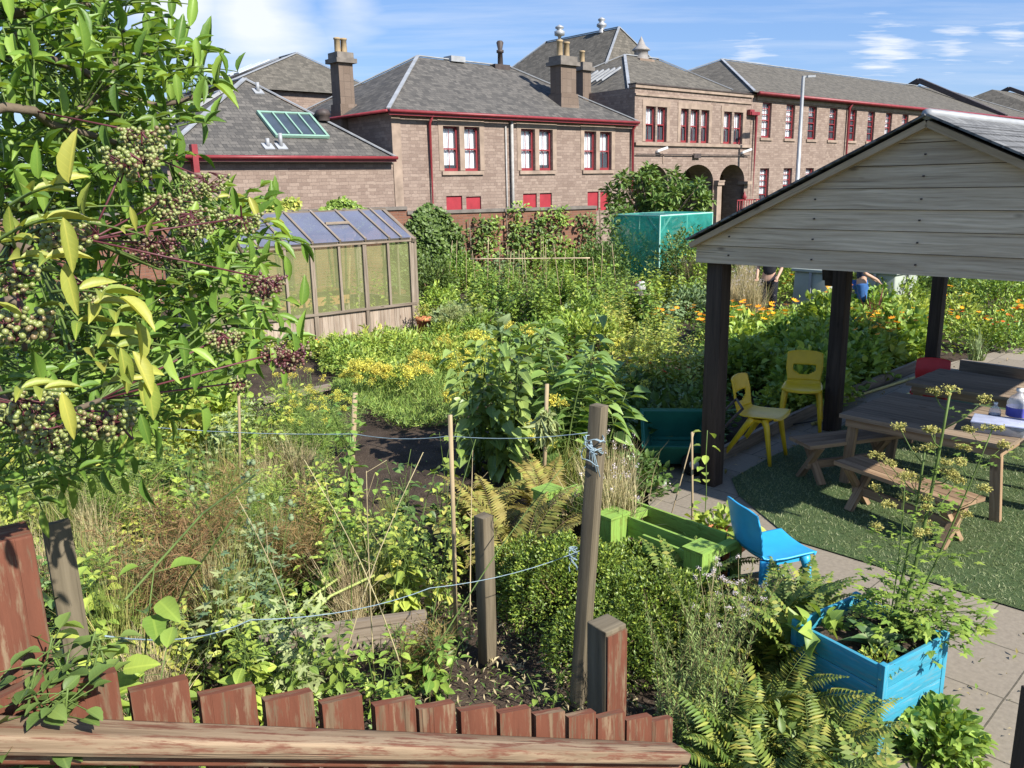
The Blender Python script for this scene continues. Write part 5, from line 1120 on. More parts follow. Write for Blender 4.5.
m,nt_=newmat('variegated_leaf'); N=NT(nt_); tt=nt_.nodes.new('ShaderNodeUVMap'); sp_=N.n('ShaderNodeSeparateXYZ',None,Vector=tt.outputs[0]); ed=N.math('ADD',N.math('ABSOLUTE',sp_.outputs[0]),N.math('MULTIPLY',N.noise(N.uv(4,4),3,3),.12)); N.out(N.bsdf(N.ramp(ed,[(.33,(.07,.13,.045)),(.42,(.20,.25,.12))]),.5,.3)); M['varieg']=m
plant('hosta','cream edged hosta in the middle of the turquoise planter','plant',bxw(.25,.22,.44),[('foliage',mb,M['varieg'])])
mb=dome(16,.12,.12,.18,.11,.10,T_big,inner=.3); plant('nasturtium','round leaved seedling in the back left of the turquoise planter','plant',bxw(.10,.48,.44),[('foliage',mb,M['mid'])])
mb=dome(150,.12,.1,.1,.035,.02,T_fold,inner=.3); plant('seedling','tiny green seedling at the near corner of the turquoise planter','plant',bxw(.12,.1,.43),[('foliage',mb,M['lime'])])
# --- strawberry pot, beans on the cane, lime planter plants
mb=dome(130,.26,.26,.22,.085,.075,T_leaf,inner=.3); plant('strawberry_plant','bright leafy strawberry plant filling the terracotta pot','plant',strawP+G([0,0,.34]),[('foliage',mb,M['lime'])])
st=MB(); lf=MB(); P=G([[0,0,0],[.03,0,.3],[-.02,.02,.6],[.05,0,.9],[.0,.02,1.1]]); st.tube(P,.004,5); t_=rv(16,.15,1); B=along(P,t_); D=dirs(rv(16,0,6.28),rv(16,-.5,.3)); lf.leaves(T_leaf,B+D*.05,D,G([0,0,1.]),.085,.065)
plant('climbing_bean','thin climbing bean on the slim cane in front of the left pavilion post','plant',atz(705,560,0)+G([0,0,.0]),[('stem',st,M['stem']),('foliage',lf,M['lime'])])
def tuft(n,h,r,mat,w=.006,lean=.5,seed=0,smat=None):
    mb=MB(); az=rv(n,0,6.28); B=np.stack([rng.normal(0,r*.4,n),rng.normal(0,r*.4,n),np.zeros(n)],1); D=dirs(az,math.pi/2-np.abs(rng.normal(0,lean,n))); mb.leaves(T_strip,B,D,rng.normal(0,.3,(n,3))+G([0,0,1.]),h*rv(n,.5,1.1),w)
    o_=[('foliage',mb,mat)]
    if seed:
        s2=MB(); i=rng.integers(0,n,seed); Q=B[i]+D[i]*(h*rv(seed,.7,1.1))[:,None]; Q=np.repeat(Q,12,0)+rng.normal(0,.012,(seed*12,3)); s2.leaves(T_dia,Q,rng.normal(0,1,(seed*12,3)),G([0,0,1.]),.016,.01); o_.append(('seed_head',s2,smat))
    return o_
lp_=(LA*.62+LB*.38)+G([.06,.1,0]); plant('dry_grass','dry grass tuft with pale seed heads in the lime green planter','grass tuft',(lp_[0],lp_[1],.42),tuft(420,.52,.22,M['straw'],.007,.38,16,M['lilac']))
plant('chive_tuft','green and straw coloured chives in the middle of the lime green planter','grass tuft',(lp_[0]-.1,lp_[1]+.05,.42),tuft(260,.4,.2,M['blade'],.006,.35))
lp_=(LA*.9+LB*.1); mb=dome(260,.2,.16,.16,.05,.03,T_fold,inner=.3); plant('withered_herb','brown withered herb at the far end of the lime green planter','plant',(lp_[0],lp_[1],.42),[('foliage',mb,M['straw'])])
# --- dried leaf bundle tied to canes
mb=MB(); n=60; mb.leaves(T_leaf,np.stack([rng.normal(0,.03,n),rng.normal(0,.03,n),rv(n,-.05,.1)],1),dirs(rv(n,0,6.28),rv(n,-1.5,-.5)),rng.normal(0,1,(n,3)),rv(n,.08,.26),rv(n,.015,.035)); mb.leaves(T_leaf,rng.normal(0,.03,(60,3))+G([0,0,.06]),rng.normal(0,1,(60,3)),rng.normal(0,1,(60,3)),.06,.04)
q=atd(546,425,7.2); b_l=thing('dried_leaf_bundle','bundle of pale dried leaves tied to the canes by the artichokes','dried leaves',q); part('foliage',mb,M['pale'],b_l)
# --- fennel, poppies and the tangle of the near left bed
def feath(label,px,py,h,rx,mat,n=3200,w=.0045,z=0,umb=0):
    s_,f_=feathery(n,rx,h,.10,w,9); P_=[('stem',s_,M['stem']),('foliage',f_,mat)]
    if umb: a,b=umbels(umb,h*1.15,.05,12,.14,.011,.004); P_+=[('flower_stem',a,M['stem']),('blossom',b,M['yellow'])]
    return plant('fennel',label,'fennel',atz(px,py,z),P_)
feath('bronze fennel beside the pale weathered board at the left',165,640,.95,.32,M['bronze'],4200)
feath('green fennel behind the pale weathered board at the left',130,545,.95,.34,M['feath'],3600)
feath('tall rusty fennel left of the poppy heads',215,600,1.0,.30,M['bronze'],4000)
feath('green fennel under the lowest elder berries',100,500,.9,.4,M['feath'],3600)
feath('mixed green fennel beside the poppy leaves',255,560,.85,.32,M['feath'],3600)
feath('bronze fennel right of the poppies',300,590,.75,.28,M['bronze'],3000)
feath('fennel with yellow flower heads behind the poppies',315,470,.75,.3,M['feath'],2600,umb=7)
feath('fennel with yellow flower heads nearest the bare soil',345,455,.7,.22,M['feath'],1800,umb=6)
feath('fennel with yellow flower heads under the reddish elder berries',300,440,.8,.3,M['feath'],2200,umb=6)
feath('small bronze fennel left of the short grey green post',425,690,.42,.16,M['bronze'],1500)
for i,(lb,px,py,h,n_) in enumerate((('grey green poppy plant with round seed pods behind the pale edging board',275,620,1.05,9),('shorter poppy plant with seed pods left of the first',245,600,.98,6))):
    st,lf=leafy(n_,h,.1,.14,.075,9,.05,T_lobed,(-.2,.5),.14,.0045,shrink=.6); pods=[]; M['pod']=M.get('pod') or m_flat('poppy_pod',(.20,.26,.13),.6,.3)
    for V_ in list(st.V):
        if len(V_)==35: tip=V_[-5:].mean(0); pods.append(MB()); pods[-1].lathe([(0,-.018),(.012,-.014),(.019,0),(.017,.016),(.009,.024),(.016,.028),(0,.031)],tip,10)
    plant('poppy_plant',lb,'poppy',atz(px,py,0),[('stem',st,M['stem']),('foliage',lf,M['glau'])]+[('seed_pod',d_,M['pod']) for d_ in pods])
def gen(label,px,py,mat,h=.8,n=5,ll=.09,lw=.06,per=22,spread=.15,tpl=T_leaf,name='leafy_plant',cat='plant',lean=.15,sr=.005,stem='stem',pos=None,el=(-.5,.5),t0=.15,group=None,rz=None):
    st,lf=leafy(n,h,spread,ll,lw,per,t0,tpl,el,lean,sr); return plant(name,label,cat,atz(px,py,0) if pos is None else pos,[('stem',st,M[stem]),('foliage',lf,mat)],group,rz)
gen('yellow leaved bean plant left of the long pale cane',425,610,M['yel'],.95,6,.085,.07,22,.2,name='bean_plant')
gen('yellow green bean plant behind the pale edging board',385,585,M['yel'],.85,5,.085,.07,20,.2,name='bean_plant')
gen('bean plant climbing the brown cane beside the soil',358,505,M['mid'],1.15,4,.11,.09,18,.12,name='bean_plant')
gen('bean plant with large single leaves under the blue twine',448,520,M['mid'],1.0,3,.16,.13,7,.12,T_big,name='bean_plant',t0=.5)
gen('yellow green bean plant beside the browning ferns',455,575,M['lime'],.7,5,.08,.065,18,.2,name='bean_plant')
gen('raspberry plant in front of the pale edging board',320,705,M['mid'],.55,7,.10,.07,16,.2,name='raspberry_plant')
gen('raspberry plant with yellow lower leaves, left of the short post',395,712,M['lime'],.5,6,.09,.065,14,.2,name='raspberry_plant')
gen('raspberry plant in front of the short grey green post',440,700,M['mid'],.5,5,.10,.07,12,.12,name='raspberry_plant')
gen('weedy seedling in the bare ground right of the short post',545,708,M['mid'],.28,2,.07,.04,8,.05,name='seedling')
gen('bright green nettle clump behind the left pickets',175,690,M['lime'],.6,8,.08,.05,20,.25,name='nettle_clump')
gen('leafy plant behind the fourth picket',285,705,M['mid'],.5,8,.075,.05,20,.25,name='nettle_clump')
gen('pale lobed leaf plant behind the third picket',240,680,M['pale'],.78,4,.15,.14,8,.14,T_lobed,name='mallow',t0=.4)
gen('pale lobed leaf plant beside the pale edging board',285,690,M['pale'],.62,4,.14,.13,8,.14,T_lobed,name='mallow',t0=.35)
gen('dusty green mallow at the left end of the edging board',250,660,M['glau'],.8,4,.12,.11,12,.16,T_lobed,name='mallow')
# close plants right behind the stair fence
for i,(px,py,h) in enumerate(((245,620,1.2),(300,650,1.3),(320,640,1.25),(335,700,1.5),(352,650,1.2),(375,690,1.55),(392,640,1.1),(410,700,1.6),(428,650,1.35),(470,640,1.2),(200,560,1.1),(180,600,1.0),(120,600,1.2))):
    st=MB(); P=stalk(h,random.uniform(.05,.3),k=6); st.tube(P,np.linspace(.0055,.002,6),5)
    for k in range(5): q=along(P,G([random.uniform(.3,1)]))[0]; e=q+G([random.uniform(-.12,.12),random.uniform(-.12,.12),random.uniform(.03,.16)]); st.tube([q,e],.0016,4,cap=False)
    o=part('dry_stalk',st,M['straw'] if i%2 else M['stem']); o.location=tuple(atz(px,py,0)); tag(o,'thin upright stalk left standing in the near left bed','stalk','bare stalks in the near left bed')
st=MB(); a=atd(602,424,5.0); b=atz(428,720,0)+G([0,0,.35]); st.tube([a+(b-a)*k+G([0,0,.55*math.sin(k*math.pi)*.18]) for k in np.linspace(0,1,10)],np.linspace(.002,.005,10),6); tag(part('bramble_shoot',st,M['stem']),'long green shoot arching down left from the top of the leaning post','shoot')
st=MB(); a=atd(235,500,4.2); b=atd(345,395+280,2.6); 
for (p0,p1,r_) in (((125,600),(255,475),.005),((232,520),(160,640),.004)): 
    a=atd(*p0,3.0); b=atd(*p1,4.4); st.tube([a,(a+b)/2+G([0,0,.05]),b],r_,6)
tag(part('fallen_stalk',st,M['stem']),'grey green fallen stalks leaning through the fennel','stalk')
st=MB()
for (p0,p1) in (((262,655),(365,560)),((285,640),(375,575)),((300,615),(392,545))): a=atz(*p0,.1); b=atz(*p1,.35); st.tube([a,(a+b)/2+G([0,0,.08]),b],.010,6)
tag(part('fallen_stalk',st,m_flat('lime_stalk',(.36,.42,.12),.6)),'bright yellow green stalks lying across the bed behind the edging board','stalk')
# --- mid zone left of the greenhouse bed
for i,(px,py,r,h,mt,lb) in enumerate(((130,470,.7,1.1,'mid','leafy shrub at the far end of the upper twine line'),(185,430,.6,.9,'dark','dark leafy shrub left of the thin cane'),(80,455,.8,1.3,'mid','broad leafy shrub behind the elder berries'),(215,445,.45,.75,'lime','yellow green bush in front of the short cane'),(60,400,1.0,1.6,'dark','dark bush at the left edge behind the elder'),(140,385,.8,1.2,'mid','rounded bush left of the greenhouse front'),(210,390,.5,.7,'glau','grey green bush at the left end of the greenhouse'),(250,360,.35,.5,'lime','nasturtium mound at the greenhouse sill'),(175,470,.5,.8,'yel','yellowing bush under the upper twine line'))):
    shrub(lb,px,py,r,h,int(1500*r+500),.11,M[mt],.075,T_leaf,'bush','bush',inner=.35)
for i,(px,py) in enumerate(((262,352),(300,350),(318,356))): 
    o=shrub(('nasturtium mound with an orange flower at the greenhouse corner','nasturtium mound in the middle of the greenhouse front','small nasturtium mound beside the compost soil')[i],px,py,.3,.25,260,.08,M['lime'],.075,T_leaf,'nasturtium','plant'); [part('flower',flowers([(random.uniform(-.2,.2),random.uniform(-.25,0),.27)],.07),M['orange'],o) for k in range(4)]
# white flowering plant at greenhouse corner
s_,f_=umbels(26,.75,.05,10,.35,.016,.003); plant('white_flowers','pale frothy flowering plant right of the greenhouse pot','plant',atz(455,345,0),[('stem',s_,M['stem']),('blossom',f_,M['pale'])])
mb=dome(160,.16,.16,.3,.07,.03,T_fold); plant('pot_plant','straw coloured plant growing in the greenhouse pot','plant',gp+G([0,0,.3]),[('foliage',mb,M['yel'])])
# plants inside the greenhouse
for i,x in enumerate((-.5,-1.1,-1.9,-2.7,-3.5,-4.0)):
    p=ghw(x,.65); gen(('tomato plant at the door end inside the greenhouse','second tomato plant inside the greenhouse','bushy tomato plant in the middle of the greenhouse','tomato plant left of the middle inside the greenhouse','tomato plant near the far end inside the greenhouse','tomato plant at the far end inside the greenhouse')[i],0,0,M['lime'] if i in (0,1) else M['mid'],1.5,5,.13,.08,30,.16,name='tomato_plant',pos=(p[0],p[1],0))
# yellow flat flower heads among the artichokes
s_,f_=umbels(2,1.25,.09,16,.1,.02,.004); UM=plant('golden_yarrow','x','flower',(0,0,0),[('stem',s_,M['stem']),('blossom',f_,M['yellow'])])
many(UM,PT_((490,395),(500,425),(548,432),(602,430),(628,435),(540,505),(475,440),(585,470),(640,440)),'yellow yarrow standing among the artichoke leaves','yarrow around the artichokes',(.75,1.05))
# --- far beds
s1,l1_=leafy(6,1.45,.28,.13,.10,46,.1,T_leaf,(-.6,.4),.05,.006); cn=MB()
for k in range(2): cn.tube([(.25*math.cos(k*2.1),.25*math.sin(k*2.1),0),(.12*math.cos(k*2.1),.12*math.sin(k*2.1),1.75)],.006,5)
BN=plant('climbing_bean','x','bean plant',(0,0,0),[('cane',cn,M['cane']),('stem',s1,M['stem']),('foliage',l1_,M['mid'])])
many(BN,PT_((470,312),(492,316),(513,320),(533,325),(552,329),(505,300),(527,305),(548,308),(568,312),(590,316),(455,300),(610,312)),'climbing bean plant on canes in front of the brick wall','climbing beans on canes',(.82,1.05))
string('pale cord stretched along the tops of the bean canes',[atd(470,259,19.),atd(590,258,18.5)],.012,m_flat('pale_cord',(.6,.45,.3),.8),.0)
s1,l1_=leafy(8,1.0,.3,.11,.07,40,.1,T_leaf,(-.4,.5),.12,.005); YK=plant('bolted_kale','x','plant',(0,0,0),[('stem',s1,M['stem']),('foliage',l1_,M['yel'])])
many(YK,PT_((615,345),(632,352),(645,368),(655,380),(640,395),(620,375),(668,390),(690,380),(660,352),(675,405)),'pale yellow green bolted plant in the middle of the far beds','pale bolted plants beyond the artichokes',(.75,1.1))
mb=dome(520,.42,.42,.5,.11,.075,T_leaf,inner=.3); DP=plant('squash_plant','x','plant',(0,0,0),[('foliage',mb,M['dark'])])
many(DP,PT_((600,400),(628,408),(655,415),(682,420),(700,432),(620,430),(648,438),(676,446),(640,458),(700,410),(690,448),(590,425)),'dark leaved low plant left of the left pavilion post','dark leaved plants left of the pavilion',(.75,1.15))
mb=dome(520,.5,.5,.62,.13,.09,T_leaf,inner=.3,lumps=3); PP=plant('potato_plant','x','plant',(0,0,0),[('foliage',mb,M['mid'])])
mb=dome(460,.5,.5,.55,.12,.085,T_leaf,inner=.3,lumps=4); PP2=plant('potato_plant','x','plant',(0,0,0),[('foliage',mb,M['lime'])])
W=within([(718,330),(905,318),(915,360),(845,392),(765,428),(716,438)],62); W=sorted(W.tolist(),key=lambda p:-p[1])
many(PP,W[::2],'leafy potato plant in the bed behind the yellow chairs','potato bed behind the yellow chairs',(.7,1.15)); many(PP2,W[1::2],'lighter yellow green potato plant in the bed behind the yellow chairs','potato bed behind the yellow chairs',(.7,1.15))
st,lf=leafy(9,.62,.2,.08,.025,16,.1,T_fold,(-.2,.7),.2,.004); CL=plant('marigold','x','flower',(0,0,0),[('stem',st,M['stem']),('foliage',lf,M['mid'])]+[('flower',flowers([(random.uniform(-.32,.32),random.uniform(-.32,.32),random.uniform(.55,.78))],.12),M['orange']) for k in range(9)])
many(CL,PT_((860,375),(872,362),(850,358),(890,368),(768,345),(782,352),(756,352),(792,310),(905,352),(882,350),(742,330),(838,330),(700,345),(712,356),(668,345)),'orange flowering marigold among the potato plants','orange marigolds in the far beds',(.85,1.2))
mb=dome(400,.35,.35,.5,.09,.05,T_fold); RF=plant('red_flower_clump','x','flower',(0,0,0),[('foliage',mb,M['mid'])]+[('flower',flowers([(random.uniform(-.3,.3),random.uniform(-.3,.3),random.uniform(.45,.6))],.08),M['redf']) for k in range(6)])
many(RF,PT_((1010,352),(985,350),(1035,340),(668,402),(960,338)),'','red flowers',(.8,1.1),labels=['red flowering clump at the right edge of the far bed','red flowering clump left of the one at the right edge','red flowering clump beyond the right edge bed','red orange flowering clump at the end of the brown soil path','red flowering clump behind the right dark post'])
mb=dome(500,.45,.45,.6,.08,.05,T_fold); OF=plant('marigold_bush','x','flower',(0,0,0),[('foliage',mb,M['lime'])]+[('flower',flowers([(random.uniform(-.4,.4),random.uniform(-.4,.4),random.uniform(.55,.8))],.12),M['orange']) for k in range(9)])
many(OF,PT_((972,348),(1000,335),(955,328),(1020,325),(1050,345)),'bushy marigold in the bed beyond the far picnic table','marigold bushes at the right',(.8,1.1))
PG=plant('pink_grass','x','grass tuft',(0,0,0),tuft(500,1.15,.3,M['straw'],.012,.25,40,M['lilac']))
many(PG,PT_((752,324),(745,300),(742,306),(730,322),(735,318),(690,300)),'tall pinkish grass behind the left pavilion post','pinkish grasses',(.8,1.1))
# cordyline with reddish spikes
P_=tuft(46,.95,.1,M['redf'] if False else m_leaf('maroon_blade',(.14,.03,.04),(.22,.06,.06),None,.15,.5,.3,0),.035,.45); plant('cordyline','red brown spiky cordyline beyond the middle dark post','plant',atz(872,338,0),P_)
P_=tuft(60,.55,.12,M['glau'],.02,.4); plant('leek_clump','blue grey leeks in the bed behind the right dark post','plant',atz(975,362,0),P_)
# far shrubs
sh=[('dark','broad dark shrub right of the fruit cage',684,296,.95,1.6),('mid','green shrub between fruit cage and left pavilion post',706,300,.8,1.35),('dark','dark shrub behind the fruit cage corner',728,285,1.0,1.5),('glau','grey green lavender mound beside the left pavilion post',690,318,.55,.7),('mid','leafy shrub behind the pinkish grasses',790,292,.9,1.3),('lime','light green shrub left of the pale water tanks',800,300,.7,1.1),('dark','dark shrub right of the pale water tanks',905,300,1.1,1.5),('mid','green shrub behind the right dark post',935,296,1.1,1.4),('dark','dark shrub in the far right corner',985,290,1.2,1.5),('mid','tall green shrub at the right edge',1030,292,1.2,1.6),('mid','rounded green shrub in front of the dark one right of the tanks',895,318,.7,.9),('lime','yellow green bush beside the right dark post',912,335,.6,.7),('mid','green shrub in the bed beyond the far table',1000,318,.9,1.0),('dark','dark shrub under the wall left of the fruit cage',600,284,.9,1.3),('mid','green shrub under the wall beside the espaliers',575,284,.8,1.0),('mid','green shrub under the middle of the brick wall',540,284,.8,.95),('glau','grey green shrub under the brick wall',505,286,.7,.95),('mid','shrub between the greenhouse and the brick wall',455,290,.8,1.1),('dark','dark shrub just behind the greenhouse end',432,302,.7,1.2),('lime','light green shrub beside the greenhouse end',440,318,.5,.7),('glau','cabbage patch mound right of the greenhouse',462,330,.5,.45),('mid','dense shrub left of the bean canes',478,338,.5,.5),('lime','yellow green shrub behind the golden yarrow',575,345,.6,.6),('mid','green shrub at the near end of the bean canes',540,352,.6,.55),('mid','green bush in the middle of the far beds',590,335,.6,.8),('lime','light bush left of the pale bolted plants',600,352,.5,.6)]
for mt,lb,px,py,r,h in sh: shrub(lb,px,py,r,h,int(1500*r*h+500),.11,M[mt],.065,T_fold,'shrub','shrub',inner=.45)
mb=dome(60,.25,.25,.28,.24,.2,T_big,inner=.2); CB=plant('cabbage','x','cabbage',(0,0,0),[('foliage',mb,M['glau'])])
many(CB,PT_((445,336),(458,340),(472,343),(448,324),(462,320),(478,328),(492,336),(500,345)),'blue green cabbage in the row right of the greenhouse','cabbages right of the greenhouse',(.8,1.2))
# hedge line far behind the pavilion
for i,px in enumerate((640,700,760,820,880,940,1000,1060)):
    q=atd(px,268,27.5+random.uniform(-1,1)); shrub('part of the far hedge',0,0,1.6,random.uniform(1.3,1.9),2600,.14,M['dark' if i%2 else 'mid'],.08,T_fold,'hedge_bush','bush',inner=.5,pos=(q[0],q[1],0),group='bushes of the far hedge')['label']='leafy bush in the far hedge beyond the tanks and cage'
# fig tree
t=thing('fig_tree','rounded glossy tree in front of the arched porch, behind the fruit cage','tree',atd(655,200,30.5)*G([1,1,0]))
st=MB(); lf=MB(); st.tube([(0,0,0),(.05,0,.8),(0,.05,1.5)],[.12,.10,.08],8)
for i in range(58):
    a=random.uniform(0,6.28); r=random.uniform(.3,1.85); e=G([math.cos(a)*r,math.sin(a)*r,1.5+random.uniform(.3,2.1)*(1-.13*r*r)]); st.tube([(0,0,random.uniform(.9,1.4)),e*.5+G([0,0,.5]),e],[.05,.03,.012],5)
    n=58; D=rng.normal(0,1,(n,3)); D/=np.linalg.norm(D,axis=1,keepdims=True); D[:,2]=D[:,2]*.8+.1; lf.leaves(T_leaf,e+D*.16*rv(n,.3,1.6)[:,None],D,G([0,0,1.])+rng.normal(0,.3,(n,3)),rv(n,.14,.24),rv(n,.09,.15))
part('trunk',st,M['bark'],t); part('crown',lf,m_leaf('fig_leaf',(.05,.10,.022),(.08,.15,.032),(.13,.20,.045),.3),t)
# ivy and espaliers on the wall
def wallleaves(x0,x1,z0,z1,n,ll,mat,name,label,cat,lump=3,thick=.3,top=0):
    t=thing(name,label,cat,onwall((x0+x1)/2,0),math.atan2(WD[1],WD[0])); X=rv(n,-.5,.5)*(x1-x0); k=.75+.25*np.sin(X*lump+1); Z=z0+(z1-z0)*k*rv(n,0,1)**.8; dep=-rv(n,.02,1)*thick*(.6+.4*np.sin(X*5+Z*4)); P=np.stack([X,dep,Z],1); P[Z>2.42,1]+=thick*.6
    mb=MB(); D=np.stack([rng.normal(0,1,n),-np.abs(rng.normal(.5,.5,n)),rng.normal(-.3,.7,n)],1); mb.leaves(T_leaf,P,D,G([0,-1.,.6])+rng.normal(0,.3,(n,3)),ll*rv(n,.6,1.2),ll*.8); st=MB()
    for i in range(5): x=(x1-x0)*random.uniform(-.4,.4); st.tube([(x*.7,-.06,0),(x,-.05,z1*.5),(x*1.1,-.04,z1*.8)],.02,5)
    part('stem',st,M['stemb'],t); part('foliage',mb,mat,t)
wallleaves(wallx(384),wallx(458),.2,2.5,4200,.13,M['dark'],'ivy','dense dark ivy covering the wall behind the greenhouse end','ivy',2.2,.22)
wallleaves(wallx(300),wallx(372),1.9,2.72,1500,.13,M['mid'],'wall_creeper','green creeper along the wall top behind the greenhouse roof','creeper',3.5,.3)
wallleaves(wallx(268),wallx(302),1.9,2.75,700,.12,M['yel'],'wall_creeper','yellowing creeper on the wall top left of the green one','creeper',3.0,.25)
wallleaves(wallx(190),wallx(262),.4,2.5,1800,.13,M['mid'],'wall_creeper','leafy creeper on the wall behind the left end of the greenhouse','creeper',3.0,.3)
for i,(px,w_,h,lb) in enumerate(((468,.7,2.05,'espalier fruit tree nearest the ivy'),(505,.9,2.35,'tall espalier fruit tree in the middle of the brick wall'),(530,.7,1.9,'sparse espalier fruit tree right of the tallest one'),(550,.6,2.3,'espalier fruit tree with leaves reaching the coping'),(598,.7,2.2,'dark espalier fruit tree beside the fruit cage'))):
    t=thing('espalier_tree',lb,'fruit tree',onwall(wallx(px),0)-WN*0.12,math.atan2(WD[1],WD[0])); st=MB(); lf=MB(); st.tube([(0,0,0),(.03,-.02,h*.5),(0,0,h)],[.04,.03,.015],6)
    for k in range(7):
        z=h*(.3+.7*k/7); sg=(-1)**k; e=G([sg*w_*random.uniform(.5,1),-.05,z+random.uniform(0,.25)]); st.tube([(0,0,z-.1),e],[.015,.008],5)
        for c_ in (e,e*G([.5,1,1])): 
            n=28; D=rng.normal(0,1,(n,3)); lf.leaves(T_leaf,c_+D*.09,D,G([0,-.7,.8])+rng.normal(0,.3,(n,3)),rv(n,.08,.15),.08)
    part('trunk',st,M['bark'],t); part('crown',lf,M['mid' if i%2 else 'dark'],t)

random.seed(23); rng=np.random.default_rng(23)
NL=[(70,470),(300,455),(345,520),(440,540),(470,600),(430,660),(300,730),(60,740),(-30,640),(-30,490)]
def proto(nm,mat,h,n,ll,lw,per,tpl=T_leaf,**k):
    st,lf=leafy(n,h,.13,ll,lw,per,.08,tpl,(-.5,.5),.16,.004,**k); return plant(nm,'x','plant',(0,0,0),[('stem',st,M['stem']),('foliage',lf,mat)])
for nm,mt,h,n,ll,lw,per,tpl,cnt,lab in (('weed','lime',.75,6,.10,.07,22,T_leaf,22,'light green leafy weed in the tangle of the near left bed'),('yellowing_weed','yel',.7,7,.08,.06,22,T_leaf,20,'yellowing leafy weed in the tangle of the near left bed'),('lobed_weed','pale',.7,6,.10,.09,16,T_lobed,16,'pale lobed leaf weed in the tangle of the near left bed'),('dark_weed','dark',.7,6,.09,.06,22,T_leaf,12,'dark leaved weed in the tangle of the near left bed')):
    pr_=proto(nm,M[mt],h,n,ll,lw,per,tpl); many(pr_,within(NL,cnt).tolist(),lab,lab.split(' in ')[0]+'s',(.6,1.25))
for i in range(2):
    pr_=plant('grass_tuft','x','grass tuft',(0,0,0),tuft(260,.62,.14,M['blade' if i else 'straw'],.005,.4)); many(pr_,within(NL,22).tolist(),('straw coloured grass tuft in the tangle of the near left bed','green grass tuft in the tangle of the near left bed')[i],('straw tufts','green tufts')[i],(.6,1.2))
MB2=[(430,340),(600,335),(700,330),(705,300),(600,290),(440,290)]
for nm,mt,h,n,ll,lw,per,tpl,cnt,lab in (('leafy_crop','mid',.95,8,.17,.11,20,T_leaf,26,'mid green leafy crop in the far middle beds'),('pale_crop','lime',.8,8,.16,.10,20,T_leaf,20,'light green leafy crop in the far middle beds'),('grey_crop','glau',.6,7,.16,.12,12,T_leaf,12,'grey green leafy crop in the far middle beds')):
    pr_=proto(nm,M[mt],h,n,ll,lw,per,tpl); many(pr_,within(MB2,cnt).tolist(),lab,lab.split(' in ')[0]+'s',(.7,1.2))

cover('leaf_litter','scattered dry leaves and small weeds on the paving','litter',[(700,768),(700,620),(760,560),(860,590),(1024,640),(1100,700),(1000,900)],240,.012,.04,[M['straw'],M['mid'],M['fernb']],base=.032)
cover('leaf_litter','dry leaf bits lying on the paving behind the lime green planter','litter',[(600,500),(700,455),(845,402),(930,372),(1024,360),(900,400),(740,480)],260,.012,.045,[M['straw'],M['fernb']],base=.032)

random.seed(41); rng=np.random.default_rng(41)
CBD=[(330,372),(322,350),(478,338),(496,354),(488,386),(400,392)]
for k,(mt,cnt,lab,grp) in enumerate((('lime',26,'light green leafy root crop in the bed in front of the greenhouse','light green root crops'),('mid',14,'mid green leafy root crop in the bed in front of the greenhouse','mid green root crops'),('yel',9,'yellowing leafy root crop in the bed in front of the greenhouse','yellowing root crops'))):
    d_=dome(330,.36,.36,.44,.10,.045,T_fold,inner=.3,lumps=4); pr_=plant('root_crop','x','plant',(0,0,0),[('foliage',d_,M[mt])]); many(pr_,within(CBD,cnt).tolist(),lab,grp,(.6,1.1))
s_,f_=umbels(3,.62,.07,12,.12,.02,.003); pr_=plant('dill','x','flower',(0,0,0),[('stem',s_,M['stem']),('blossom',f_,M['yellow'])]); many(pr_,within([(330,420),(335,380),(480,345),(498,370),(480,425)],15).tolist(),'yellow flowering dill in the feathery bed before the greenhouse','dill in the greenhouse bed',(.7,1.1))

many(F2,[atz(776,662,0),atz(806,640,0)],'','ferns around the turquoise planter',(.9,1.05),first=False,labels=['tall upright fern in front of the blue chair legs','tall fern between the blue chair and the back corner of the planter'])
q=atz(612,500,0); plant('dry_grass','dry straw coloured grass behind the middle of the lime green planter','grass tuft',q,tuft(420,.62,.25,M['straw'],.007,.38,14,M['lilac']))
q=atz(585,492,0); plant('grass_clump','green grass clump behind the far end of the lime green planter','grass tuft',q,tuft(420,.6,.25,M['blade'],.007,.4))
shrub('low dark leafy plant between the lime green planter and the garden cart',632,492,.35,.35,700,.07,M['dark'],.05,T_leaf,'leafy_clump','plant',inner=.3)
def hung(lab,nm,px,py,r,h,z0,n,ll,lw,per,mat,spread=.07):
    q=atd(px,py,r); st,lf=leafy(n,h,spread,ll,lw,per,.12,T_elder2,(-.5,.35),.12,.004); st.tube([(0,0,-z0),(.02,.01,-z0*.5),(0,0,.05)],[.009,.008,.006],6)
    return plant(nm,lab,'plant',(q[0],q[1],z0),[('stem',st,M['stem']),('foliage',lf,mat)])
T_elder2=fold([(0,.02),(.1,.22),(.2,.38),(.32,.44),(.45,.48),(.58,.42),(.7,.37),(.8,.25),(.9,.15),(1,.0)],.4,.16,.012)
hung('large leaved physalis plant growing up behind the left fence post','physalis_plant',112,640,1.95,.75,1.35,6,.14,.085,14,M['mid'])
hung('bright leaves hanging over the pale weathered board','physalis_plant',88,620,1.75,.5,1.65,4,.12,.07,10,M['lime'],.05)
hung('dark leaved potato stem in front of the thick red fence post','potato_plant',26,640,1.36,.26,2.08,5,.058,.042,16,M['dark'],.05)
hung('second dark leaved potato stem at the left edge of the fence','potato_plant',-4,640,1.36,.24,2.08,4,.055,.040,14,M['dark'],.05)
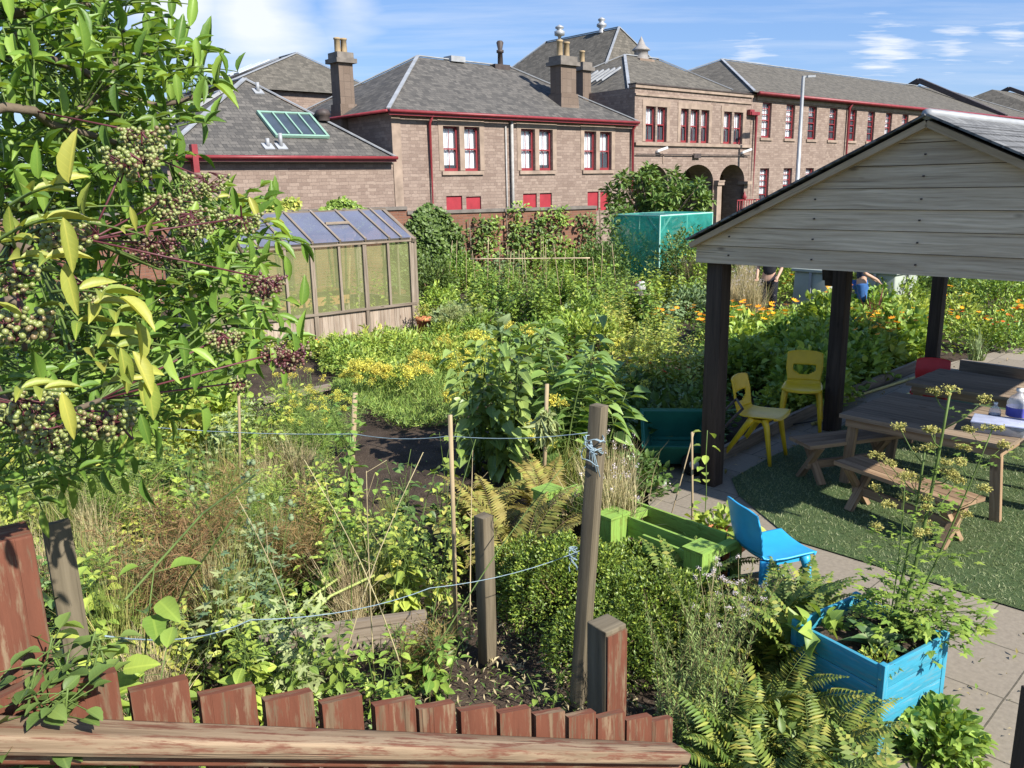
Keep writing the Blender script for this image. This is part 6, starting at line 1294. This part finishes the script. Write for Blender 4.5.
# ================================================================== ELDER TREE (near left)
random.seed(5); rng=np.random.default_rng(5)
el=thing('elder_tree','large elder tree with hanging green berry clusters at the left edge','tree',(-2.05,1.55,0))
EO=G([-2.05,1.55,0]); TB=np.array([-1.9,1.75,2.3])
def L_(p): return np.asarray(p,float)-EO
br=MB(); NET=[]
def branch(pts,r0,r1):
    P=G(pts); k=14; t=np.linspace(0,len(P)-1,k); Q=[]
    for a in t:
        i=min(int(a),len(P)-2); f=a-i; p0=P[max(i-1,0)]; p1=P[i]; p2=P[i+1]; p3=P[min(i+2,len(P)-1)]
        Q.append(.5*((2*p1)+(-p0+p2)*f+(2*p0-5*p1+4*p2-p3)*f*f+(-p0+3*p1-3*p2+p3)*f**3))
    Q=G(Q); br.tube(L_(Q),np.linspace(r0,r1,k),7); NET.extend(list(Q))
trunk=[EO,EO+G([.05,.1,1.2]),TB,TB+G([.1,.1,.9]),TB+G([.3,.2,1.7])]; branch(trunk,.075,.03)
D_=lambda x,y,r: atd(x,y,r)
branch([TB,D_(-60,190,2.0),D_(20,200,2.0),D_(110,232,2.05),D_(165,215,2.1)],.012,.005)
branch([TB+G([.05,.05,.5]),D_(-40,122,1.7),D_(60,128,1.75),D_(130,148,1.85),D_(180,170,1.95)],.010,.004)
branch([TB+G([.1,.1,.9]),D_(-30,60,1.9),D_(60,62,2.0),D_(125,95,2.1),D_(165,105,2.1),D_(225,85,2.15)],.012,.004)
branch([D_(-30,60,1.9),D_(30,30,2.0),D_(90,25,2.2),D_(140,35,2.2)],.008,.003)
branch([D_(60,128,1.75),D_(95,110,2.0),D_(140,120,2.2),D_(195,120,2.3)],.007,.003)
branch([D_(20,200,2.0),D_(80,180,2.2),D_(140,190,2.3),D_(190,185,2.3)],.007,.003)
branch([D_(20,200,2.0),D_(70,260,2.2),D_(130,300,2.3),D_(210,285,2.3)],.007,.003)
branch([D_(0,400,1.6),D_(60,380,2.0),D_(120,420,2.2)],.007,.003)
branch([TB+G([.2,.15,1.3]),D_(-20,10,1.9),D_(50,-5,2.0),D_(100,10,2.1)],.014,.004)
branch([D_(60,128,1.75),D_(110,80,1.9),D_(120,45,2.0),D_(160,62,2.05)],.009,.003)
branch([D_(110,232,2.05),D_(165,250,2.15),D_(215,310,2.3),D_(255,340,2.4),D_(275,365,2.4)],.010,.004)
branch([D_(165,215,2.1),D_(200,200,2.2),D_(235,240,2.3),D_(255,285,2.35)],.008,.003)
branch([TB+G([0,0,-.2]),D_(-40,300,1.5),D_(10,250,1.4),D_(45,255,1.4),D_(90,240,1.45)],.016,.004)
branch([D_(-40,300,1.5),D_(0,400,1.4),D_(40,420,1.45),D_(100,400,1.5)],.012,.004)
branch([D_(-40,330,1.55),D_(15,300,1.45),D_(25,350,1.5)],.010,.004)
branch([D_(-40,300,1.7),D_(60,340,1.9),D_(120,380,2.1),D_(160,330,2.1)],.010,.004)
NETA=G(NET)
poly=[(-40,-30),(108,-30),(132,10),(148,38),(195,62),(195,80),(160,95),(180,120),(158,150),(178,190),(235,200),(262,232),(248,262),(268,300),(262,330),(278,352),(262,372),(200,360),(190,392),(150,408),(128,440),(100,470),(40,482),(-40,490)]
T_elder2=fold([(0,.02),(.1,.22),(.2,.38),(.32,.44),(.45,.48),(.58,.42),(.7,.37),(.8,.25),(.9,.15),(1,.0)],.4,.16,.012); lfm=MB(); lfy=MB(); tw=MB()
def inp(x,y):
    c=False; j=len(poly)-1
    for i in range(len(poly)):
        if (poly[i][1]>y)!=(poly[j][1]>y) and x<(poly[j][0]-poly[i][0])*(y-poly[i][1])/(poly[j][1]-poly[i][1])+poly[i][0]: c=not c
        j=i
    return c
def compound(c,d,ln,mb,pairs=2,lf_len=None,droop=.14):
    d=nrm(d); up=G([0,0,1.]); s=nrm(np.cross(d,up)); P=[c+d*ln*t-up*droop*ln*t*t for t in np.linspace(0,1,6)]; P=G(P); tw.tube(L_(P),np.linspace(.0022,.001,6),4,cap=False)
    T=np.gradient(P,axis=0); B=[];Dd=[];Ls=[]
    for k in range(pairs):
        t=.40+.34*k; q=along(P,G([t]))[0]; tt=nrm(T[min(5,int(t*5))])
        for sg in (-1,1): B.append(q); Dd.append(nrm(s*sg*.9+tt*.7+up*random.uniform(-.15,.3))); Ls.append(lf_len*random.uniform(.75,1.0))
    B.append(P[-1]); Dd.append(nrm(T[-1]+up*random.uniform(-.25,.15))); Ls.append(lf_len*1.15)
    Ls=G(Ls)*(.8 if mb is lfy else 1.0); Nn=G([.2,-.45,1.])+rng.normal(0,.33,(len(B),3)); mb.leaves(T_elder2,L_(G(B)),G(Dd),Nn,Ls,Ls*random.uniform(.27,.36))
def twig(c):
    d=np.linalg.norm(NETA-c,axis=1); j=int(np.argmin(d)); 
    if d[j]>.02: a=NETA[j]; tw.tube(L_([a,(a+c)/2+G([0,0,-.02+.03*random.random()]),c]),[.0026,.0018,.0014],5,cap=False)
BZ=((62,262,26),(16,352,26),(28,440,26),(108,445,26),(185,245,14),(262,303,14),(222,357,12),(283,378,18),(128,185,14),(150,270,14))
cnt=0
while cnt<820:
    x=random.uniform(-40,285); y=random.uniform(-30,490)
    if not inp(x,y): continue
    # a few openings where the sky shows through
    if any((x-a)**2+(y-b)**2<r*r for a,b,r in ((95,112,10),(40,30,9),(30,212,10),(98,60,7),(215,160,16))): continue
    if y>300 and random.random()<.3: continue
    if any((x-a)**2+(y-b)**2<(r*.7)**2 for a,b,r in BZ): continue
    r=random.uniform(1.7,2.6) if y<260 else random.uniform(1.6,2.4)
    if x<110 and y>180 and random.random()<.05 and not any((x-a)**2+(y-b)**2<(r2+14)**2 for a,b,r2 in BZ): r=random.uniform(1.15,1.4)
    c=atd(x,y,r); out=c-TB; az_=R_(random.uniform(-125,55)); d=nrm(G([math.cos(az_),math.sin(az_),random.uniform(-.05,.6) if y<230 else random.uniform(-.2,.45)]))
    ylw=(x<150 and y>165 and y<420 and r<1.5 and random.random()<.6) or random.random()<.03
    twig(c); compound(c,d,random.uniform(.09,.14),lfy if ylw else lfm,random.choice((1,2,2,2)),random.uniform(.040,.062)*(r/2)**.5); cnt+=1
# leaves drawn out to the silhouette's tips
for (x,y,r,dx,dz) in ((218,88,2.15,1,.2),(214,60,2.15,1,.3),(222,78,2.15,1,-.1),(150,20,2.1,1,.3),(150,32,2.1,1,-.2),(232,205,2.2,1,.1),(240,225,2.25,1,0),(248,300,2.3,1,-.2),(262,318,2.35,1,-.1),(265,340,2.4,1,-.3),(236,262,2.3,1,0)): c=atd(x-34,y,r); twig(c); compound(c,G([dx,-.3,dz]),.08,lfm,2,.070)
for (x,y,r,ax,az) in ((62,292,1.2,1,.15),(75,300,1.2,1,-.05),(60,312,1.2,1,-.25),(78,352,1.2,1,.25),(88,362,1.2,1,.05),(20,205,1.15,.8,.4),(8,240,1.1,1,.5),(2,262,1.12,1,.2),(5,395,1.15,1,.3)):
    c=atd(x-10,y,r); twig(c); compound(c,G([ax,-.25,az]),.10,lfy,2,.066,.2)
part('trunk',br,M['bark'],el,smooth=True); part('twig',tw,M['stem'],el); part('crown',lfm,M['elder'],el); part('crown',lfy,M['elder_y'],el,label='yellowing lower leaves')
# berries
ico=None
import bmesh
b=bmesh.new(); bmesh.ops.create_icosphere(b,subdivisions=2,radius=1.0); iv=G([v.co[:] for v in b.verts]); iff=[[v.index for v in f.verts] for f in b.faces]; b.free()
IT=(iv,iff,[(0,0)]*len(iv))
def m_berry(name,c1,c2,c3):
    m,nt=newmat(name); N=NT(nt); g=nt.nodes.new('ShaderNodeNewGeometry'); N.out(N.bsdf(N.ramp(g.outputs['Random Per Island'],[(0,c1),(.7,c2),(1,c3)]),.32,.5)); return m
M['berry']=m_berry('green_elderberry',(.19,.23,.065),(.26,.28,.095),(.19,.13,.07)); M['berryd']=m_berry('ripening_elderberry',(.20,.20,.08),(.14,.05,.05),(.07,.02,.03))
for i,(x,y,r,rad,n,ripe) in enumerate(((62,262,1.2,.042,170,0),(16,352,1.12,.040,150,0),(24,440,1.15,.045,190,0),(104,448,1.2,.045,190,0),(44,462,1.25,.04,120,0),(128,185,1.45,.048,170,0),(190,245,1.55,.052,190,1),(150,272,1.55,.048,150,1),(240,240,1.5,.036,90,1),(264,303,1.5,.040,130,1),(222,357,1.5,.034,100,1),(285,378,1.5,.046,160,1),(236,398,1.55,.024,50,1),(140,160,1.55,.045,110,0),(203,205,1.7,.05,130,1),(165,225,1.6,.045,120,0),(78,310,1.3,.035,60,0),(10,300,1.2,.035,70,0))):
    c=atd(x,y,r); hub=c+G([0,.02,rad*1.0]); st=MB(); be=MB(); d=np.linalg.norm(NETA-hub,axis=1); a=NETA[int(np.argmin(d))]; st.tube(L_([a,(a+hub)/2,hub]),.0017,5)
    U=rng.normal(0,1,(n,3)); U/=np.linalg.norm(U,axis=1,keepdims=True); U[:,2]=-np.abs(U[:,2])*.9+.15; R=rad*rv(n,.6,1.0); P=hub+U*R[:,None]*G([1,1,1.25]); 
    sub=hub+rng.normal(0,1,(9,3))*rad*.3+G([0,0,-rad*.35])
    for s_ in sub: st.tube(L_([hub,s_]),.0016,4,cap=False)
    for p in P[::2]: s_=sub[int(np.argmin(np.linalg.norm(sub-p,axis=1)))]; st.tube(L_([s_,p]),.0008,3,cap=False)
    br_=rv(n,.0026,.0036)*(1.12 if not ripe else .95); be.leaves(IT,L_(P),G([0,1.,0]),G([0,0,1.]),br_,br_)
    o=part('berry_cluster',st,M['stemr'],el,label='reddish ripening berry cluster' if ripe else None); part('berries',be,M['berryd'] if (ripe and i%2) else M['berry'],o,smooth=True)
# ================================================================== FAR OBJECTS AND PEOPLE
M['tank']=m_flat('pale_grey_tank',(.33,.36,.31),.6,.3,0,.12,2)
for i,(px,py,w_,d_2,h,lb) in enumerate(((820,312,1.0,.9,.95,'pale grey green water tank left of the middle dark post'),(884,316,1.1,.9,.98,'pale grey green water tank right of the middle dark post'))):
    t=thing('water_tank',lb,'water tank',atz(px,py,0),R_(40)); mb=MB(); mb.box((-w_/2,-d_2/2,.0),(w_/2,d_2/2,h),taper=.94); part('body',mb,M['tank'],t,bevel=.03); mb=MB(); mb.box((-w_/2-.03,-d_2/2-.03,h+.002),(w_/2+.03,d_2/2+.03,h+.07)); part('lid',mb,M['tank'],t,bevel=.01)
    mb=MB(); mb.box((-w_/2-.03,-.03,.1),(-w_/2+.0,.03,h)); part('strap',mb,M['lead'],t)
    mb=MB(); mb.box((-.03,-d_2/2-.03,.1),(.03,-d_2/2+.005,h)); part('strap',mb,M['lead'],t)
q=atz(640,312,0); t=thing('watering_can','white and red plastic watering can among the far beds','watering can',q,.6)
mb=MB(); mb.lathe([(0,0),(.12,0),(.13,.22),(.09,.28),(.05,.28)],(0,0,.45),14); part('body',mb,m_flat('dull_white',(.42,.42,.40),.6),t,smooth=True); mb=MB(); mb.tube([(.11,0,.5),(.3,0,.7)],[.025,.012],8); mb.lathe([(.012,0),(.045,.03),(0,.04)],(.31,0,.705),8); part('spout',mb,M['redpaint'],t); mb=MB(); mb.tube([(-.12,0,.5),(-.2,0,.6),(-.14,0,.72),(0,0,.75)],.014,6); part('handle',mb,M['redpaint'],t)
q2=(q[0],q[1],0); t=thing('wooden_stool','low wooden block under the watering can','stool',q2,.6); mb=MB(); mb.box((-.25,-.25,.40),(.25,.25,.449)); part('seat',mb,M['oldwood'],t)
for a,b in ((-1,-1),(-1,1),(1,-1),(1,1)): mb=MB(); mb.box((a*.2-.025,b*.2-.025,0),(a*.2+.025,b*.2+.025,.399)); part('leg',mb,M['oldwood'],t)
# jacket hung on the middle post
t=thing('hanging_jacket','brown jacket hung on the side of the middle dark post','jacket',pav(2.68,.07,2.2),PRZ); t.scale=(.6,.6,.6)
mb=MB(); k=9; 
for zi in range(8):
    z0,z1=-.0-.09*zi,-.0-.09*(zi+1)
    for j in range(16):
        def jp(j,zi): a=j/16*6.283; w_=.10+.05*math.sin(zi*.4)+.012*math.sin(3*a+zi); return (w_*math.cos(a)*1.0,.06*math.sin(a)+.0,-.09*zi+(.03*math.cos(a) if zi==0 else 0))
        mb.poly([jp(j,zi),jp(j+1,zi),jp(j+1,zi+1),jp(j,zi+1)])
part('body',mb,m_flat('brown_cloth',(.05,.035,.025),.9,.1,0,.3,8),t,smooth=True,weld=True); mb=MB(); mb.tube([(-.1,0,-.08),(-.14,0,-.3),(-.12,.01,-.62)],[.05,.045,.035],10); part('sleeve',mb,m_flat('brown_cloth_b',(.055,.04,.03),.9,.1,0,.3,8),t,smooth=True)
# people
def skin(name,joints,edges,mat,parent,sub=2,root=0):
    me=bpy.data.meshes.new(name); me.from_pydata([j[:3] for j in joints],edges,[]); o=bpy.data.objects.new(name,me); COL.objects.link(o)
    md=o.modifiers.new('skin','SKIN'); sk=me.skin_vertices[0].data
    for i,j in enumerate(joints): sk[i].radius=(j[3],j[4] if len(j)>4 else j[3]); sk[i].use_root=(i==root)
    md.use_smooth_shade=True; m2=o.modifiers.new('sub','SUBSURF'); m2.levels=sub; m2.render_levels=sub
    bpy.context.view_layer.update(); dg=bpy.context.evaluated_depsgraph_get(); nm=bpy.data.meshes.new_from_object(o.evaluated_get(dg)); bpy.data.objects.remove(o)
    nm.materials.clear(); nm.materials.append(mat); nm.polygons.foreach_set('use_smooth',np.ones(len(nm.polygons),bool)); o=bpy.data.objects.new(name,nm); COL.objects.link(o); o.parent=parent; return o
M['skin']=m_flat('skin',(.50,.30,.21),.55,.3,0,.06,6)
def person(label,loc,rz,top,bottom,shorts,hair,arm=.0):
    t=thing('person',label,'person',loc,rz)
    J=[(0,0,.95,.13,.10),(0,0,1.15,.12,.09),(0,0,1.38,.15,.10),(0,0,1.5,.055),(0,.01,1.6,.075,.085),(0,.015,1.68,.08,.095)]
    E=[(0,1),(1,2),(2,3),(3,4),(4,5)]
    for sg in (-1,1):
        b=len(J); J+=[(sg*.1,0,.88,.095),(sg*.11,.02,.5,.06),(sg*.11,-.02,.1,.036),(sg*.11,.10,.03,.035,.03)]; E+=[(0,b),(b,b+1),(b+1,b+2),(b+2,b+3)]
        b=len(J); J+=[(sg*.19,0,1.41,.055),(sg*.25,-.01,1.13,.04),(sg*(.22-arm*.05),.12+arm,.95+arm*.4,.028),(sg*(.21-arm*.05),.16+arm,.90+arm*.4,.035,.02)]; E+=[(2,b),(b,b+1),(b+1,b+2),(b+2,b+3)]
        hb=b+3
        for f in range(5):
            c=len(J); dx=(f-1.5)*.018 if f<4 else -.035*sg; ln=(.05,.06,.055,.045,.035)[f]; hx,hy,hz=J[hb][:3]; J+=[(hx+dx,hy+.03,hz-.02,.009),(hx+dx,hy+.03+ln*.7,hz-.02-ln*.5,.007)]; E+=[(hb,c),(c,c+1)]
    skin('body',J,E,M['skin'],t)
    tj=[(0,0,.93,.155,.125),(0,0,1.15,.145,.11),(0,0,1.39,.165,.115),(0,0,1.47,.07)]; te=[(0,1),(1,2),(2,3)]
    for sg in (-1,1): b=len(tj); tj+=[(sg*.19,0,1.41,.068),(sg*.235,-.005,1.2,.062)]; te+=[(2,b),(b,b+1)]
    skin('shirt',tj,te,top,t)
    kz=.5 if shorts else .08; bj=[(0,0,.97,.158,.128)]; be_=[]
    for sg in (-1,1): b=len(bj); bj+=[(sg*.1,0,.86,.118),(sg*.112,.02,max(kz,.5),.085)]+([] if shorts else [(sg*.112,-.02,.10,.06)]); be_+=[(0,b),(b,b+1)]+([] if shorts else [(b+1,b+2)])
    skin('shorts' if shorts else 'trousers',bj,be_,bottom,t)
    for sg in (-1,1): mb=MB(); mb.box((sg*.11-.045,-.09,0),(sg*.11+.045,.17,.075),taper=.8); part('shoe',mb,M['rust'],t,bevel=.02)
    hd=MB(); hd.lathe([(.0,.115),(.06,.105),(.095,.06),(.102,.0),(.09,-.06),(.07,-.09)],(0,-.012,1.67),16); part('hair',hd,hair,t,smooth=True)
    f=MB(); 
    for sg in (-1,1): f.leaves(IT,G([[sg*.032,.098,1.655]]),G([0,1.,0]),G([0,0,1.]),.010,.012)
    part('eyes',f,M['rust'],t); f=MB(); f.beam((0,.105,1.66),(0,.125,1.62),.02,.02); part('nose',f,M['skin'],t); f=MB(); f.box((-.025,.095,1.575),(.025,.104,1.585)); part('mouth',f,m_flat('lips',(.35,.12,.1),.5),t)
q=atz(858,327,0); person('person in blue denim shorts working behind the middle dark post',(q[0],q[1],0),R_(-100),m_flat('navy_shirt',(.02,.03,.07),.8),m_flat('denim',(.05,.13,.32),.85,.1,0,.2,20),True,m_flat('brown_hair',(.08,.05,.03),.7),.12)
q=atz(767,320,0); pe=person('person in dark clothes seen under the gable boards, left of the tanks',(q[0],q[1],0),R_(150),m_flat('black_top',(.015,.015,.02),.8),m_flat('dark_trousers',(.02,.022,.03),.85,.1,0,.2,20),False,m_flat('dark_hair',(.03,.02,.015),.7),.05)
# landing and steps the photographer stands on, behind the fence
lo=onf(-40,716,.5); g=MB()
def stp(s0,s1,z): 
    a=lo+fd*s0; b=lo+fd*s1; P=[a-fn*.40,b-fn*.40,b+fn*1.1,a+fn*1.1]; P=[G([p[0],p[1],0]) for p in P]
    g.poly([p+G([0,0,z]) for p in P])
    for i in range(4): g.poly([P[i]+G([0,0,-.05]),P[(i+1)%4]+G([0,0,-.05]),P[(i+1)%4]+G([0,0,z-.001]),P[i]+G([0,0,z-.001])])
stp(-1.5,.35,1.15)
for k in range(5): stp(.352+.26*k,.35+.26*(k+1),1.0-.17*k)
struct('stair',g,m_flat('concrete',(.16,.15,.14),.9,.2,0,.2,5,.3))

P=atd(1026,768,3.1); t=thing('corner_post','dark wooden post at the bottom right corner on the paving','post',(P[0],P[1],.03)); zt=min(np.arange(.1,2.2,.005),key=lambda z:abs(proj((P[0],P[1],z))[1]-690)); mb=MB(); mb.beam((0,0,0),(0,0,zt-.03),.07,.07); part('shaft',mb,M['post'],t,bevel=.004)
